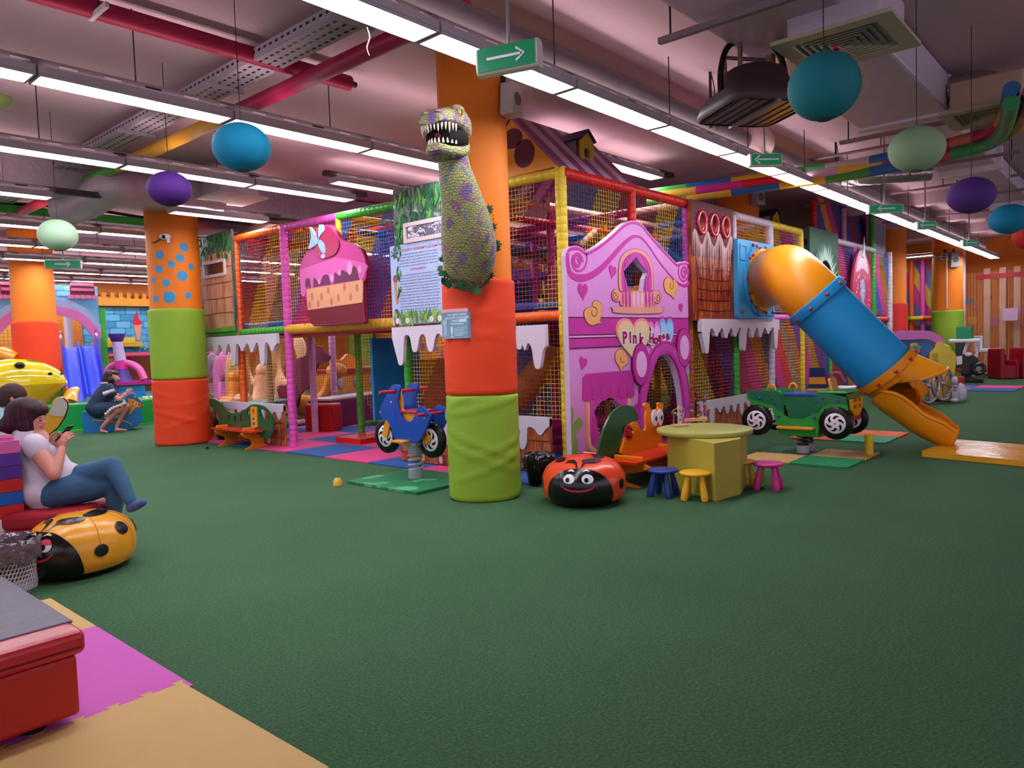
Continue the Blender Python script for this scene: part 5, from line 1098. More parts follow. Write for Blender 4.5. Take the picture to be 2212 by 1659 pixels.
MATY = mat('D89A28', .22, .06, 3, .5, 5)
A, B, C_, D = GZ(1990, 987), GZ(2062, 960), GZ(2420, 990), GZ(2420, 1030)
single(MB().poly([(p.x, p.y) for p in (A, B, C_, D)], .004, .07, MATY), 'landing_mat', 'shiny yellow landing mat at the foot of the tube slide', 'mat', bev=.025, seg=3)
# ================================================================ spring motorcycle
def coil(mb, c, r, z0, z1, turns, w_, m):
    pts = [(c[0]+r*cos(2*pi*turns*i/(turns*16)), c[1]+r*sin(2*pi*turns*i/(turns*16)), z0+(z1-z0)*i/(turns*16)) for i in range(turns*16+1)]; mb.tube(pts, w_, m, 8)
def wheel(par, x, y, z, R, w_, name='wheel', rim=WHITE):
    """wheel lying in the plane y = const of its thing, spokes cut as dark swirls"""
    My = Matrix.Translation((x, y, z)) @ Matrix.Rotation(pi/2, 4, 'X')
    o = part(MB().lathe([(R*.62, -w_/2), (R*.95, -w_/2), (R, -w_/2+.012), (R, w_/2-.012), (R*.95, w_/2), (R*.62, w_/2)], BLACK, 40, My), name, par)
    q = MB().lathe([(.001, -w_/2-.008), (R*.6, -w_/2-.008), (R*.64, -w_/2+.002), (R*.64, w_/2-.002), (R*.6, w_/2+.008), (.001, w_/2+.008)], rim, 36, My); part(q, 'hub', o).matrix_parent_inverse = Matrix.Identity(4)
    q = MB()
    for s in (1, -1):
        for k in range(6):
            a = 2*pi*k/6; pts = [(R*.5*cos(a), R*.5*sin(a)), (R*.44*cos(a+.35), R*.44*sin(a+.35)), (R*.33*cos(a+.65), R*.33*sin(a+.65)), (R*.28*cos(a+.75), R*.28*sin(a+.75))]
            band(q, sp2(pts, 4, False), [R*(.03+.13*min(1, i/6)*(1-.2*(i/12))) for i in range(13)], w_/2+.0085, w_/2+.011, BLACK, My @ Matrix.Scale(s, 4, (0, 0, 1)))
        q.cyl((0, 0, s*w_/2), (0, 0, s*(w_/2+.02)), R*.05, STEEL, 8, M=My)
    part(q, 'spoke_slots', o); return o
HB = mat('1646A8', .22, .03); HY = mat('E09418', .28, .03); HR = mat('B81834', .3); SGR = mat('9A9CA4', .4)
bx, by = 5.43, 6.28
t = thing('spring_motorcycle', 'blue motorcycle spring rider on grey coil, left of the big column', 'spring rider', (bx, by, 0), pi/2)
def BP(x, y, X=5.3): p = GX(430+x/3.88, 800+y/3.88, X); return (p.y-by, p.z)
def lat(k): return frame((0, k, 0), (1, 0, 0), (0, 0, 1))   # drawn in (forward, up); n = -y(local) 
blue = sp2([BP(*p) for p in ((1655, 118), (1690, 135), (1682, 190), (1668, 260), (1685, 340), (1715, 405), (1760, 432), (1800, 408), (1828, 345), (1850, 308), (1875, 305), (1910, 335), (1945, 385), (1925, 450), (1870, 560), (1838, 600), (1750, 600), (1672, 595), (1640, 555), (1622, 495), (1590, 425), (1535, 395), (1525, 340), (1545, 270), (1590, 185), (1620, 130))], 4)
for sd in (.13, -.13):
    o = part(MB().poly(blue, -.014, .014, HB, lat(sd)), 'side_panel', t, bev=.006)
    for p in ((1620, 265), (1530, 350), (1875, 365), (1900, 400), (1655, 155)): b_ = BP(*p); part(MB().cyl((b_[0], sd-.022 if sd < 0 else sd+.022, b_[1]), (b_[0], sd, b_[1]), .012, SGR if p[0] != 1655 else HB, 10), 'bolt', o)
hb = BP(1650, 175); part(MB().cyl((hb[0], -.34, hb[1]), (hb[0], .36, hb[1]), .02, HR, 12), 'handlebar', t)
hb = BP(1960, 372, 5.3); part(MB().cyl((hb[0]+.12, -.25, hb[1]), (hb[0]+.12, .25, hb[1]), .018, HR, 12), 'rear_bar', t)
st = BP(1750, 350); part(MB().box((st[0]+.02, 0, st[1]+.0), (.3, .26, .03), HR), 'seat', t, bev=.01)
part(MB().poly(sp2([(st[0]+.22, st[1]-.02), (st[0]+.25, st[1]+.12), (st[0]+.23, st[1]+.27), (st[0]+.16, st[1]+.27), (st[0]+.13, st[1]+.12), (st[0]+.1, st[1]), (st[0]-.1, st[1]), (st[0]-.14, st[1]-.1), (st[0], st[1]-.18), (st[0]+.16, st[1]-.14)], 4), -.012, .012, HY, lat(.09)), 'yellow_body', t, bev=.004)
rw = BP(1955, 565, 5.43); fw = BP(1595, 535, 5.43)
wheel(t, rw[0], 0, .475, .2, .07); wheel(t, fw[0]+.03, 0, .475, .2, .07)
for sd in (.06, -.06):
    part(MB().poly(ribbon([(fw[0]+.01, .475), (fw[0]-.1, .72)], .09)[0]+ribbon([(fw[0]+.01, .475), (fw[0]-.1, .72)], .09)[1][::-1], -.012, .012, HY, lat(sd)), 'fork', t, bev=.01)
    part(MB().poly(ribbon([(rw[0]-.01, .455), (rw[0]+.14, .62)], .1)[0]+ribbon([(rw[0]-.01, .455), (rw[0]+.14, .62)], .1)[1][::-1], -.012, .012, HY, lat(sd)), 'fork', t, bev=.01)
for sd in (.19, -.19): part(MB().box((.02, sd, .46), (.2, .11, .03), HY), 'footrest', t, bev=.012)
hl = BP(1520, 330); part(MB().ell((hl[0]-.0, 0, hl[1]), (.05, .08, .08), WHITE), 'headlight', t)
part(MB().box((.0, 0, .43), (.3, .24, .03), SGR).cyl((0, 0, .315), (0, 0, .43), .085, SGR, 24), 'upper_mount', t)
q = MB(); coil(q, (0, 0), .072, .11, .33, 4, .016, SGR); part(q, 'spring', t); part(MB().cyl((0, 0, .03), (0, 0, .12), .085, SGR, 24), 'lower_mount', t)
# worn green mat
def worn(N, L, tc):
    n = N.new('ShaderNodeTexNoise'); n.inputs['Scale'].default_value = 1.6; n.inputs['Detail'].default_value = 7; L.new(tc.outputs['Object'], n.inputs['Vector'])
    r = ramp(N, [(.0, '1C6A44'), (.545, '1E7048'), (.56, '50A470'), (1, '58A878')]); L.new(n.outputs['Fac'], r.inputs[0]); return r.outputs[0]
pts = [GZ(755, 1046), GZ(890, 1072), GZ(1000, 1040), GZ(970, 1010), GZ(845, 1014)]
single(MB().poly([(4.86, 6.80), (4.86, 5.62), (5.84, 5.62), (5.84, 6.80)], .003, .03, matn('m_worn_mat', worn, .6)), 'green_mat', 'worn green square mat under the spring motorcycle', 'foam mat', bev=.006)
# ================================================================ spring car
jx, jy = 9.36, 3.34
G1, G2 = mat('2C9840', .25, .03), mat('126848', .25, .03)
t = thing('spring_car', 'green open-top spring rider car with yellow grille and white swirl hubs', 'spring rider', (jx, jy, 0), -pi/2)
def JP(x, y, X=9.1): p = GX(1580+x/3.5, 700+y/3.5, X); return (jy-p.y, p.z)
side = [JP(*p) for p in ((112, 505), (360, 505), (385, 540), (395, 690), (440, 715), (540, 718), (600, 690), (620, 660), (640, 530), (700, 520), (860, 560), (880, 650), (860, 690), (700, 640), (660, 760), (650, 850), (500, 850), (365, 835), (335, 740), (310, 640), (160, 610), (112, 560))]
dark1 = [JP(*p) for p in ((112, 502), (345, 505), (380, 535), (392, 660), (345, 650), (330, 610), (150, 560))]
dark2 = [JP(*p) for p in ((640, 530), (700, 518), (870, 552), (870, 600), (730, 595), (680, 620), (650, 670), (610, 670))]
inner = [JP(*p) for p in ((385, 545), (640, 545), (610, 680), (560, 715), (430, 712), (400, 640))]
W2 = .24
for sd in (W2, -W2):
    Fj = frame((0, -sd, 0), (1, 0, 0), (0, 0, 1)); e = 1 if sd > 0 else -1
    o = part(MB().poly(side, -.014, .014, G1, Fj), 'side_panel', t, bev=.006)
    for dd in (dark1, dark2): part(MB().poly(dd, .015*e, .03*e, G2, Fj), 'dark_trim', o, bev=.005)
    for p in ((217, 558), (307, 563), (328, 596), (689, 560), (645, 585), (808, 576), (357, 697), (631, 710)): b_ = JP(*p); part(MB().ell((b_[0], -sd-e*.034, b_[1]), .016, mat('1850A0', .3), 10, 6), 'bolt', o)
    part(MB().poly(inner, -.006, .006, G2, frame((0, -sd+.04*e, 0), (1, 0, 0), (0, 0, 1))), 'door_panel', t)
    part(MB().box((JP(490, 785)[0], -sd-e*.05, JP(490, 783)[1]), (JP(630, 0)[0]-JP(350, 0)[0], .1, .035), HY), 'running_board', t, bev=.012)
sb = JP(420, 545); part(MB().box((JP(500, 540)[0], 0, JP(500, 542)[1]+.01), (JP(640, 0)[0]-JP(370, 0)[0], .44, .035), mat('1450A0', .25)), 'seat', t, bev=.01)
a0_, a1_ = JP(640, 530)[0], JP(870, 540)[0]; zt_ = JP(760, 525)[1]
part(MB().box(((a0_+a1_)/2, 0, zt_+.01), (a1_-a0_, .5, .03), G1, tx=1), 'bonnet', t, bev=.012)
g0, g1_ = JP(870, 0)[0], 0; zg0, zg1 = JP(880, 690)[1], JP(870, 560)[1]
q = MB(); q.poly([[(-.22, zg1-.02), (.22, zg1-.02), (.2, zg0+.06), (.1, zg0-.02), (-.1, zg0-.02), (-.2, zg0+.06)]]+[rrect(-.14 if k < 2 else .03, zg0+.07+.075*(k % 2), -.03 if k < 2 else .14, zg0+.11+.075*(k % 2), .01) for k in range(4)], 0, .03, HY, frame((g0+.01, 0, 0), (0, 1, 0), (0, 0, 1))); part(q, 'grille', t, bev=.005)
part(MB().box((g0-.01, 0, (zg0+zg1)/2), (.02, .44, zg1-zg0+.08), mat('1C7434', .3)), 'front_panel', t); part(MB().box((g0+.02, 0, zg0-.05), (.04, .3, .06), mat('A82028', .35)), 'bumper', t, bev=.01)
for (wx, wz) in ((JP(195, 725, 9.06)[0], JP(195, 725, 9.06)[1]), (JP(790, 755, 9.06)[0], JP(790, 750, 9.06)[1])):
    for s in (-1, 1): wheel(t, wx, s*.3, wz, .195, .06)
dy_ = JP(730, 470)[0]; part(MB().poly(rrect(-.11, 0, .11, .17, .03), -.015, .015, HY, frame((dy_, 0, JP(730, 520)[1]), (0, 1, .0), (-.25, 0, 1))), 'dashboard', t, bev=.005)
for s, x in ((-1, 375), (1, 265)): part(MB().tube([(JP(x, 0)[0]+.05*cos(pi*i/8), -.12*s, JP(x, 505)[1]+.07*sin(pi*i/8)) for i in range(9)], .016, HY, 8), 'grab_handle', t)
part(MB().poly(ribbon([JP(395, 560), JP(430, 700)], .045)[0]+ribbon([JP(395, 560), JP(430, 700)], .045)[1][::-1], -.01, .01, HY, frame((0, -W2+.06, 0), (1, 0, 0), (0, 0, 1))), 'yellow_brace', t)
q = MB().box((0, 0, .25), (.5, .44, .03), G1); part(q, 'floor_plate', t)
for k, xx in enumerate((-.07, .07)):
    part(MB().cyl((0, xx*1.4, .0), (0, xx*1.4, .11), .075, SGR, 20), 'spring_base', t); q = MB(); coil(q, (0, xx*1.4), .06, .1, .24, 3, .014, mat('3C3438', .5)); part(q, 'spring', t)
part(MB().cyl((.72, .1, 0), (.72, .1, .26), .05, YEL, 14), 'support_post', t)
# foam tiles round the car
TN, TG, TO, TG2 = mat('C49A64', .8, .04, 2, .1, 90), mat('1C8450', .8, .04, 2, .1, 90), mat('D8683C', .8, .04, 2, .1, 90), mat('349068', .8, .04, 2, .1, 90)
tw = .63
tile(8.42, 2.56, 9.05, 3.19, TG, 'bright green foam tile nearest the camera beneath the green car', None, open_=(1, 1, 1, 1)); tile(9.06, 2.56, 9.69, 3.19, TN, 'tan foam tile to the right under the green car', None, open_=(1, 1, 1, 0))
tile(8.42, 3.20, 9.05, 3.83, TN, 'tan foam tile left of the bright green one under the car', None, open_=(0, 1, 1, 1)); tile(9.06, 3.20, 9.69, 3.83, mat('34684C', .8, .04, 2, .1, 90), 'dark green foam tile behind the car spring', None, open_=(0, 1, 1, 0))
tile(10.55, 2.72, 11.18, 3.35, TG2, 'sea green foam tile below the slide tube', None, open_=(1, 1, 1, 1)); tile(10.55, 3.36, 11.18, 3.99, TO, 'orange foam tile behind the green car', None, open_=(0, 1, 1, 1))
tile(11.19, 2.72, 11.82, 3.35, TO, 'orange foam tile beside the sea green tile below the slide', None, open_=(1, 1, 1, 0)); tile(11.19, 3.36, 11.82, 3.99, TG2, 'farther sea green foam tile behind the orange one', None, open_=(0, 1, 1, 0))
# ================================================================ lime table, stools, bead mazes
LM1, LM2 = mat('9A9A4C', .4, .03), mat('A89C3C', .4, .03)
tc_ = GZ(1521, 925, .575); tcx, tcy = tc_.x, tc_.y
t = thing('play_table', 'round olive-lime play table on a six-sided pedestal, holding two bead mazes', 'table', (tcx, tcy, 0))
part(MB().lathe([(.001, .53), (.465, .53), (.475, .535), (.475, .572), (.465, .577), (.001, .577)], LM1, 56), 'tabletop', t)
cor = [GZ(1443, 1047), GZ(1545, 1083), GZ(1600, 1068)]; pts = [(p.x-tcx, p.y-tcy) for p in cor]
ctr = (.06, .0); full = [pts[0], pts[1], pts[2]]+[(2*ctr[0]-p[0], 2*ctr[1]-p[1]) for p in pts]
part(MB().poly(full, 0, .53, LM2), 'pedestal', t, bev=.004)
def stool(x, y, rz, col, label, leg4=None, tilt=0):
    t = thing('stool', label, 'stool', (x, y, 0), rz); m = mat(col, .35, .03)
    part(MB().lathe([(.001, .228), (.12, .228), (.142, .236), (.146, .247), (.14, .258), (.12, .262), (.001, .260)], m, 36), 'seat', t)
    for k in range(4):
        a = pi/4+pi/2*k; p0 = V((.085*cos(a), .085*sin(a), .235)); p1 = V((.135*cos(a), .135*sin(a), 0)); mm = mat(leg4, .35, .03) if (leg4 and k == 0) else m
        part(MB().tube([p0, p0.lerp(p1, .25), p0.lerp(p1, .6), p0.lerp(p1, .9), p1], [.02, .024, .033, .034, .028], mm, 14), 'leg', t)
for u, v, rz, c, lab, l4 in ((1433, 1071, .1, '163C84', 'blue plastic stool left of the lime table', None), (1503, 1078, .35, 'E0A81C', 'yellow plastic stool in front of the lime table', None),
                         (1660, 1056, .2, 'C02880', 'magenta plastic stool with one green leg, right of the table', '8CB428'), (1601, 1049, .9, 'DCA428', 'yellow plastic stool mostly hidden behind the lime table', None)):
    p = GZ(u, v); stool(p.x, p.y, rz, c, lab, l4)
WD = mat('C8A078', .6, .1, 8)
BC = [mat(c, .3) for c in ('B81C28', '1C6C3C', 'E0B028', '1C4494', 'B82C74', '141414')]
tb = .577
p = GZ(1469, 921, tb); t = thing('bead_maze', 'small bead maze with cream wires on light wood base, left on the table', 'toy', (p.x, p.y, tb), rad(-20))
part(MB().box((0, 0, .012), (.15, .11, .022), WD), 'base', t, bev=.003)
paths = [[(-.06, .03, .02), (-.055, .03, .12), (-.09, 0, .17), (0, 0, .2), (.02, 0, .12), (.03, .02, .02)], [(-.02, -.03, .02), (-.02, -.02, .1), (-.07, 0, .15), (-.08, .03, .14)], [(0, .03, .02), (.0, .02, .2), (.06, 0, .17), (.05, 0, .1), (.065, -.01, .02)], [(-.07, -.03, .12), (-.02, -.03, .16), (.02, 0, .13), (.05, .03, .02)]]
for k, P_ in enumerate(paths):
    sp_ = spline(P_, 6); part(MB().tube(sp_, .003, mat('D8C88C', .4), 6), 'wire', t)
    for j in range(3): part(MB().ell(sp_[min(len(sp_)-1, 3+j*7+k)], .011, BC[(k+j) % 6], 10, 8), 'bead', t)
p = GZ(1500, 912, tb); t = thing('bead_maze', 'larger bead maze with red loop and coloured block towers on the table', 'toy', (p.x+.08, p.y+.02, tb), rad(-35))
part(MB().box((0, 0, .02), (.26, .03, .036), WD).box((.12, .07, .02), (.03, .14, .036), WD), 'base', t, bev=.003)
part(MB().tube([(.02+.1*cos(2*pi*i/24), .03, .15+.1*sin(2*pi*i/24)) for i in range(24)], .0035, mat('A01838', .3), 6, closed=True), 'wire', t)
for x, y, n_, k0 in ((-.03, .04, 5, 0), (.06, .05, 5, 2), (.16, .1, 7, 3)):
    part(MB().tube([(x, y, .03), (x, y, .04+.034*n_), (x+.01, y, .1+.034*n_), (x+.02, y, .05+.034*n_)], .0035, mat('2C2C84', .3), 6), 'wire', t)
    for j in range(n_):
        m = BC[(j+k0) % 5]; z = .06+.03*j
        part(MB().box((x, y, z), (.028, .028, .026), m) if j % 2 else MB().ell((x, y, z), .016, m, 12, 8), 'bead', t)
# ================================================================ snail bench and aeroplane bench
GP, OP, RS = mat('04502C', .3, .03), mat('E07C14', .35, .03), mat('C42818', .25, .03)
t = thing('snail_bench', 'two-sided snail bench with green shell, orange body and red seats', 'bench', (6.8, 4.25, 0))
def SN(x, y): p = GY(1210+x/5.53, 720+y/5.53, 4.25); return (p.x-6.8, p.z)
shell = sp2([SN(*p) for p in ((440, 1600), (470, 1400), (500, 1270), (540, 1130), (600, 1000), (660, 920), (740, 870), (800, 858), (870, 875), (925, 940), (940, 1020), (910, 1060), (840, 1080), (760, 1200), (740, 1480), (735, 1560), (600, 1640))], 4)
Fs = frame((0, .02, 0), (1, 0, 0), (0, 0, 1)); part(MB().poly(shell, -.012, .012, GP, Fs), 'shell', t, bev=.006)
bodyo = sp2([SN(*p) for p in ((745, 1480), (745, 1300), (790, 1180), (830, 1090), (880, 1055), (915, 1080), (940, 1140), (985, 1160), (1010, 1120), (1005, 1000), (1012, 920), (990, 870), (1000, 835), (1040, 835), (1055, 880), (1075, 915), (1140, 905), (1155, 880), (1155, 835), (1190, 828), (1215, 850), (1205, 920), (1200, 1000), (1195, 1350), (1190, 1520))], 3)
part(MB().poly(bodyo, -.014, .014, OP, frame((0, -.008, 0), (1, 0, 0), (0, 0, 1))), 'body', t, bev=.006)
for x, y in ((1100, 1010), (1165, 1000)):
    c = SN(x, y); o = part(MB().poly(circ(c[0], c[1], .062, .09, 22), .015, .03, WHITE, frame((0, -.008, 0), (1, 0, 0), (0, 0, 1))), 'eye', t, bev=.003); 
    part(MB().poly(circ(c[0]+.02, c[1]-.01, .02, .028, 14), .0305, .033, BLACK, frame((0, -.008, 0), (1, 0, 0), (0, 0, 1))), 'pupil', o)
c = SN(800, 1185); q = MB()
for k in range(6): a = 2*pi*k/6+.3; q.poly(circ(c[0]+.045*cos(a), c[1]+.05*sin(a), .034, .04, 12), .03, .045, mat('B01C24', .3), Fs)
q.poly(circ(c[0], c[1], .04, n=12), .03, .05, mat('B01C24', .3), Fs); part(q, 'flower', t); part(MB().ell((c[0]+.03, -.05, c[1]), .015, mat('D0B050', .3, metal=.6), 10, 8), 'knob', t)
sx0, sx1 = -.62, .62
for s in (-1, 1):
    part(MB().poly(rrect(sx0, .0, sx1, .36, .03), -.012, .012, RS, frame((0, .03*s, .27), (1*1, 0, 0), (0, 1*s, 0)) if s > 0 else frame((0, -.03, .27), (-1, 0, 0), (0, -1, 0))), 'seat', t, bev=.006)
    for xx in (-.45, .45): part(MB().box((xx, s*.2, .295), (.03, .34, .05), OP), 'seat_rail', t, bev=.012)
for xx in (-.45, .45): part(MB().poly(sp2([(-.4, .24), (.4, .24), (.36, .17), (.14, .13), (.16, .05), (.34, .0), (-.34, 0), (-.16, .05), (-.14, .13), (-.36, .17)], 3), -.014, .014, OP, frame((xx, 0, 0), (0, 1, 0), (0, 0, 1))), 'leg', t, bev=.005)
px_ = 5.90
t = thing('aeroplane_bench', 'two-sided aeroplane bench with dark green cut-out panel and red seats', 'bench', (px_, 10.95, 0), -pi/2)
def AP(x, y): p = GX(430+x/4.916, 690+y/4.916, px_); return (10.95-p.y, p.z)
hull = sp2([AP(*p) for p in ((115, 850), (170, 845), (230, 880), (270, 930), (340, 985), (420, 990), (500, 950), (570, 905), (660, 910), (730, 960), (780, 1040), (795, 1120), (790, 1190), (760, 1240), (700, 1265), (600, 1200), (400, 1150), (250, 1120), (220, 1060), (180, 960), (130, 925))], 4)
holes = [circ(*AP(x, y), .04, .065, 14) for x, y in ((322, 1052), (392, 1060), (462, 1045), (530, 1000))]+[sp2([AP(*p) for p in ((650, 960), (700, 965), (745, 1010), (755, 1060), (700, 1065), (670, 1030))], 3)]
Fp = frame((0, 0, 0), (1, 0, 0), (0, 0, 1)); part(MB().poly([hull]+holes, -.014, .014, GP, Fp), 'fuselage_panel', t, bev=.006)
c = AP(600, 1035); o = part(MB().poly([rrect(c[0]-.09, c[1]-.16, c[0]+.09, c[1]+.16, .03), circ(c[0], c[1]+.09, .03, .04, 12)], .015, .032, HY, Fp), 'control_panel', t, bev=.005)
for dz in (-.02, -.1): part(MB().ell((c[0], -.034, c[1]+dz), .022, HB, 10, 8), 'button', o)
for s in (-1, 1):
    part(MB().poly(rrect(-.66, .015, .62, .25, .03), -.012, .012, RS, frame((0, 0, .29), (1, 0, 0), (0, s, 0)) if s > 0 else frame((0, 0, .29), (-1, 0, 0), (0, -1, 0))), 'seat', t, bev=.006)
    for xx in (-.42, .42): part(MB().box((xx, s*.14, .32), (.03, .2, .05), OP), 'seat_rail', t, bev=.012)
for xx in (-.42, .42): part(MB().poly(sp2([(-.24, .27), (.24, .27), (.22, .2), (.1, .14), (.11, .06), (.22, .0), (-.22, 0), (-.11, .06), (-.1, .14), (-.22, .2)], 3), -.014, .014, OP, frame((xx, 0, 0), (0, 1, 0), (0, 0, 1))), 'leg', t, bev=.005)
# ================================================================ ladybird poufs
def ladybird(x, y, rz, R, H_, col, label, lids, sx=1.15):
    t = thing('ladybird_pouf', label, 'pouf', (x, y, 0), rz); m = mat(col, .28, .05, 3, .35, 7); bk = mat('0B0A0C', .25, .05, 3, .25, 7)
    def f(a, b, off=0.):        # a angle, b 0 (top) .. 1 (bottom rim)
        th_ = b*pi*.80; c_, s_ = cos(th_), sin(th_); p_ = 2.5
        k = (abs(c_)**p_+abs(s_)**p_)**(1/p_); z = c_/k; r_ = s_/k
        pk = 1+.006*cos(a*12)*(1 if b > .3 else 0)
        zz = H_*(.42+.58*z) if z > 0 else H_*(.42+.54*z)
        return ((R*sx*r_*cos(a))*pk*(1+off/R), (R*r_*sin(a))*pk*(1+off/R), max(.0, zz)+off*max(0, c_))
    n, k = 72, 40; vs = [f(2*pi*j/n, i/k) for i in range(k+1) for j in range(n)]; bot = []; top_ = []
    for i in range(k):
        for j in range(n):
            fc = (i*n+j, (i+1)*n+j, (i+1)*n+(j+1) % n, i*n+(j+1) % n); top_.append(fc) if (i/k) < .84 else bot.append(fc)
    q = MB(); q.add(vs, top_, m, True); q.add(vs, bot, bk, True); q.add([vs[k*n+j] for j in range(n)], [tuple(range(n))], bk)
    part(q, 'body', t)
    def P(cx, cy, off): # front-facing chart: cx = sideways angle, cy = b
        return lambda a, b: f(a, b, off)
    fl = P(0, 0, .006)
    face = sp2([(-.86, .86), (-.84, .64), (-.7, .48), (-.4, .36), (0, .33), (.4, .36), (.7, .48), (.84, .64), (.86, .86), (.5, .87), (0, .875), (-.5, .87)], 4); q = MB(); surf(q, P(0, 0, .005), face, bk, (0, .62), 10); part(q, 'face', t)
    for (a, b, ra, rb) in ((1.75, .42, .17, .075), (-1.75, .42, .17, .075), (2.6, .5, .2, .08), (-2.6, .5, .2, .08), (0.55, .2, .5, .05), (1.9, .14, .9, .06), (-1.2, .22, .4, .05), (3.1, .2, .5, .05), (1.2, .6, .13, .07), (-1.25, .6, .13, .07)):
        q = MB(); surf(q, P(0, 0, .0055), circ(a, b, ra, rb, 24), bk, (a, b), 4); part(q, 'spot', t)
    for s in (-1, 1):
        q = MB(); surf(q, P(0, 0, .010), circ(s*.22, .47, .14, .062, 20, rot=0), WHITE, (s*.22, .47), 3); o = part(q, 'eye', t)
        q = MB(); surf(q, P(0, 0, .0125), circ(s*.22-.03, .485, .05, .03, 14), BLACK, (s*.22-.03, .485), 2); part(q, 'pupil', o)
        q = MB()
        if lids: surf(q, P(0, 0, .0122), [(s*.22+.14*cos(a), .47-.008-.058*abs(sin(a))) for a in [pi*i/12 for i in range(13)]], mat('D84C64', .4), (s*.22, .44), 3); part(q, 'eyelid', o)
        q = MB(); surf(q, P(0, 0, .010), sp2([(s*.1, .375), (s*.2, .345), (s*.3, .375), (s*.2, .368)], 4), mat('D8C070' if lids else 'E8E4E8', .4), (s*.2, .36), 2); part(q, 'eyebrow', t)
        ant = spline([(s*.06, .33), (s*.12, .26), (s*.28, .215), (s*.5, .215), (s*.58, .24)], 4); A_, B_ = ribbon([(p.x, p.y) for p in ant], [.05*(.6+.8*i/16) for i in range(17)])
        q = MB(); n2 = len(A_); q.add([fl(*p) for p in A_+B_], [(i, i+n2, i+n2+1, i+1) for i in range(n2-1)], bk, True); part(q, 'antenna', t)
    mo = spline([(-.42, .56), (-.25, .615), (0, .63), (.25, .61), (.4, .55)], 6); A_, B_ = ribbon([(p.x, p.y) for p in mo], [.012+.016*sin(pi*i/24) for i in range(25)]); n2 = len(A_)
    q = MB(); q.add([f(*p, .011) for p in A_+B_], [(i, i+n2, i+n2+1, i+1) for i in range(n2-1)], mat('C0283C', .4), True); part(q, 'mouth', t)
    for a in (1.2, 2.0, 3.14, -1.2, -2.0):
        q = MB().tube([f(a, .02+.68*i/16, .002) for i in range(17)], .0035, mat(col, .5), 5); part(q, 'seam', t)
    return t
p = GZ(1262, 1082); ladybird(p.x, p.y, math.atan2(-p.y, -p.x)-.12, .39, .43, 'DC4420', 'red-orange ladybird pouf with smiling black face on the turf', False, 1.08)
p = GZ(180, 1230); ladybird(p.x, p.y, math.atan2(-p.y, -p.x)-.8, .325, .41, 'E09824', 'yellow ladybird pouf with sleepy pink eyelids beside the red seat', True, 1.15)
# ================================================================ bins, cup, small things
BAG = mat('1A1418', .12, .1, 4, .8, 14); 
def bagbin(x, y, r0, r1, h_, wall, bag, label, holes=False, seed=1):
    t = thing('waste_bin', label, 'bin', (x, y, 0)); rn = random.Random(seed)
    if holes:
        q = MB(); n = 44; rows2 = 11
        for i in range(rows2+1): z = .02+(h_-.02)*i/rows2; rr = r0+(r1-r0)*z/h_; q.torus((0, 0, z), rr, .004, wall, n=44, k=6)
        for sgn in (1,):
            for j in range(n):
                a = 2*pi*j/n; q.tube([((r0+(r1-r0)*s)*cos(a+s*.9), (r0+(r1-r0)*s)*sin(a+s*.9), h_*s) for s in [i/8 for i in range(9)]], .0045, wall, 6)
        q.lathe([(.001, .005), (r0, .005), (r0, .02), (.001, .02)], wall, 32)
    else: q = MB().lathe([(.001, 0), (r0, 0), (r1, h_), (r1-.01, h_), (r0-.01, .02), (.001, .02)], wall, 28)
    part(q, 'basket', t)
    n = 60; prof = [(r0*.75, .06), (r1*.86, h_*.9), (r1*.98, h_+.012), (r1*1.05, h_+.01), (r1*1.1, h_*.85), (r1*1.08, h_*.58)]; vs = []
    ph = [rn.uniform(0, 6) for _ in range(6)]
    for i, (r, z) in enumerate(prof):
        for j in range(n):
            a = 2*pi*j/n; w_ = .035*sin(9*a+ph[i % 6])+.03*sin(17*a+ph[(i+2) % 6])+.02*sin(5*a)
            vs.append((r*(1+w_)*cos(a), r*(1+w_)*sin(a), z+(.02*sin(7*a+ph[0]) if i == 5 else .006*sin(11*a) if i > 1 else 0)))
    q = MB(); q.add(vs, [(i*n+j, i*n+(j+1) % n, (i+1)*n+(j+1) % n, (i+1)*n+j) for i in range(len(prof)-1) for j in range(n)], bag, True); part(q, 'bin_liner', t)
    return t
p = GZ(1165, 1047); bagbin(p.x, p.y, .11, .155, .32, mat('0E0C10', .5), BAG, 'dark bin with black bag beside the large orange column', seed=2)
p = GZ(462, 952); bagbin(p.x+.16, p.y-.12, .12, .17, .36, mat('1A1418', .5), BAG, 'black bagged bin behind the aeroplane bench near the dotted column', seed=4)
p = GZ(30, 1272); bagbin(p.x, p.y, .13, .165, .33, mat('C8C0C4', .4), mat('5C4C54', .15, .1, 4, .8, 14), 'white perforated waste basket with grey liner, left edge', True, 7)
p = GZ(730, 1050); q = MB().lathe([(.05, 0), (.052, .002), (.053, .02), (.046, .06), (.03, .088), (.026, .09), (.024, .086), (.04, .06), (.048, .02), (.048, .002)], mat('E0AC44', .4, .04), 30); single(q, 'cup', 'small yellow plastic cup upside down on the turf', 'cup', loc=None).location = (p.x, p.y, .001)
p = GZ(447, 970); single(MB().box((0, 0, .02), (.06, .03, .04), BLACK, T(0, 0, 0, .5), tx=.2), 'black_scrap', 'tiny black scrap lying on the turf by the dotted column', 'scrap').location = (p.x, p.y, .0)
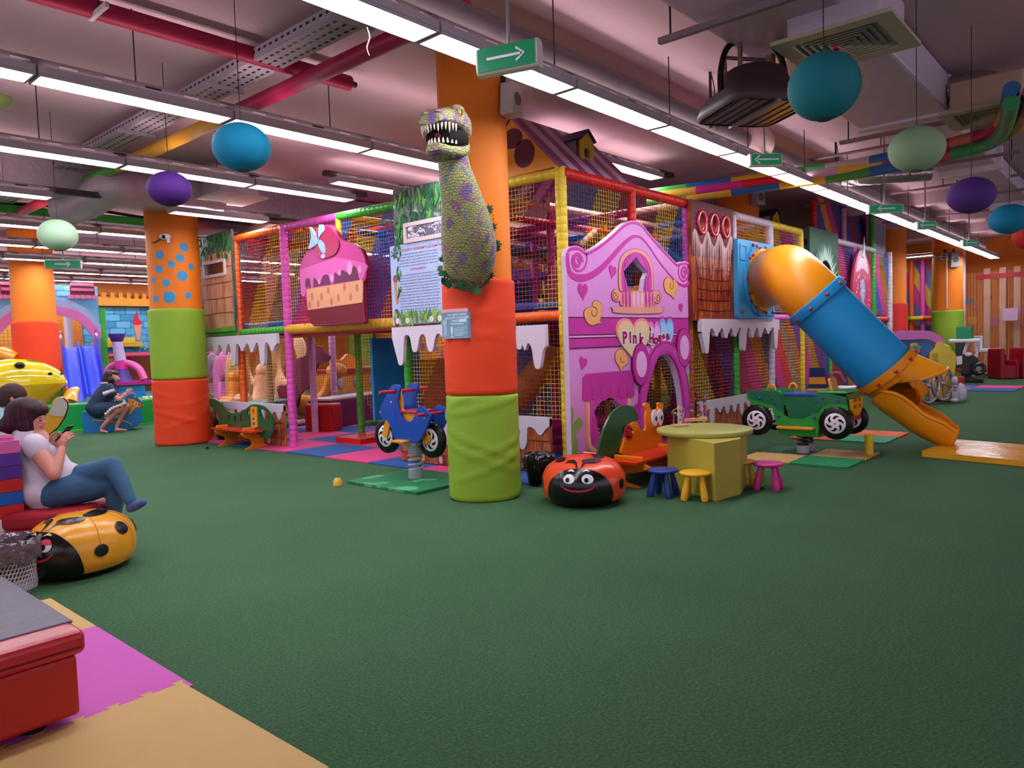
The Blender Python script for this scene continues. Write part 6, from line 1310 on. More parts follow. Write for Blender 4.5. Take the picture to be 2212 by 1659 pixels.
# ================================================================ dinosaur
def scales(N, L, tc):
    mp = N.new('ShaderNodeMapping'); mp.inputs['Scale'].default_value = (1, 1, 1.3); L.new(tc.outputs['Object'], mp.inputs[0])
    v = N.new('ShaderNodeTexBrick'); v.inputs['Scale'].default_value = 6.5; v.inputs['Mortar Size'].default_value = .035; v.inputs['Mortar Smooth'].default_value = .5
    v.inputs['Color1'].default_value = lin('9CA838'); v.inputs['Color2'].default_value = lin('B4A858'); v.inputs['Mortar'].default_value = lin('5C3C6C'); v.inputs['Brick Width'].default_value = .35; v.inputs['Row Height'].default_value = .18
    sp = N.new('ShaderNodeSeparateXYZ'); L.new(mp.outputs[0], sp.inputs[0]); at = N.new('ShaderNodeMath'); at.operation = 'ARCTAN2'
    cb = N.new('ShaderNodeCombineXYZ'); ad = N.new('ShaderNodeMath'); ad.operation = 'SUBTRACT'; L.new(sp.outputs[0], ad.inputs[0]); L.new(sp.outputs[1], ad.inputs[1])
    nz = N.new('ShaderNodeTexNoise'); nz.inputs['Scale'].default_value = 9; L.new(tc.outputs['Object'], nz.inputs['Vector'])
    wr = N.new('ShaderNodeVectorMath'); wr.operation = 'MULTIPLY_ADD'; L.new(nz.outputs['Color'], wr.inputs[0]); wr.inputs[1].default_value = (.09, .09, .09)
    L.new(ad.outputs[0], cb.inputs[0]); L.new(sp.outputs[2], cb.inputs[1]); L.new(cb.outputs[0], wr.inputs[2]); L.new(wr.outputs[0], v.inputs['Vector'])
    n = N.new('ShaderNodeTexNoise'); n.inputs['Scale'].default_value = 5; n.inputs['Detail'].default_value = 4; n.inputs['Distortion'].default_value = 1.6
    mp2 = N.new('ShaderNodeMapping'); mp2.inputs['Scale'].default_value = (1, 1, .6); mp2.inputs['Rotation'].default_value = (.5, .4, 0); L.new(tc.outputs['Object'], mp2.inputs[0]); L.new(mp2.outputs[0], n.inputs['Vector'])
    r = ramp(N, [(.0, '6C5C8C'), (.36, '74648C'), (.41, 'A87070'), (.45, '98A04C'), (.58, 'A8A840'), (.63, '789478'), (.68, '8C74A0'), (.73, 'C05058')]); L.new(n.outputs['Fac'], r.inputs[0])
    x = N.new('ShaderNodeMix'); x.data_type = 'RGBA'; mf = N.new('ShaderNodeMath'); mf.operation = 'MULTIPLY'; mf.inputs[1].default_value = .8; L.new(v.outputs['Fac'], mf.inputs[0]); L.new(mf.outputs[0], x.inputs[0]); x.inputs[7].default_value = lin('5A4480')
    inv = N.new('ShaderNodeMath'); inv.operation = 'SUBTRACT'; inv.inputs[0].default_value = 1; L.new(v.outputs['Fac'], inv.inputs[1])
    L.new(r.outputs[0], x.inputs[6]); return (x.outputs[2], inv.outputs[0], .5, .008)
DINO = matn('m_dino_skin', scales, .55)
b0 = PD(1016, 600, 6.98); t = thing('dinosaur', 'colourful dinosaur neck and toothy head bursting from the large orange column', 'dinosaur', b0)
W = [(1016, 600, 6.98, 40), (1014, 570, 6.82, 55), (1013, 535, 6.70, 60), (1008, 490, 6.55, 56), (1000, 445, 6.42, 48), (990, 400, 6.3, 40), (982, 365, 6.22, 35), (978, 335, 6.18, 33), (978, 310, 6.2, 32)]
pts = spline([PD(u, v, d)-b0 for u, v, d, r in W], 5); rr = [r*d/FPX for u, v, d, r in W]; RRR = [rr[min(i//5, len(rr)-1)]+(rr[min(i//5+1, len(rr)-1)]-rr[min(i//5, len(rr)-1)])*(i % 5)/5 for i in range(len(pts))]
part(MB().tube(pts, RRR, DINO, 36), 'neck', t)
# head frame: x to the snout (towards the camera, a little to its left), z up
hc = PD(969, 292, 6.12)-b0; vd = -(hc+b0-V((0, 0, EYE))); vd.z = 0; vd.normalize(); ang = math.atan2(vd.y, vd.x)+rad(-28)
Mh = Matrix.Translation(hc) @ Matrix.Rotation(ang, 4, 'Z') @ Matrix.Rotation(rad(2), 4, 'Y') @ Matrix.Scale(1.03, 4)
def loft(q, secs, m, n=24, M=None, pw=2.6, close=True):
    """secs: (x, cz, half width, up, down)"""
    vs = []
    for x, cz, hw, up, dn in secs:
        for j in range(n):
            a = 2*pi*j/n; c_, s_ = cos(a), sin(a); k = (abs(c_)**pw+abs(s_)**pw)**(1/pw); vs.append((x, hw*c_/k, cz+(up if s_ > 0 else dn)*s_/k))
    k = len(secs); q.add(vs, [(i*n+j, (i+1)*n+j, (i+1)*n+(j+1) % n, i*n+(j+1) % n) for i in range(k-1) for j in range(n)], m, True, M)
    if close: q.add(vs[:n], [tuple(range(n))], m, True, M); q.add(vs[-n:], [tuple(range(n))[::-1]], m, True, M)
q = MB(); loft(q, [(-.17, .05, .1, .1, .1), (-.12, .06, .155, .13, .12), (-.04, .07, .175, .145, .09), (.04, .075, .17, .135, .06), (.12, .075, .15, .11, .045), (.2, .07, .135, .09, .04), (.26, .06, .12, .075, .035), (.3, .05, .09, .05, .025)], DINO, 28, Mh)
for s in (-1, 1): q.ell((.04, s*.12, .175), (.085, .04, .035), DINO, 14, 10, Mh); q.ell((.25, s*.06, .115), (.05, .035, .02), DINO, 12, 8, Mh)
part(q, 'upper_head', t)
q = MB(); loft(q, [(-.14, -.08, .12, .06, .1), (-.06, -.12, .15, .05, .08), (.04, -.145, .145, .045, .07), (.14, -.155, .12, .04, .06), (.22, -.15, .09, .04, .05), (.26, -.14, .055, .03, .03)], DINO, 24, Mh); part(q, 'lower_jaw', t)
MOU = mat('0E0408', .9); q = MB(); loft(q, [(-.1, -.03, .13, .09, .1), (.0, -.035, .155, .08, .09), (.1, -.04, .135, .065, .085), (.18, -.045, .11, .05, .07)], MOU, 20, Mh); part(q, 'mouth_lining', t)
q = MB(); q.tube([(-.02, 0, -.09), (.08, 0, -.085), (.16, 0, -.06), (.2, 0, -.03)], [.045, .042, .034, .02], mat('8C2C44', .35), 12, Mh, flat=.5); part(q, 'tongue', t)
TO = mat('D8C8B8', .35)
def jawpt(s, up):
    a = -pi/2+pi*s; ca, sa = cos(a), sin(a); xw = .10+.185*ca if up else .05+.18*ca; yw = (.155 if up else .125)*sa; return xw, yw
for up in (1, 0):
    for i in range(15 if up else 11):
        s = (i+.5)/(15 if up else 11); x, y = jawpt(.06+.88*s, up); L_ = (.058 if i % 3 else .075) if up else .042; z = .035 if up else -.105
        q = MB().tube([V((x, y, z)), V((x*1.01, y*1.0, z+(-L_*.6 if up else L_*.6))), V((x*.99, y*.98, z+(-L_ if up else L_)))], [.010, .007, .001], TO, 8, Mh); part(q, 'tooth', t)
for s in (-1, 1):
    c = (.075, s*.155, .135); o = part(MB().ell(c, (.03, .018, .026), mat('C8A020', .2), 14, 10, Mh), 'eye', t); part(MB().ell((.08, s*.168, .137), (.012, .008, .02), BLACK, 10, 8, Mh), 'pupil', o)
# ivy round the neck
IV = [mat('1C4C2C', .5), mat('2C6438', .5), mat('143820', .5), mat('3C5C3C', .5)]
t = thing('ivy_garland', 'dark green artificial ivy leaves around the base of the dinosaur neck', 'garland', b0)
def leafpts(s): return [(0, 0), (.25*s, .1*s), (.5*s, .45*s), (.3*s, .4*s), (.35*s, .75*s), (.12*s, .6*s), (0, 1.0*s), (-.12*s, .6*s), (-.35*s, .75*s), (-.3*s, .4*s), (-.5*s, .45*s), (-.25*s, .1*s)]
rn = random.Random(11); spots = [(970+rn.uniform(-18, 14), 585+rn.uniform(-20, 40), 6.74) for _ in range(12)]+[(1000+rn.uniform(-25, 25), 618+rn.uniform(-12, 14), 6.72) for _ in range(9)]+[(1045+rn.uniform(-18, 12), 600+rn.uniform(-22, 18), 6.78) for _ in range(9)]+[(1060+rn.uniform(-4, 10), 575-i*16, 6.9) for i in range(7)]+[(1040, 465, 6.85), (1046, 478, 6.85), (1050, 458, 6.85)]
vine = [PD(u, v, d)-b0 for u, v, d in ((955, 600, 6.78), (985, 622, 6.72), (1020, 628, 6.72), (1055, 605, 6.8), (1066, 560, 6.9), (1062, 500, 6.92), (1044, 462, 6.9))]
part(MB().tube(spline(vine, 6), .006, mat('4C3C28', .7), 6), 'stem', t)
for u, v, d in spots:
    p = PD(u, v, d)-b0; s = rn.uniform(.07, .11); n_ = (V((0, 0, EYE))-PD(u, v, d)).normalized()+V((rn.uniform(-.5, .5), rn.uniform(-.5, .5), rn.uniform(-.3, .6))); a = n_.cross(V((rn.uniform(-1, 1), rn.uniform(-1, 1), rn.uniform(-1, .2)))).normalized(); b = n_.normalized().cross(a)
    q = MB(); F_ = frame(p, a, b); P_ = leafpts(s); m = rn.choice(IV); q.poly(P_, -.0015, .0015, m, F_); part(q, 'leaf', t)
# ================================================================ near left: ottoman, mats, seat, block tower, people
TANM, PKM = mat('C4A068', .8, .03, 2, .12, 100), mat('C458B0', .8, .03, 2, .12, 100)
tile(.34, 2.2, 1.44, 3.3, TANM, 'large tan foam tile in the bottom left foreground', None, open_=(0, 0, 1, 0), t=.028, n=16, z=.0035)
tile(.34, 3.24, 1.44, 4.4, PKM, 'orchid pink foam tile beside the red ottoman', None, open_=(0, 0, 0, 0), t=.016)
tile(.34, 4.4, 1.44, 5.15, TANM, 'tan foam tile strip beyond the pink one beside the ottoman', None, open_=(0, 0, 0, 0), t=.016)
RL = mat('A81818', .32, .04, 2, .12, 30); RL2 = mat('B41C30', .3, .04, 2, .15, 30); GLE = mat('54465C', .45, .05, 2, .3, 12)
t = thing('ottoman', 'red leather ottoman with grey-purple top panel in the bottom left corner', 'ottoman', (.35, 3.88, 0))
part(MB().box((0, 0, .175), (1.30, 1.20, .25), RL), 'base', t, bev=.02); part(MB().box((0, 0, .35), (1.36, 1.24, .1), RL2), 'lid', t, bev=.03, seg=4)
part(MB().box((0, .02, .3995), (1.355, 1.0, .012), GLE), 'top_panel', t, bev=.006, seg=3)
for sx_, sy_ in ((-.5, -.5), (.5, -.5), (.5, .5), (-.5, .5)): part(MB().cyl((sx_, sy_, .018), (sx_, sy_, .05), .05, BLACK, 14), 'foot', t)
part(MB().tube([(-.66, -.617, .333), (.66, -.617, .333)], .006, mat('6A1020', .5), 6), 'seam', t)
# toy block tower
bc = ['E8E0E8', 'B81C1C', 'D8D0DC', 'D4CCD8', 'B41818', '0C50A8', 'B01818', '4C2480', '50288A', 'C85A9C']
bn = ['orange', 'red', 'lower white', 'upper white', 'red block under the blue', 'blue', 'red block over the blue', 'lower purple', 'upper purple', 'pink']
p = PD(50, 1060, 5.3); hb_ = .092
for i in range(10):
    z0 = .008+hb_*i; w_ = .5
    c = 'D88420' if i == 0 else bc[i]; m = mat(c, .45, .03)
    names = ['orange toy block at the very bottom of the tower', 'red toy block second from the bottom of the tower', 'lower of two white toy blocks in the tower', 'upper of two white toy blocks in the tower', 'red toy block directly below the blue one', 'blue toy block in the middle of the tower', 'red toy block directly above the blue one', 'lower of two purple toy blocks in the tower', 'upper of two purple toy blocks in the tower', 'pink studded toy block topping the tower by the seated woman']
    t = thing('toy_block', names[i], 'toy block', (p.x-w_/2, p.y+.12, z0), 0, 'stacked toy blocks at the left edge')
    part(MB().box((0, 0, hb_/2), (w_, .24, hb_-.002), m), 'body', t, bev=.003)
    if i == 9:
        for a in range(4):
            for b in range(2): part(MB().cyl((-.19+a*.125, -.06+b*.12, hb_-.002), (-.19+a*.125, -.06+b*.12, hb_+.025), .045, m, 20), 'stud', t)
# ---- people helpers
SKIN = mat('C88478', .55, .05, 8, .05, 60); SKIN2 = mat('B87468', .55, .05, 8)
def body(par, name, segs, ells, m, vox, smo=3):
    q = MB()
    for pts, rr in segs: q.tube([V(p) for p in pts], list(rr), m, 14); q.ell(pts[0], rr[0]*.98, m, 12, 8); q.ell(pts[-1], rr[-1]*.98, m, 12, 8)
    for c, r, M in ells: q.ell((0, 0, 0), r, m, 22, 14, M=Matrix.Translation(c) @ (M or I4))
    return part(q, name, par, rem=vox, smo=smo)
def Z1(x, y, d): return PD(x/5.53, 820+y/5.53, d)
w1 = thing('person', 'seated person with maroon bob, white T-shirt and blue trousers looking at a phone', 'person', (0, 0, 0))
FW = V((.66, -.751, 0)).normalized(); LT = V((.751, .66, 0)).normalized()       # her forward and left (away from the camera)
Mw = Matrix(((FW.x, LT.x, 0, 0), (FW.y, LT.y, 0, 0), (0, 0, 1, 0), (0, 0, 0, 1)))
def rot(a): return Mw @ Matrix.Rotation(a, 4, 'Y')
nD, fD, mD = 5.36, 5.66, 5.51
# skin: head, neck, arms, torso core, legs
Hc = Z1(375, 455, mD)
sh_n, sh_f = Z1(415, 800, nD+.0), Z1(440, 790, fD+.0); el_n = Z1(640, 1130, nD-.04); wr_n = Z1(744, 825, nD+.06); hd_n = Z1(745, 790, nD+.06)
el_f = Z1(720, 1080, fD); wr_f = Z1(690, 800, fD-.14); hd_f = Z1(660, 735, fD-.15)
hip_n, hip_f = Z1(700, 1330, nD+.06), Z1(700, 1330, fD-.06)
segs = [([Z1(330, 560, mD), Z1(320, 700, mD)], [.055, .065]), ([Z1(430, 740, mD), Z1(480, 900, mD), Z1(560, 1120, mD), Z1(620, 1340, mD)], [.1, .13, .13, .14]), ([sh_n, sh_f], [.06, .06]),
        ([sh_n, sh_n.lerp(el_n, .5), el_n], [.062, .06, .047]), ([el_n, el_n.lerp(wr_n, .35), wr_n], [.046, .044, .027]), ([sh_f, el_f], [.055, .043]), ([el_f, wr_f], [.043, .026]),
        ([hip_f, Z1(1330, 1040, mD), ], [.09, .06]), ([Z1(1330, 1040, mD), Z1(1560, 1470, nD+.02)], [.055, .033]), ([hip_n, Z1(1380, 1225, mD+.02)], [.09, .06]), ([Z1(1380, 1225, mD+.02), Z1(1340, 1950, mD+.02)], [.055, .035])]
ells = [(Hc, (.098, .075, .115), None), (Z1(440, 540, mD), (.05, .055, .06), None), (Z1(462, 500, mD), (.03, .045, .05), None), (Z1(503, 512, mD), (.032, .014, .018), None), (Z1(484, 490, mD), (.02, .01, .022), None), (Z1(466, 592, mD), (.03, .028, .022), None), (Z1(488, 550, mD), (.022, .022, .009), None), (Z1(484, 574, mD), (.022, .02, .009), None)]
body(w1, 'body', segs, [(c, r, rot(0)) for c, r, M in ells], SKIN, .0062, 3)
# hands: palm and five bent fingers each, closed on the phone
def hand(par, palm, dirv, side, up, curl, m, s=1.):
    """palm centre, finger direction, thumb side, curl direction"""
    q = MB(); d = V(dirv).normalized(); b = V(side).normalized(); c = V(curl).normalized(); pm = V(palm)
    M = Matrix(((d.x, b.x, c.x, pm.x), (d.y, b.y, c.y, pm.y), (d.z, b.z, c.z, pm.z), (0, 0, 0, 1)))
    q.ell((0, 0, 0), (.046*s, .04*s, .017*s), m, 16, 10, M=M)
    for i, (o_, L_) in enumerate(((.029, .068), (.010, .076), (-.010, .071), (-.029, .056))):
        pts = [(.028*s, o_*s, 0), (.028*s+L_*.42*s, o_*1.1*s, .006*s), (.028*s+L_*.72*s, o_*1.1*s, (.022+.004*i)*s), (.028*s+L_*.8*s, o_*1.08*s, .045*s)]
        q.tube(pts, [.0095*s, .009*s, .0085*s, .007*s], m, 8, M); q.ell(pts[-1], .007*s, m, 8, 6, M)
    pts = [(-.02*s, .03*s, .004), (.005*s, .052*s, .012*s), (.03*s, .055*s, .026*s), (.05*s, .05*s, .034*s)]; q.tube(pts, [.013*s, .011*s, .0095*s, .008*s], m, 8, M); q.ell(pts[-1], .008*s, m, 8, 6, M)
    return part(q, 'hand', par, rem=.0036, smo=2)
upv = V((0, 0, 1)); hand(w1, Z1(745, 775, nD+.08), (upv*.9+FW*.35), -FW*.6+LT*.2+upv*.2, None, LT*.8+FW*.3, SKIN)
hand(w1, Z1(665, 745, fD-.16), (upv*.6+FW*.7), upv*.5-FW*.5, None, -LT*.8+FW*.2, SKIN)
# clothing, hair
SHIRT = mat('C8BCCC', .75, .04, 5, .25, 9); JEAN = mat('345878', .8, .08, 8, .2, 120); SOCK = mat('48588C', .8, .05)
body(w1, 't_shirt', [([Z1(330, 690, mD), Z1(430, 860, mD), Z1(530, 1050, mD), Z1(610, 1240, mD), Z1(620, 1350, mD)], [.11, .145, .17, .195, .19]), ([sh_n, sh_f], [.085, .085]), ([sh_n+V((0, 0, .015)), sh_n.lerp(el_n, .12)], [.085, .08]),
     ([sh_f, sh_f.lerp(el_f, .2)], [.075, .075])], [(Z1(600, 900, mD), (.09, .13, .085), rot(.3)), (Z1(770, 1170, mD), (.125, .15, .12), rot(.2)), (Z1(600, 1320, mD), (.205, .215, .145), rot(0)), (Z1(330, 820, mD), (.09, .15, .14), rot(-.3))], SHIRT, .011, 6)
kn_u, an_u = Z1(1330, 1040, mD-.02), Z1(1560, 1460, nD+.02)
body(w1, 'trousers', [([Z1(620, 1360, mD-.1), Z1(620, 1360, mD+.1)], [.11, .11]), ([hip_f, Z1(1000, 1190, mD+.02), kn_u], [.115, .118, .078]), ([kn_u, kn_u.lerp(an_u, .35)+FW*.01, an_u], [.07, .064, .043]), ([hip_n, Z1(1080, 1270, mD), Z1(1390, 1225, mD+.03)], [.115, .118, .075]), ([Z1(1390, 1225, mD+.03), Z1(1370, 1450, mD+.03), Z1(1340, 1900, mD+.03)], [.068, .062, .045])], [], JEAN, .011, 4)
body(w1, 'sock', [([an_u, Z1(1580, 1520, nD+.02)], [.036, .04]), ([Z1(1560, 1530, nD+.02), Z1(1640, 1500, nD+.01), Z1(1715, 1465, nD)], [.036, .034, .026])], [], SOCK, .008, 3)
body(w1, 'sock', [([Z1(1330, 1900, mD+.03), Z1(1320, 2050, mD+.03)], [.036, .04]), ([Z1(1320, 2060, mD+.03), Z1(1420, 2075, mD)], [.036, .03])], [], SOCK, .009, 3)
HAIR = matn('m_maroon_hair', lambda N, L, tc: woodcol(N, L, tc, '16060C', '300E1C', '46182C', 10, 2), .6)
body(w1, 'hair', [([Z1(120, 560, mD), Z1(260, 585, mD), Z1(380, 600, mD)], [.05, .065, .05])], [(Z1(300, 400, mD), (.142, .118, .122), rot(0)), (Z1(200, 510, mD), (.12, .12, .085), rot(-.35)), (Z1(350, 530, mD+.0), (.08, .105, .11), rot(0)), (Z1(420, 350, mD), (.085, .1, .062), rot(.35)), (Z1(90, 540, mD), (.07, .1, .045), rot(-.5))], HAIR, .009, 5)
for s in (-1, 1): part(MB().ell((0, 0, 0), (.014, .01, .008), mat('D8C8CC', .4), 10, 8, Matrix.Translation(Z1(478, 486, mD+s*.05)) @ rot(0)), 'eye_white', w1)
for s in (-1, 1): part(MB().tube([Z1(455, 464, mD+s*.066), Z1(472, 457, mD+s*.06), Z1(488, 462, mD+s*.045)], .0035, mat('3C1C20', .7), 6), 'eyebrow', w1)
for s in (-1, 1): part(MB().ell((0, 0, 0), (.009, .012, .007), mat('2A1414', .3), 10, 8, Matrix.Translation(Z1(483, 486, mD+s*.058)) @ rot(0)), 'eye', w1)
part(MB().ell((0, 0, 0), (.011, .018, .006), mat('A85458', .4), 10, 8, Matrix.Translation(Z1(492, 563, mD-.012)) @ rot(0)), 'mouth', w1)
pc = Z1(772, 640, mD+.0); t = thing('smartphone', 'black smartphone held by the maroon-haired person', 'phone', pc)
ph = (FW*.75+upv*.75).normalized(); Mp = frame((0, 0, 0), ph, LT); part(MB().box((0, 0, 0), (.155, .075, .009), BLACK, Mp), 'case', t, bev=.003); part(MB().box((-.0, 0, .0048), (.14, .067, .001), mat('1A1C24', .1), Mp), 'screen', t)
# red seat under her
so = Z1(740, 1500, mD); sx_ = V((so.x, so.y, 0))
t = thing('low_armchair', 'red leather seat with high back under the maroon-haired person', 'seat', (so.x, so.y, 0), math.atan2(FW.y, FW.x)); zs = Z1(750, 1450, mD).z
part(MB().box((-.02, 0, zs-.085), (.66, .62, .13), mat('A01428', .6, .04, 2, .05, 10)), 'cushion', t, bev=.04, seg=4); part(MB().box((-.03, 0, (zs-.15)/2+.02), (.62, .6, zs-.17), RL), 'base', t, bev=.02)
part(MB().box((0, 0, .3), (.14, .62, .62), RL, T(-.42, 0, zs-.1, 0, 0, rad(-9))), 'backrest', t, bev=.04, seg=4)
# man behind, only head and shoulder in the frame
m1 = thing('person', 'man with short brown hair and pale blue shirt behind the maroon-haired person', 'person', (0, 0, 0)); dm = 6.9
body(m1, 'body', [([Z1(130, 300, dm), Z1(80, 480, dm)], [.065, .075]), ([Z1(40, 520, dm), Z1(-60, 800, dm), Z1(-80, 1150, dm)], [.13, .16, .17]), ([Z1(-80, 1150, dm), Z1(330, 1190, dm)], [.1, .07]), ([Z1(330, 1190, dm), Z1(330, 1700, dm)], [.065, .045])],
     [(Z1(140, 200, dm), (.105, .08, .125), rot(0)), (Z1(230, 250, dm), (.05, .06, .07), rot(0)), (Z1(270, 240, dm), (.025, .015, .02), rot(0)), (Z1(140, 240, dm-.085), (.02, .012, .03), rot(0))], SKIN2, .011, 3)
body(m1, 'hair', [], [(Z1(145, 185, dm), (.128, .098, .115), rot(0)), (Z1(110, 240, dm), (.105, .092, .09), rot(-.2))], mat('3C2420', .7, .2, 30, .5, 60), .010, 2)
body(m1, 'shirt', [([Z1(70, 470, dm), Z1(20, 600, dm), Z1(-60, 800, dm), Z1(-80, 1150, dm)], [.13, .22, .21, .2]), ([Z1(20, 570, dm-.2), Z1(20, 570, dm+.2)], [.08, .08]), ([Z1(20, 570, dm-.2), Z1(60, 850, dm-.22)], [.07, .06])], [], mat('90B0C0', .7, .04), .013, 3)
for s in (-1, 1): part(MB().ell((0, 0, 0), (.008, .011, .006), DARK, 8, 6, Matrix.Translation(Z1(262, 205, dm)+LT*s*.03) @ rot(0)), 'eye', m1)
so = Z1(-40, 1250, dm); t = thing('low_armchair', 'red seat of the man at the left edge', 'seat', (so.x, so.y, 0), math.atan2(FW.y, FW.x))
part(MB().box((0, 0, so.z/2-.02), (.6, .6, so.z-.06), RL), 'base', t, bev=.03)
# ---- woman on the blue rocker
def Z2(x, y, d=14.7): return PD(170+x/10.37, 780+y/10.37, d)
w2 = thing('person', 'barefoot woman in navy dress with white lace, sitting on the blue rocker with a phone', 'person', (0, 0, 0)); d0 = 14.7
kn, kf = Z2(860, 1110, 14.5), Z2(1060, 1010, 14.62); an, af = Z2(520, 1490, 14.5), Z2(850, 1470, 14.6)
body(w2, 'body', [([Z2(745, 420), Z2(690, 520)], [.05, .055]), ([Z2(660, 580), Z2(530, 850), Z2(450, 1080)], [.12, .15, .17]), ([Z2(690, 680, 14.5), Z2(905, 860, 14.48)], [.055, .042]), ([Z2(905, 860, 14.48), Z2(1060, 730, 14.6)], [.042, .026]), ([Z2(700, 660, 14.9), Z2(920, 800, 14.85)], [.05, .04]), ([Z2(920, 800, 14.85), Z2(1070, 710, 14.75)], [.04, .026]),
     ([Z2(500, 1150, 14.6), kn], [.1, .072]), ([kn, kn.lerp(an, .35), an], [.066, .062, .034]), ([Z2(500, 1120, 14.8), kf], [.1, .072]), ([kf, kf.lerp(af, .35), af], [.066, .06, .034]),
     ([an, Z2(500, 1560, 14.5), Z2(640, 1590, 14.45)], [.034, .035, .018]), ([af, Z2(830, 1540, 14.6), Z2(1080, 1545, 14.55)], [.034, .036, .018])],
     [(Z2(770, 330), (.09, .075, .11), rot(0)), (Z2(850, 400), (.055, .055, .065), rot(0)), (Z2(920, 400), (.02, .014, .018), rot(0)), (Z2(750, 400, 14.62), (.015, .01, .025), rot(0))], SKIN, .012, 3)
hand(w2, Z2(1095, 700, 14.66), FW*.9+upv*.35, upv, None, LT, SKIN, 1.1)
hand(w2, Z2(1085, 705, 14.76), FW*.9+upv*.35, upv, None, -LT, SKIN, 1.1)
body(w2, 'hair', [([Z2(650, 400), Z2(600, 470), Z2(540, 500)], [.11, .1, .05]), ([Z2(720, 420, 14.6), Z2(690, 520, 14.6)], [.06, .04])], [(Z2(700, 320), (.125, .1, .115), rot(0)), (Z2(650, 420), (.085, .1, .1), rot(-.4)), (Z2(830, 260), (.06, .08, .04), rot(.4))], mat('2C1418', .5, .15, 20, .3, 40), .012, 3)
NAVY = mat('1E3248', .75, .06, 6, .3, 10); LACE = mat('C8BCC4', .8, .05, 20, .5, 60)
body(w2, 'dress', [([Z2(670, 570), Z2(560, 800), Z2(440, 1050)], [.15, .2, .22]), ([Z2(690, 600, 14.5), Z2(760, 740, 14.47)], [.085, .085]), ([Z2(690, 600, 14.9), Z2(790, 720, 14.88)], [.085, .085]), ([Z2(450, 1090, 14.6), Z2(770, 1060, 14.52)], [.16, .11]), ([Z2(450, 1080, 14.8), Z2(930, 990, 14.64)], [.16, .105])], [(Z2(400, 1040), (.2, .22, .14), rot(0))], NAVY, .014, 4)
for pts, r, nm in (([(600, 1210, 14.42), (700, 1110, 14.4), (800, 1040, 14.4), (960, 980, 14.47), (1050, 930, 14.55)], .03, 'lace_hem'), ([(560, 740, 14.42), (650, 710, 14.40), (740, 680, 14.4), (810, 650, 14.42)], .035, 'lace_sleeve'), ([(500, 500, 14.62), (600, 490, 14.58), (720, 520, 14.58), (790, 600, 14.6)], .016, 'collar')):
    P_ = spline([Z2(*p) for p in pts], 7); part(MB().tube(P_, [r*(1+.4*((i % 3)-1)) for i in range(len(P_))], LACE, 8, flat=1.), nm, w2)
t = thing('smartphone', 'phone in the hands of the woman in the navy dress', 'phone', Z2(1130, 665, 14.7)); part(MB().box((0, 0, 0), (.15, .07, .01), BLACK, frame((0, 0, 0), FW*.85+upv*.45, LT)), 'case', t, bev=.002)
RB = mat('1070B4', .3, .05, 2, .15, 20); Rc = Z2(800, 1300, 14.95); rlook = V((ray(250, 900).x, ray(250, 900).y, 0)).normalized(); rr_ = V((rlook.y, -rlook.x, 0))
def RK(x, y): d_ = Z2(x, y, 14.78)-Rc; return (d_.dot(rr_), d_.z)
out = sp2([RK(*p) for p in ((65, 1200), (120, 1120), (260, 1115), (430, 1190), (560, 1270), (700, 1290), (860, 1270), (980, 1150), (1060, 1000), (1050, 850), (1120, 760), (1220, 735), (1320, 790), (1380, 890), (1460, 950), (1410, 1080), (1420, 1200), (1450, 1330), (1380, 1440), (1200, 1530), (900, 1580), (600, 1600), (350, 1615), (170, 1600), (110, 1500), (120, 1420), (85, 1350))], 4)
t = thing('giraffe_rocker', 'blue plastic rocker with painted giraffe head, ridden by the woman in navy', 'rocker', Rc); Fk = frame((0, 0, 0), rr_, (0, 0, 1))
part(MB().poly(out, -.17, .17, RB, Fk), 'shell', t, bev=.05, seg=4)
q = MB(); GY_ = mat('D8982C', .5); q.poly(sp2([RK(*p) for p in ((1150, 860), (1240, 870), (1330, 930), (1430, 980), (1400, 1040), (1290, 1060), (1240, 1100), (1180, 1190), (1130, 1190), (1150, 1050), (1100, 960))], 3), 0, .178, GY_, Fk)
q.poly(circ(*RK(1395, 990), .05, .035, 12), 0, .181, mat('C85818', .4), Fk); q.poly(circ(*RK(1290, 975), .035, n=14), 0, .182, WHITE, Fk); q.poly(circ(*RK(1292, 975), .018, n=10), 0, .184, BLACK, Fk)
for p in ((1120, 860), (1270, 805)): q.poly(circ(*RK(*p), .022, n=10), 0, .18, GY_, Fk)
for p in ((1180, 1100), (1200, 1020), (1250, 1010), (1150, 1150), (1220, 930)): q.poly(circ(*RK(*p), .014, n=8), 0, .18, mat('A85020', .5), Fk)
band(q, [RK(300, 1300), RK(500, 1320), RK(800, 1370), RK(1050, 1350), RK(1200, 1440)], .02, 0, .176, GY_, Fk); part(q, 'giraffe_print', t)
# ---- green padded border, ball pit
GB = mat('1C9040', .28, .04, 2, .25, 8)
a, b = V((2.4, 17.15, 0)), V((9.6, 16.3, 0)); dd = (b-a).normalized(); Mb = frame(a, dd, (0, 0, 1)); L_ = (b-a).length
t = thing('padded_border', 'long glossy green padded border of the ball pit', 'border', (0, 0, 0))
for i in range(4): part(MB().box((L_*(i+.5)/4, .28, -.22), (L_/4-.01, .55, .44), GB, Mb), 'pad', t, bev=.035, seg=3)
part(MB().box((L_/2, .015, .06), (L_, .03, .1), mat('40B848', .4), Mb), 'bottom_strip', t)
struct(MB().box((6.2, 21, .2), (8, 7.2, .4), mat('386C80', .9)), 'trim_9')
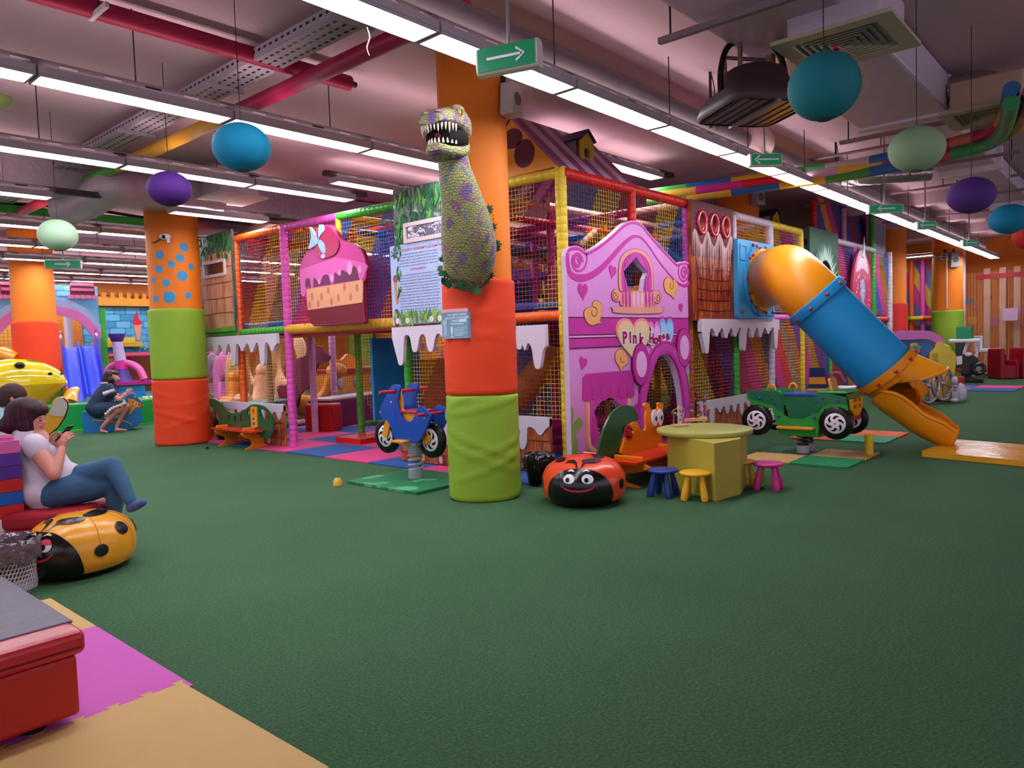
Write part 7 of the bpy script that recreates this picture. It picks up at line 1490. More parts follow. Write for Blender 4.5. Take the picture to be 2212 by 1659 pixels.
# crescent seat
cr = thing('rocking_crescent', 'yellow and pale grey crescent-shaped fabric rocker behind the maroon-haired person', 'rocker', Z1(600, 400, 12.8)); c0 = cr.location.copy()
def ZC(x, y): d_ = Z1(x, y, 12.8)-c0; return (d_.dot(rr_), d_.z)
top = [(690, 215), (760, 215), (805, 260), (812, 330)]; oc = [(780, 440), (700, 560), (600, 650), (510, 700), (430, 748), (340, 750)]; ic = [(380, 560), (480, 445), (570, 410), (620, 330), (640, 250)]
part(MB().poly(sp2([ZC(*p) for p in top+oc+ic], 4), -.2, .2, mat('C88C20', .6, .06, 4, .3, 8), Fk), 'cover', cr, bev=.02)
part(MB().poly(sp2([ZC(*p) for p in ((690, 212), (760, 218), (803, 265), (808, 330), (770, 425), (690, 430), (605, 405), (640, 300))], 4), .19, .212, mat('A8A098', .7), Fk), 'grey_end', cr)
part(MB().tube([Fk @ V((*ZC(*p), .205)) for p in ((760, 214), (808, 262), (815, 330), (782, 440), (702, 562), (602, 645), (500, 682))], .012, BLACK, 6), 'black_piping', cr)
# balls
BALL = [mat(c, .35) for c in ('C83C50', '3C8C58', 'D8C0C8', '4CA0A8', 'D88448', 'E0D060', 'B8A0C0')]
rn = random.Random(3); bname = ['red', 'green', 'white', 'teal', 'orange', 'yellow', 'lilac']; protos = []
for k in range(7):
    o = MB().ell((0, 0, 0), .045, BALL[k], 14, 10).build('pit_ball'); protos.append(o)
used = set()
for i in range(196):
    k = (i*5+i//23) % 7; x = 7.0+.1*(i % 28)*.95+rn.uniform(0, .01); y = 17.05+.22*(i//28)+rn.uniform(0, .1); z = .446+(.0 if i//28 < 4 else .012*(i//28-3))
    o = protos[k] if k not in used else protos[k].copy()
    if k in used: COL.objects.link(o)
    used.add(k); o.location = (x, y, z); tag(o, '%s plastic ball in the ball pit by the blue box' % bname[k], 'ball', '%s balls of the ball pit' % bname[k])
# ---- castle
CY_ = 20.3; FC = frame((0, CY_, 0), (1, 0, 0), (0, 0, 1))
def ZA(x, y, yy=CY_): p = GY(x/4.88, 620+y/4.88, yy); return (p.x, p.z)
CB_ = mat('6CA4CC', .5, .05, 2); CBD = mat('3C74A8', .5); MOR = mat('2C5484', .5)
t = thing('castle_facade', 'light blue brick castle facade with pink icing arch above the ball pit slides', 'facade panel', (0, 0, 0))
xr = ZA(1045, 300)[0]; xl = 3.2; zt_ = 3.3; z0_ = .4
arch_in = op([ZA(-160, 640), ZA(-60, 480), ZA(60, 360), ZA(200, 270), ZA(400, 235), ZA(600, 250), ZA(780, 290), ZA(900, 370), ZA(1000, 480), ZA(1035, 545)], 4)
q = MB(); q.poly([(arch_in[-1][0]+.02, z0_+.95), (xr, z0_+.95), (xr, zt_), (xl, zt_), (xl, 1.5)]+arch_in, -.06, 0, CB_, FC); part(q, 'brick_wall', t)
q = MB(); rows2 = int((zt_-1.4)/.13); rn = random.Random(2)
for i in range(rows2):
    z = zt_-.13*(i+1)
    for j in range(14):
        x0 = xl+.36*j+(.18 if i % 2 else 0); x1 = min(x0+.34, xr-.01)
        if x1-x0 < .08: continue
        cx_ = (x0+x1)/2
        if any(abs(a_[0]-cx_) < .25 and z < a_[1]+.34 for a_ in arch_in): continue
        q.poly(rrect(x0, z, x1, z+.115, .02, 2), 0, .008, rn.choice((mat('7CB4D8', .5), mat('64A0CC', .5), mat('88BCDC', .5))), FC)
part(q, 'bricks', t)
q = MB(); band(q, [(a_, b_+.14) for a_, b_ in arch_in], .3, 0, .03, mat('98A8CC', .4), FC); band(q, arch_in, .22, 0, .036, mat('CC6CA8', .4), FC); part(q, 'icing_arch', t)
for x0, x1 in ((740, 990), (5, 200)):
    a_, b_ = ZA(x0, 100), ZA(x1, 10); q = MB(); q.poly([(a_[0], a_[1]), (b_[0], a_[1]), (b_[0], min(b_[1]+.1, 3.28)), (a_[0], min(b_[1]+.1, 3.28))], 0, .03, mat('70182C', .4), FC)
    for k in range(5): q.poly(rrect(a_[0]-.05+k*(b_[0]-a_[0]+.1)/5, a_[1]-.06, a_[0]-.05+(k+.93)*(b_[0]-a_[0]+.1)/5, a_[1]+.04, .02, 2), 0, .05, mat('C8709C', .4), FC)
    for z in (a_[1]+.14, a_[1]+.27): q.poly([(a_[0]+.02, z), (b_[0]-.02, z), (b_[0]-.02, z+.07), (a_[0]+.02, z+.07)], 0, .045, mat('B85C80', .4), FC)
    part(q, 'log_window', t)
t = thing('climbing_frame', 'orange and green posts with netting behind the castle arch', 'play structure', (0, 0, 0))
part(MB().cyl((xr+.08, CY_, .4), (xr+.08, CY_, 2.75), .07, mat('3CA034', .4), 14), 'post', t); px_ = ZA(720, 450, 22)[0]; part(MB().cyl((px_, 22, .4), (px_, 22, 3.2), .1, mat('C8B0C0', .4), 14), 'post', t)
for x, c in ((4.2, 'pink'), (10.1, 'orange'), (9.3, 'mag')): part(MB().cyl((x, 21.2, .4), (x, 21.2, 2.6), .06, FM[c], 12), 'post', t)
part(MB().cyl((6.8, 21.1, 1.52), (11.2, 21.1, 1.52), .05, FM['mag'], 12), 'beam', t); part(MB().cyl((6.8, 21.1, .75), (11.2, 21.1, .75), .04, FM['orange'], 12), 'beam', t)
q = MB(); net(q, frame((3.2, 22.4, .4), (1, 0, 0), (0, 0, 1)), 5.2, 2.7, NM['org'], .09, .009); part(q, 'net', t)
part(MB().box((6.0, 23.0, 1.8), (6.0, .06, 2.9), mat('C87828', .6)).box((5.4, 22.9, 2.0), (1.2, .06, 2.6), mat('D8A048', .6)).box((9.2, 22.5, 1.0), (3.6, .06, 1.1), mat('7A3418', .7)).box((7.9, 21.9, 1.0), (.12, .4, 1.1), mat('A87824', .6)), 'orange_backing', t)
F3 = frame((0, 21.5, 0), (1, 0, 0), (0, 0, 1)); t = thing('castle_print', 'dark blue stone wall print with torch and flowers behind the purple funnel', 'facade panel', (0, 0, 0))
a_, b_ = ZA(888, 680, 21.5), ZA(1560, 200, 21.5); part(MB().poly([(a_[0], a_[1]-.06), (b_[0]+.3, a_[1]-.06), (b_[0]+.3, b_[1]), (a_[0], b_[1])], -.05, 0, mat('2C6490', .5), F3), 'board', t)
q = MB(); rn = random.Random(6)
for i in range(7):
    z = b_[1]-.04-.19*(i+1); x = a_[0]+.03-(.16 if i % 2 else 0)
    if z < a_[1]-.04: break
    while x < b_[0]+.2: w_ = rn.uniform(.28, .42); q.poly(rrect(max(x, a_[0]+.01), z, min(x+w_, b_[0]+.29), z+.17, .03, 2), 0, .006, rn.choice((mat('4C90B8', .5), mat('5CA0C4', .5), mat('3C80AC', .5))), F3); x += w_+.02
part(q, 'stones', t)
c = ZA(1448, 440, 21.5); q = MB(); q.poly([(c[0]-.1, c[1]+.12), (c[0]+.1, c[1]+.12), (c[0]+.05, c[1]-.32), (c[0]-.03, c[1]-.32)], 0, .02, mat('C88460', .5), F3); q.poly(sp2([(c[0]-.12, c[1]+.14), (c[0]-.08, c[1]+.28), (c[0]+.02, c[1]+.5), (c[0]+.04, c[1]+.3), (c[0]+.13, c[1]+.16), (c[0], c[1]+.1)], 3), 0, .022, mat('C01C40', .4), F3); part(q, 'torch_print', t)
q = MB(); foliage(q, F3, b_[0]-.1, b_[0]+.28, b_[1]-.05, 4, GCOLS, 50, 1.2, .012, .1); foliage(q, F3, a_[0]+.1, b_[0]+.2, a_[1]+.14, 6, GCOLS, 60, .12, .012, .1)
for i in range(12): q.poly(circ(rn.uniform(a_[0]+.1, b_[0]+.2), a_[1]+rn.uniform(.02, .12), .03, n=8), 0, .02, mat('D070A0', .4), F3)
part(q, 'flower_print', t)
part(MB().box((ZA(1210, 600, 21.4)[0], -.06, ZA(1200, 565, 21.4)[1]), (ZA(1440, 0, 21.4)[0]-ZA(1020, 0, 21.4)[0], .1, .16), mat('C8A02C', .5), T(0, 21.45, 0)).box((ZA(1230, 600, 21.4)[0], -.05, ZA(1200, 605, 21.4)[1]), (1.3, .1, .14), mat('B8902C', .5), T(0, 21.45, 0)), 'yellow_shelf', t)
q = MB(); a2, b2 = ZA(1040, 195, 21.3), ZA(1630, 90, 21.3); w_ = b2[0]-a2[0]+.4; n_ = 9
pr_ = [(a2[0], a2[1]), (a2[0]+w_, a2[1])]
for i in range(n_, 0, -1): x = a2[0]+w_*i/n_; x2 = x-w_/n_*.5; pr_ += [(x, b2[1]+.05), (x2, b2[1]+.05), (x2, b2[1]-.1), (x-w_/n_, b2[1]-.1)]
single(q.poly(pr_, -.1, 0, mat('D88C28', .5), frame((0, 21.3, 0), (1, 0, 0), (0, 0, 1))).box((a2[0]+w_/2, 21.6, b2[1]+.16), (w_, .1, .35), mat('C06820', .5)), 'battlement', 'orange battlement strip above the blue stone wall print', 'battlement')
# slides, fish, funnel
def ruled(q, L0, L1, m, R_=.0):
    n = len(L0); q.add(L0+L1, [(i, i+1, i+1+n, i+n) for i in range(n-1)], m, True)
sb_ = mat('1030C0', .45, .04, 1); sp_ = mat('3C2890', .15, .04, 1, coat=.5)
t = thing('double_slide', 'glossy blue double slide with purple side fins in the ball pit', 'slide', (0, 0, 0)); q = MB()
TL_, TR_ = GY(133, 752, 20.0), GY(205, 742, 20.0); BL_, BR_ = GY(150, 868, 17.75), GY(232, 868, 17.75)
def SL(s, u): # s down the slide, u across with two troughs
    z = (1-s)**1.0; a = TL_.lerp(BL_, s); b = TR_.lerp(BR_, s); p = a.lerp(b, u); hz = TL_.z*(.5+.5*cos(pi*min(1, s*1.02)))+BL_.z*(.5-.5*cos(pi*min(1, s*1.02)))
    e = abs(((u*2) % 1)*2-1); p.z = p.z*.35+hz*.65+.16*e**4; return p
N1, N2 = 24, 28; vs = [SL(i/N1, .0001+.9998*j/N2) for i in range(N1+1) for j in range(N2+1)]
q.add(vs, [(i*(N2+1)+j, i*(N2+1)+j+1, (i+1)*(N2+1)+j+1, (i+1)*(N2+1)+j) for i in range(N1) for j in range(N2)], sb_, True); part(q, 'slide_bed', t)
for u in (0, 1):
    q = MB(); low = [SL(i/N1, u*.9999) for i in range(N1+1)]; up_ = [p+V((0, 0, .08+.14*math.exp(-((i/N1-.06)/.16)**2)+.05)) for i, p in enumerate(low)]; off = V((.04, 0, 0)) if u else V((-.04, 0, 0))
    ruled(q, low, up_, sp_); ruled(q, [p+off for p in low], [p+off for p in up_], sp_); ruled(q, up_, [p+off for p in up_], sp_); part(q, 'side_fin', t)
single(MB().tube([GY(165, 842, 17.9), GY(155, 850, 17.7), GY(150, 870, 17.6)], [.08, .13, .17], mat('D89C30', .25, coat=.4), 16), 'slide_foot', 'small yellow slide end beside the blue double slide', 'slide')
single(MB().tube([GY(-30, 770, 19.2), GY(10, 765, 19.0), GY(40, 775, 18.8)], [.22, .24, .2], mat('D8922C', .3, coat=.3), 18, flat=.7).box((4.2, 19.2, .75), (1.2, .5, .7), mat('2C7C38', .5)), 'curved_slide', 'tan curved slide rim above the yellow fish at the left edge', 'slide')
t = thing('fish_slide', 'large glossy yellow fish-head slide mouth in the ball pit', 'slide', (0, 0, 0)); fm = mat('D8B81C', .12, .04, 1, coat=.6); fc = PD(26, 832, 15.35)
q = MB(); n = 36; m_ = 16; vs = []; 
for i in range(m_+1):
    ph_ = pi/2*i/m_
    for j in range(n): a = 2*pi*j/n; k = 1+.38*max(0, cos(a))**3; vs.append(fc+rr_*(.71*cos(a)*sin(ph_)*k)+rlook*(.4*sin(a)*sin(ph_))+V((0, 0, .55*cos(ph_)-.12*sin(ph_)*max(0, cos(a))*0+.0)))
q.add(vs, [(i*n+j, i*n+(j+1) % n, (i+1)*n+(j+1) % n, (i+1)*n+j) for i in range(m_) for j in range(n)], fm, True)
rim = vs[-n:]; low = [fc+(p-fc)*.55+V((0, 0, -.5)) for p in rim]; q.add(rim+low, [(j, (j+1) % n, n+(j+1) % n, n+j) for j in range(n)], mat('D8A01C', .2, coat=.4), True); part(q, 'head', t)
def onf(a, ph_): k = 1+.38*max(0, cos(a))**3; return fc+rr_*(.72*cos(a)*sin(ph_)*k)+rlook*(.41*sin(a)*sin(ph_))+V((0, 0, .56*cos(ph_)))
for a, ph_, r_ in ((-1.2, .75, .1), (-.55, 1.18, .045), (-.15, 1.2, .035)): part(MB().ell(onf(a, ph_), (r_, r_, r_*.7), BLACK, 14, 10), 'spot', t)
q = MB(); surf(q, lambda a, b: onf(a, b), circ(.3, .45, .9, .16, 18), mat('3C6C28', .3), (.3, .45), 3); part(q, 'green_patch', t)
t = thing('funnel_tower', 'purple funnel toy with pink inflated arch and magenta tray over a blue box', 'toy', PD(265, 845, 18.6)); g0_ = t.location.copy()
def ZT(u, v, d=18.6): return PD(u, v, d)-g0_
pu = mat('503090', .4); part(MB().lathe([(.06, 0), (.13, .0), (.2, .2)], pu, 20, M=Matrix.Translation(ZT(253, 738))), 'funnel', t)
part(MB().tube([ZT(253, 738), ZT(260, 780)], [.12, .14], mat('A890B8', .35), 14), 'clear_tube', t); part(MB().tube([ZT(262, 780), ZT(263, 798)], .15, mat('D03090', .35), 14), 'pink_collar', t); part(MB().tube([ZT(263, 798), ZT(266, 812), ZT(266, 825)], [.14, .16, .26], pu, 14), 'skirt', t)
part(MB().tube(spline([ZT(228, 812), ZT(238, 795), ZT(258, 785), ZT(280, 786), ZT(300, 797), ZT(312, 820)], 5), .09, mat('D84C98', .3), 12), 'arch', t)
part(MB().box((.1, 0, 0), (1.0, .7, .07), mat('A81C78', .4), Matrix.Translation(ZT(275, 827))), 'tray', t); part(MB().box((.0, .0, -.15), (.62, .5, .34), mat('1C78B0', .4), Matrix.Translation(ZT(277, 835))), 'blue_box', t)
# ================================================================ right-hand distance: rides, sofas, curtains
rlq = V((ray(2020, 820).x, ray(2020, 820).y, 0)).normalized(); rq_ = V((rlq.y, -rlq.x, 0))
t = thing('toddler_carousel', 'small carousel seat with blue back and orange stripes behind the green car', 'ride', (0, 0, 0)); dk = 12.6
def K(u, v, d=dk): return PD(u, v, d)
c = K(1765, 822); zf = 0
part(MB().poly([(-.15, 0), (.17, 0), (.13, .42), (-.11, .42)], -.04, .04, mat('1C2C68', .35), frame(c-V((0, 0, .2)), rq_, (0, 0, 1))), 'seat_back', t, bev=.02)
part(MB().poly([(-.13, .14), (.15, .14), (.13, .26), (-.12, .26)], -.045, .05, HY, frame(c-V((0, 0, .2)), rq_, (0, 0, 1))), 'orange_stripe', t)
b = K(1772, 842); part(MB().box((b.x, b.y, b.z), (.36, .36, .05), HY), 'seat', t, bev=.02); part(MB().box((b.x, b.y, b.z/2), (.22, .22, b.z), mat('1C2C68', .35), tx=.7, ty=.7), 'seat_base', t)
b2 = K(1822, 838); part(MB().box((b2.x, b2.y, b2.z), (.5, .3, .05), WHITE, T(0, 0, 0)), 'white_tray', t, bev=.015); part(MB().box((b2.x, b2.y, b2.z-.06), (.5, .3, .04), HY), 'yellow_tray', t); part(MB().cyl((b2.x, b2.y, .02), (b2.x, b2.y, b2.z), .05, RED, 12), 'column', t)
part(MB().tube(spline([K(1792, 830), K(1796, 808), K(1812, 806), K(1826, 825)], 5), .02, mat('B02848', .3), 8), 'red_rail', t); part(MB().tube([(b.x, b.y, .05), (b2.x, b2.y, .05)], .04, mat('1C2C68', .4), 8).cyl((b2.x, b2.y, .0), (b2.x, b2.y, .03), .3, mat('1C2C68', .4), 20), 'base', t)
# wall behind string curtains
WX = 27.9; FWR = frame((WX, 0, 0), (0, -1, 0), (0, 0, 1))
def WP(u, v, x=WX): p = GX(u, v, x); return (-p.y, p.z)
q = MB(); rn = random.Random(9)
for u, v, r, c_ in ((2095, 650, .13, '2C7CB0'), (2138, 643, .07, '3C6CB0'), (2106, 668, .07, 'A84CB0'), (2165, 745, .08, '5C6CC0'), (2198, 705, .1, '7C5CB8'), (2163, 660, .1, 'D8A860'), (2120, 725, .07, '8CB060'), (2192, 727, .12, 'D8B060'), (2205, 670, .2, 'A050B8'), (2150, 695, .18, 'C060B0'), (2100, 692, .14, 'E0B050'), (2175, 775, .08, 'D8B060'), (2186, 640, .07, 'C89050')):
    a_, b_ = WP(u, v); q.poly(circ(a_, b_, r, n=7 if r > .12 else 16), 0, .01, mat(c_, .5), FWR)
single(q, 'wall_stickers', 'colourful round stickers on the far orange wall behind the strings', 'sticker')
t = thing('string_curtain', 'silver string curtain with white strips and red valance before the far orange wall', 'curtain', (0, 0, 0)); xw = 27.2; q = MB(); STR = mat('C8A890', .5)
y0, y1 = GX(2085, 700, xw).y, GX(2290, 700, xw).y
for i in range(90): y = y0+(y1-y0)*(i+rn.uniform(0, .6))/90; q.box((xw, y, 1.65), (.006, .008+.01*(i % 3 == 0), 3.2), mat(('A86030', 'C88C58', 'B87040')[i % 3], .5))
part(q, 'strings', t)['kind'] = 'stuff'
for u in (2132, 2166, 2197): y = GX(u, 700, xw).y; part(MB().box((xw-.03, y, 1.7), (.01, .17, 3.3), mat('D0A898', .5, alpha=.4)), 'white_strip', t)
part(MB().box((xw-.05, (GX(2110, 600, xw).y+y1)/2, GX(2150, 596, xw).z), (.02, abs(GX(2110, 600, xw).y-y1), .14), mat('9C1828', .5)), 'valance', t)
pp = WP(2182, 679, 26.9); single(MB().box((26.9, -pp[0], pp[1]), (.01, .38, .38), mat('B890B0', .5)), 'wall_poster', 'small mauve poster hanging on the string curtain', 'poster')
# far striped net wall of another frame
t = thing('far_play_frame', 'far play frame with orange, pink and green posts and striped netting beyond the white pipe', 'play structure', (0, 0, 0)); xf = 26.5
for u, c_ in ((1969, 'orange'), (1993, 'pink'), (2016, 'green'), (1946, 'mag')): y = GX(u, 700, xf).y; part(MB().cyl((xf, y, 0), (xf, y, 3.75), .07, FM[c_], 12), 'post', t)
ya, yb = GX(1944, 700, xf).y, GX(2024, 700, xf).y; zr = GX(1980, 688, xf).z
for i, c_ in enumerate(('green', 'yel', 'orange')): part(MB().cyl((xf-.1, ya+(yb-ya)*i/3, zr), (xf-.1, ya+(yb-ya)*(i+1)/3, zr), .08, FM[c_], 12), 'rail', t)
q = MB(); FF = frame((xf+.15, ya, 0), (0, -1, 0), (0, 0, 1)); Lf = abs(yb-ya); cs = ['C8A040', '6C5CA0', 'B83050', 'C8602C', '4C6CA8', 'B83C80']
for i in range(-6, 12):
    x0 = i*.32; pts = [(x0, 3.75), (x0+.32, 3.75), (x0+.32+2.0, 0), (x0+2.0, 0)]
    P_ = []
    for a_, b_ in pts: P_.append((a_, b_))
    # clip to the panel
    def clip(P, f, g):
        o = []
        for k in range(len(P)):
            A, B = P[k], P[(k+1) % len(P)]; fa, fb = f(A), f(B)
            if fa >= 0: o.append(A)
            if fa*fb < 0: tt = fa/(fa-fb); o.append((A[0]+(B[0]-A[0])*tt, A[1]+(B[1]-A[1])*tt))
        return o
    P_ = clip(P_, lambda p: p[0], 0); P_ = clip(P_, lambda p: Lf-p[0], 0) if len(P_) > 2 else P_
    if len(P_) > 2: q.poly(P_, 0, .01, mat(cs[i % 6], .6), FF)
part(q, 'striped_net', t)
y = GX(1984, 586, xf-1).y; place_lamp(xf-1.2, y, 3.75, 'white light strip above the far striped play frame', 'light strip over far frame').rotation_euler = (0, 0, pi/2)
# white pipes
for (u, d_, lab) in ((1947, 21.0, 'white vertical pipe beside the narrow orange column'), (2080, 22.6, 'white vertical pipe beside the far green-padded column')):
    g_ = PD(u, 700, d_); single(MB().cyl((g_.x, g_.y, 0), (g_.x, g_.y, CEIL), .07, mat('B8A8B4', .4), 14), 'white_pipe', lab, 'pipe')
a_, z_ = col_uv(None, colG.location, 2045, 640, .56); g_ = colG.location; single(MB().tube([(g_.x+.56*cos(a_), g_.y+.56*sin(a_), 2.1), (g_.x+.56*cos(a_), g_.y+.56*sin(a_), 3.6), (g_.x+.56*cos(a_)-.5, g_.y+.56*sin(a_)+1.2, 3.6)], .025, mat('C8A890', .5), 8), 'conduit', 'thin pale conduit running up the far right column', 'conduit')
# train ride
t = thing('train_ride', 'blue and pink moulded coach kiddie ride with silver spoked wheels', 'kiddie ride', (0, 0, 0)); dt = 15.6; o0 = PD(1990, 870, dt)
tb_, tp_, tr_ = mat('1C6CB0', .2, .15, 3, coat=.5), mat('B860A8', .25, .1), mat('8C2C34', .25, .1, 3, coat=.5)
Mt = frame((o0.x, o0.y, 0), (0, -1, 0), (0, 0, 1))      # drawn in (toward -y, up), depth towards -x
def TP(u, v): p = GX(u, v, o0.x); return (-(p.y-o0.y), p.z)
# body drawn on a plane facing the camera side
Fc_ = frame((o0.x, o0.y, 0), rq_, (0, 0, 1))
def TQ(u, v, d=dt): d_ = PD(u, v, d)-V((o0.x, o0.y, 0)); return (d_.dot(rq_), d_.z)
wn = [sp2([TQ(*p) for p in ((1945, 800), (1945, 768), (1962, 758), (1978, 775), (1978, 805))], 3), sp2([TQ(*p) for p in ((1998, 815), (1998, 778), (2008, 762), (2016, 778), (2014, 815))], 3)]
part(MB().poly([[TQ(1930, 860), TQ(1985, 860), TQ(2022, 850), TQ(2030, 800), TQ(2036, 745), TQ(2020, 728), TQ(1995, 722), TQ(1930, 722)]]+wn, -.4, .05, tb_, Fc_), 'coach_body', t, bev=.03)
part(MB().poly(sp2([TQ(*p) for p in ((1925, 730), (1930, 716), (1980, 714), (2010, 716), (2034, 728), (2040, 745), (2030, 745), (2005, 732), (1960, 734))], 3), -.5, .16, tp_, Fc_), 'roof', t, bev=.02)
part(MB().poly(sp2([TQ(*p) for p in ((2018, 735), (2036, 748), (2032, 800), (2022, 848), (2014, 850), (2018, 800), (2016, 760))], 3), -.3, .1, tr_, Fc_), 'red_front', t, bev=.02)
q = MB(); 
for u, v in ((1975, 745), (1982, 750), (1970, 752), (1980, 758)): c = TQ(u, v); q.poly(circ(c[0], c[1], .08, .05, 9), .05, .1, mat(('C05060', 'D8A850', '3C9C90')[u % 3], .3), Fc_)
part(q, 'floral_relief', t)
def spoked(par, u, v, d, R_, name):
    c = PD(u, v, d); nx = V((cos(rad(249)), sin(rad(249)), 0)); Mw_ = frame(c, nx.cross(V((0, 0, 1))), (0, 0, 1)); sv = mat('A8A0A8', .3, metal=.6); q = MB().torus((0, 0, 0), R_, .035, sv, Mw_, 28, 8)
    for k in range(6): a = pi*k/3+.3; q.cyl((0, 0, 0), (R_*cos(a), R_*sin(a), 0), .022, mat('A87880', .3), 8, M=Mw_)
    q.ell((0, 0, 0), .06, sv, 10, 8, Mw_); return part(q, name, par)
spoked(t, 2005, 833, dt-.9, .34, 'wheel'); spoked(t, 2036, 828, dt-.7, .33, 'wheel'); part(MB().box((o0.x+.2, o0.y+.5, .2), (.8, .6, .3), mat('1C2838', .5)), 'undercarriage', t)
t = thing('ride_cabinet', 'yellow scalloped ride cabinet behind the slide exit', 'kiddie ride', (0, 0, 0)); yl = mat('C8B040', .35)
F5 = frame((PD(2040, 870, 15.2).x, PD(2040, 870, 15.2).y, 0), rq_, (0, 0, 1)); o5 = V((PD(2040, 870, 15.2).x, PD(2040, 870, 15.2).y, 0))
def CQ(u, v): d_ = PD(u, v, 15.2)-o5; return (d_.dot(rq_), max(.02, d_.z))
part(MB().poly([CQ(2008, 880), CQ(2006, 800)]+sp2([CQ(*p) for p in ((2008, 762), (2018, 752), (2022, 742), (2032, 738), (2040, 744), (2052, 748), (2056, 758), (2062, 762), (2066, 775), (2062, 800))], 3, False)+[CQ(2060, 815), CQ(2058, 880)], -.5, .0, yl, F5), 'cabinet', t, bev=.03)
q = MB(); 
for i in range(6): c = CQ(2018, 765+i*5.5); q.poly([(c[0]-.04, c[1]), (c[0]+.06, c[1]), (c[0]+.06, c[1]+.02), (c[0]-.04, c[1]+.02)], 0, .02, mat('A89030', .4), F5)
c = CQ(2022, 868); q.poly([(c[0]-.07, c[1]-.02), (c[0]+.1, c[1]-.02), (c[0]+.1, c[1]+.03), (c[0]-.07, c[1]+.03)], 0, .01, BLACK, F5); part(q, 'grilles', t)
t = thing('white_figure', 'white and grey moulded animal figure leaning on the yellow cabinet', 'figure', (0, 0, 0)); wm = mat('B8B4C4', .3); dg = 15.0
for p, r in (((2062, 822), (.07, .07, .09)), ((2064, 848), (.085, .08, .17)), ((2074, 850), (.07, .12, .2)), ((2062, 872), (.07, .08, .05))):
    c = PD(*p, dg); c.z = max(c.z, r[2]); part(MB().ell(c, r, wm, 16, 10), {848: 'torso', 822: 'head', 850: 'wing', 872: 'foot'}[p[1]], t)
q = MB(); 
for v in (835, 842): c = PD(2063, v, dg-.06); q.box(c, (.09, .06, .012), RED)
part(q, 'red_stripes', t); part(MB().box(PD(2075, 820, dg+.2), (.12, .12, .12), RED), 'red_cap', t)
# black and white jeep ride
t = thing('jeep_ride', 'black and white jeep kiddie ride on a dark pedestal, far right', 'kiddie ride', (0, 0, 0)); dj = 20.5; oj = V((PD(2085, 830, dj).x, PD(2085, 830, dj).y, 0)); F6 = frame(oj, rq_, (0, 0, 1))
def JQ(u, v): d_ = PD(u, v, dj)-oj; return (d_.dot(rq_), max(.03, d_.z))
bw_ = mat('1C181C', .3); wj = mat('D0CCD4', .25)
part(MB().poly(sp2([JQ(*p) for p in ((2066, 772), (2064, 795), (2075, 806), (2095, 806), (2108, 795), (2114, 780), (2104, 768), (2085, 764))], 3), -.7, .1, bw_, F6), 'body', t, bev=.03)
part(MB().poly([sp2([JQ(*p) for p in ((2080, 770), (2084, 745), (2094, 733), (2106, 732), (2110, 745), (2110, 772))], 3), sp2([JQ(*p) for p in ((2087, 768), (2090, 748), (2097, 738), (2104, 738), (2106, 750), (2106, 766))], 3)], -.06, .06, wj, F6), 'door_frame', t, bev=.01)
part(MB().box((*JQ(2082, 736), 0), (.75, .1, 1.0), wj, F6 @ T(0, 0, -.3)), 'roof', t, bev=.03); part(MB().poly([JQ(2064, 738), JQ(2086, 738), JQ(2080, 768), JQ(2065, 770)], -.5, -.3, mat('141418', .15), F6), 'windscreen', t)
part(MB().poly([JQ(2066, 770), JQ(2078, 768), JQ(2078, 786), (JQ(2067, 788))], .1, .16, wj, F6), 'bonnet', t, bev=.01); part(MB().ell((*JQ(2091, 765), .16), (.09, .06, .04), wj, M=F6), 'mirror', t); part(MB().poly([JQ(2064, 795), JQ(2078, 795), JQ(2078, 802), JQ(2064, 802)], .1, .13, mat('8C1C20', .3), F6), 'number_plate', t)
for u in (2098, 2112): part(MB().torus((*JQ(u, 795), .1+.25*(u-2105)/7), .13, .055, bw_, F6, 20, 8).ell((*JQ(u, 795), .1+.25*(u-2105)/7), (.09, .09, .03), GREY, M=F6), 'wheel', t)
part(MB().poly([JQ(2078, 806), JQ(2096, 806), JQ(2100, 826), JQ(2076, 826)], -.3, .0, DARK, F6), 'pedestal', t); part(MB().box((.05, .06, -.2), (.75, .1, .7), mat('2C2428', .5), F6), 'base', t, bev=.02)
c = PD(2084, 721, 20.5); c.z = (F6 @ V((0, JQ(2082, 736)[1], 0))).z+.05+.17; single(MB().box(c, (.36, .36, .34), mat('2C8C60', .4)), 'green_box', 'green cardboard box on top of the black and white jeep', 'box', bev=.01)
t = thing('high_chair', 'white plastic high chair with arched legs in front of the orange wall', 'chair', PD(2128, 812, 22.3)); t.location.z = 0
part(MB().box((0, .2, 1.02), (.4, .08, .5), wj, T(0, 0, 0, .6)), 'backrest', t, bev=.02); part(MB().box((-.05, -.15, .82), (.6, .5, .12), wj), 'seat_tray', t, bev=.03)
for a_, b_ in ((-.3, -.3), (.3, -.3), (.3, .3), (-.3, .3)): part(MB().tube([(a_*.6, b_*.6, .78), (a_*1.1, b_*1.1, .5), (a_*1.25, b_*1.25, .0)], .025, wj, 8), 'leg', t)
SR = mat('8C1020', .35, .05)
for u, lab in ((2168, 'far red sofa behind the string curtain'), (2215, 'far dark red sofa cut off by the right edge')):
    c = PD(u, 818, 21.5); t = thing('red_sofa', lab, 'sofa', (c.x, c.y, 0), rad(-48)); part(MB().box((0, 0, .2), (.34, .6, .38), SR), 'seat', t, bev=.03); part(MB().box((-.22, 0, .45), (.14, .6, .88), SR), 'armrest', t, bev=.04); part(MB().box((.22, 0, .45) if u > 2200 else (.22, 0, .28), (.1, .6, .88 if u > 2200 else .54), SR), 'armrest', t, bev=.04); part(MB().box((0, .3, .4), (.5, .14, .6), SR), 'backrest', t, bev=.03)
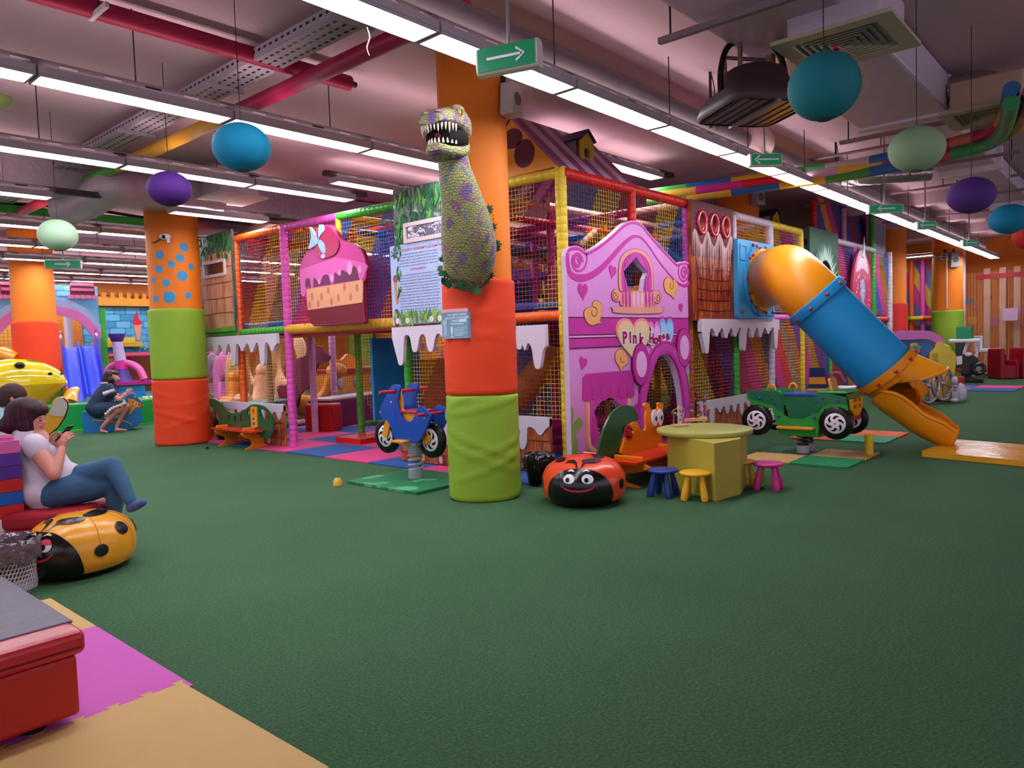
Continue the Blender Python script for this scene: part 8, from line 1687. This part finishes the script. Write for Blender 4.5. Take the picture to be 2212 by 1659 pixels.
for i in range(2):
    for j in range(3): tile(20.4+1.0*i, 3.4+1.0*j-.9, 21.38+1.0*i, 4.38+1.0*j-.9, FPk if (i+j) % 2 else FB, '%s foam tile by the far jeep ride' % ('pink' if (i+j) % 2 else 'blue'), 'far %s foam tiles' % ('pink' if (i+j) % 2 else 'blue'))
# ================================================================ play corner seen through the lower nets
struct(MB().box((19.0, 18.4, 1.55), (.1, 17.0, 3.1), mat('DC8A38', .6, .05)), 'wall_back')
q = MB(); rn = random.Random(12); FBW = frame((18.94, 0, 0), (0, -1, 0), (0, 0, 1))
for i in range(70): q.poly(circ(-rn.uniform(10.5, 26), rn.uniform(.9, 2.9), rn.choice((.05, .09, .12)), n=8), 0, .006, mat(rn.choice(('B84C98', '8C50A8', 'D8A040', 'C06080')), .5), FBW)
single(q, 'wall_stickers', 'purple and pink stickers on the orange wall behind the play corner', 'sticker')
bear = thing('bear_panel', 'magenta bear silhouette board beyond the entrance netting', 'board', (0, 0, 0)); xb = 8.3; FB_ = FL(xb)
def BQ(x, y): return LP(430+x/4.916, 690+y/4.916, xb)
part(MB().poly(sp2([BQ(*p) for p in ((1145, 240), (1175, 245), (1190, 275), (1290, 280), (1330, 330), (1390, 390), (1380, 430), (1330, 460), (1270, 470), (1240, 560), (1210, 690), (1130, 750), (1080, 800), (1060, 900), (1030, 945), (1000, 900), (940, 900), (880, 860), (830, 740), (860, 700), (940, 690), (980, 500), (1040, 420), (1130, 390), (1150, 330))], 3), -.02, .02, mat('6C1038', .5), FB_), 'silhouette', bear)
def Q(x, y, d): return PD(430+x/4.916, 690+y/4.916, d)
def arch_t(name, lab, x0, x1, ytop, ybot, d, col, w_=.3, cat='toy tunnel'):
    a, b = Q(x0, ybot, d), Q(x1, ybot, d); tp = Q((x0+x1)/2, ytop, d); a.z = b.z = .02; pts = [a, a+V((0, 0, (tp.z)*.6))]+[a.lerp(b, .5-.5*cos(pi*i/8))+V((0, 0, tp.z*.6+tp.z*.4*sin(pi*i/8))) for i in range(9)]+[b+V((0, 0, tp.z*.6)), b]
    t = thing(name, lab, cat, (0, 0, 0)); part(MB().tube(pts, w_*.5, mat(col, .4), 12, flat=1.), 'arch', t); return t
arch_t('tunnel_arch', 'grey-purple toy tunnel arch behind the left netting', 110, 200, 430, 700, 17.5, '6C5C78', .34); arch_t('tunnel_arch', 'pink toy tunnel arch behind the left netting', 240, 340, 410, 700, 17, 'C860A8', .36); arch_t('tunnel_arch', 'cream toy tunnel arch behind the left netting', 370, 460, 420, 700, 16.6, 'C8A060', .36)
for x, y, d, c_, lab in ((610, 440, 16.8, 'D8A068', 'large peach ring climber seen through the netting left of the entrance'), (950, 440, 17.4, 'D8A878', 'second peach ring climber seen beyond the bear board')):
    c = Q(x, y, d); t = thing('ring_climber', lab, 'climber', (0, 0, 0)); part(MB().torus(c, .62, .14, mat(c_, .4), n=30, k=10, ax='x'), 'ring', t); part(MB().box((c.x, c.y, (c.z-.5)/2), (.4, .9, max(.2, c.z-.5)), mat(c_, .4), tx=.7), 'base', t, bev=.04)
def rocker(lab, x, y, d, c_, s=1., rz=0.):
    c = Q(x, y, d); t = thing('rocking_animal', lab, 'rocking toy', (c.x, c.y, 0), rz); m = mat(c_, .35)
    part(MB().tube(spline([(-.42*s, 0, .55*s), (-.3*s, 0, .35*s), (0, 0, .3*s), (.25*s, 0, .45*s), (.4*s, 0, .85*s)], 5), [.13*s, .15*s, .16*s, .17*s, .18*s, .19*s, .2*s, .2*s, .2*s, .2*s, .2*s, .19*s, .18*s, .17*s, .16*s, .15*s, .14*s, .13*s, .13*s, .13*s, .13*s], m, 16).ell((.48*s, 0, .95*s), (.2*s, .13*s, .15*s), m), 'body', t)
    for sd in (-.14, .14): part(MB().tube([(.5*cos(a_)*s, sd*s, .5*s-.48*s*sin(a_)) for a_ in [pi*.2+pi*.6*i/10 for i in range(11)]], .035*s, m, 8), 'runner', t)
    return t
rocker('orange rocking toy seen through the netting behind the aeroplane bench', 330, 800, 15.8, 'D88424', 1.0, .9); rocker('peach duck rocking toy seen through the netting', 570, 800, 15.2, 'D89470', 1.15, .6); rocker('orange horse rocking toy beyond the bear board', 1200, 780, 15.6, 'E08C1C', 1.1, -.6)
def table_(lab, x, y, d, c_, sz=(1., .8, .5), leg=True):
    c = Q(x, y, d); t = thing('play_table', lab, 'table', (c.x, c.y, 0), .3); m = mat(c_, .4); part(MB().box((0, 0, sz[2]), (sz[0], sz[1], .06), m), 'tabletop', t, bev=.015)
    for a_ in (-.4, .4):
        for b_ in (-.4, .4): part(MB().box((a_*sz[0], b_*sz[1], sz[2]/2), (.09, .09, sz[2]), m), 'leg', t)
    return t
table_('teal play table seen through the netting', 700, 790, 14.6, '2C9088'); table_('dark green play table beyond the orange horse', 1500, 740, 16.0, '2C6C4C')
c = Q(690, 830, 14.0); single(MB().box((c.x, c.y, .17), (.4, .4, .34), mat('9078A0', .5)), 'storage_box', 'small lilac box in front of the teal play table', 'box', bev=.01)
c = Q(1580, 860, 14.6); t = thing('foam_counter', 'purple and red foam counter seen through the entrance', 'counter', (c.x, c.y, 0), .35); part(MB().box((0, 0, .28), (1.9, .5, .56), mat('5C1848', .4)), 'body', t, bev=.03); part(MB().box((-1.1, -.2, .26), (.35, .6, .52), mat('A81818', .4)), 'red_end', t, bev=.04); part(MB().box((0, 0, .57), (1.9, .5, .03), mat('C8A8B8', .4)), 'top', t)
c = Q(1700, 640, 17.5); t = thing('play_kitchen', 'orange play counter with round portholes and red shelf seen through the nets', 'toy kitchen', (c.x+.3, c.y+.2, 0), .3); part(MB().box((0, 0, .5), (3.4, .4, 1.0), mat('D88428', .45)), 'body', t, bev=.02); part(MB().box((0, -.05, 1.02), (3.5, .5, .06), mat('A81C28', .4)), 'shelf', t)
for i in range(5): part(MB().ell((-1.2+i*.6, -.21, .72), (.13, .03, .13), mat('A098B0', .2), 14, 10), 'porthole', t)
part(MB().poly(sp2([(-.5, 0), (.5, 0), (.55, .22), (.3, .2), (0, .34), (-.3, .2), (-.55, .22)], 3), -.04, .04, mat('D8802C', .4), frame((-.6, 0, 1.05), (1, 0, 0), (0, 0, 1))), 'crest', t)
c = Q(1740, 440, 18.0); single(MB().box((18.8, c.y, c.z), (.03, .5, .8), mat('241C5C', .4)), 'wall_picture', 'dark blue picture on the orange wall behind the play corner', 'picture')
for y_, w2_ in ((24.2, .5), (16.3, .25)): single(scol(.42, 0, 3.0, PGRN, pw=4), 'padded_pillar', 'green padded pillar standing before the play corner wall, %s' % ('left' if y_ > 20 else 'right'), 'pillar').location = (18.3, y_, 0)
c = Q(2400, 600, 12.0)
t = thing('ball_slide', 'yellow and blue slide part inside the frame between column and yellow post', 'slide', (0, 0, 0))
part(MB().tube(spline([(8.0, 6.2, 1.55), (8.1, 6.5, 1.2), (8.0, 7.0, .7), (7.8, 7.3, .3)], 6), .2, mat('E09C2C', .35), 14), 'yellow_chute', t); part(MB().box((0, 0, 0), (.06, .9, 1.3), mat('2C80C0', .4), T(8.3, 7.4, .95, .3)), 'blue_board', t); part(MB().tube([(7.4, 6.0, .42), (8.3, 5.7, .42)], .09, mat('C02C80', .3), 12).tube([(7.4, 6.2, .22), (8.3, 5.9, .22)], .1, mat('C02C80', .3), 12), 'pink_rollers', t)
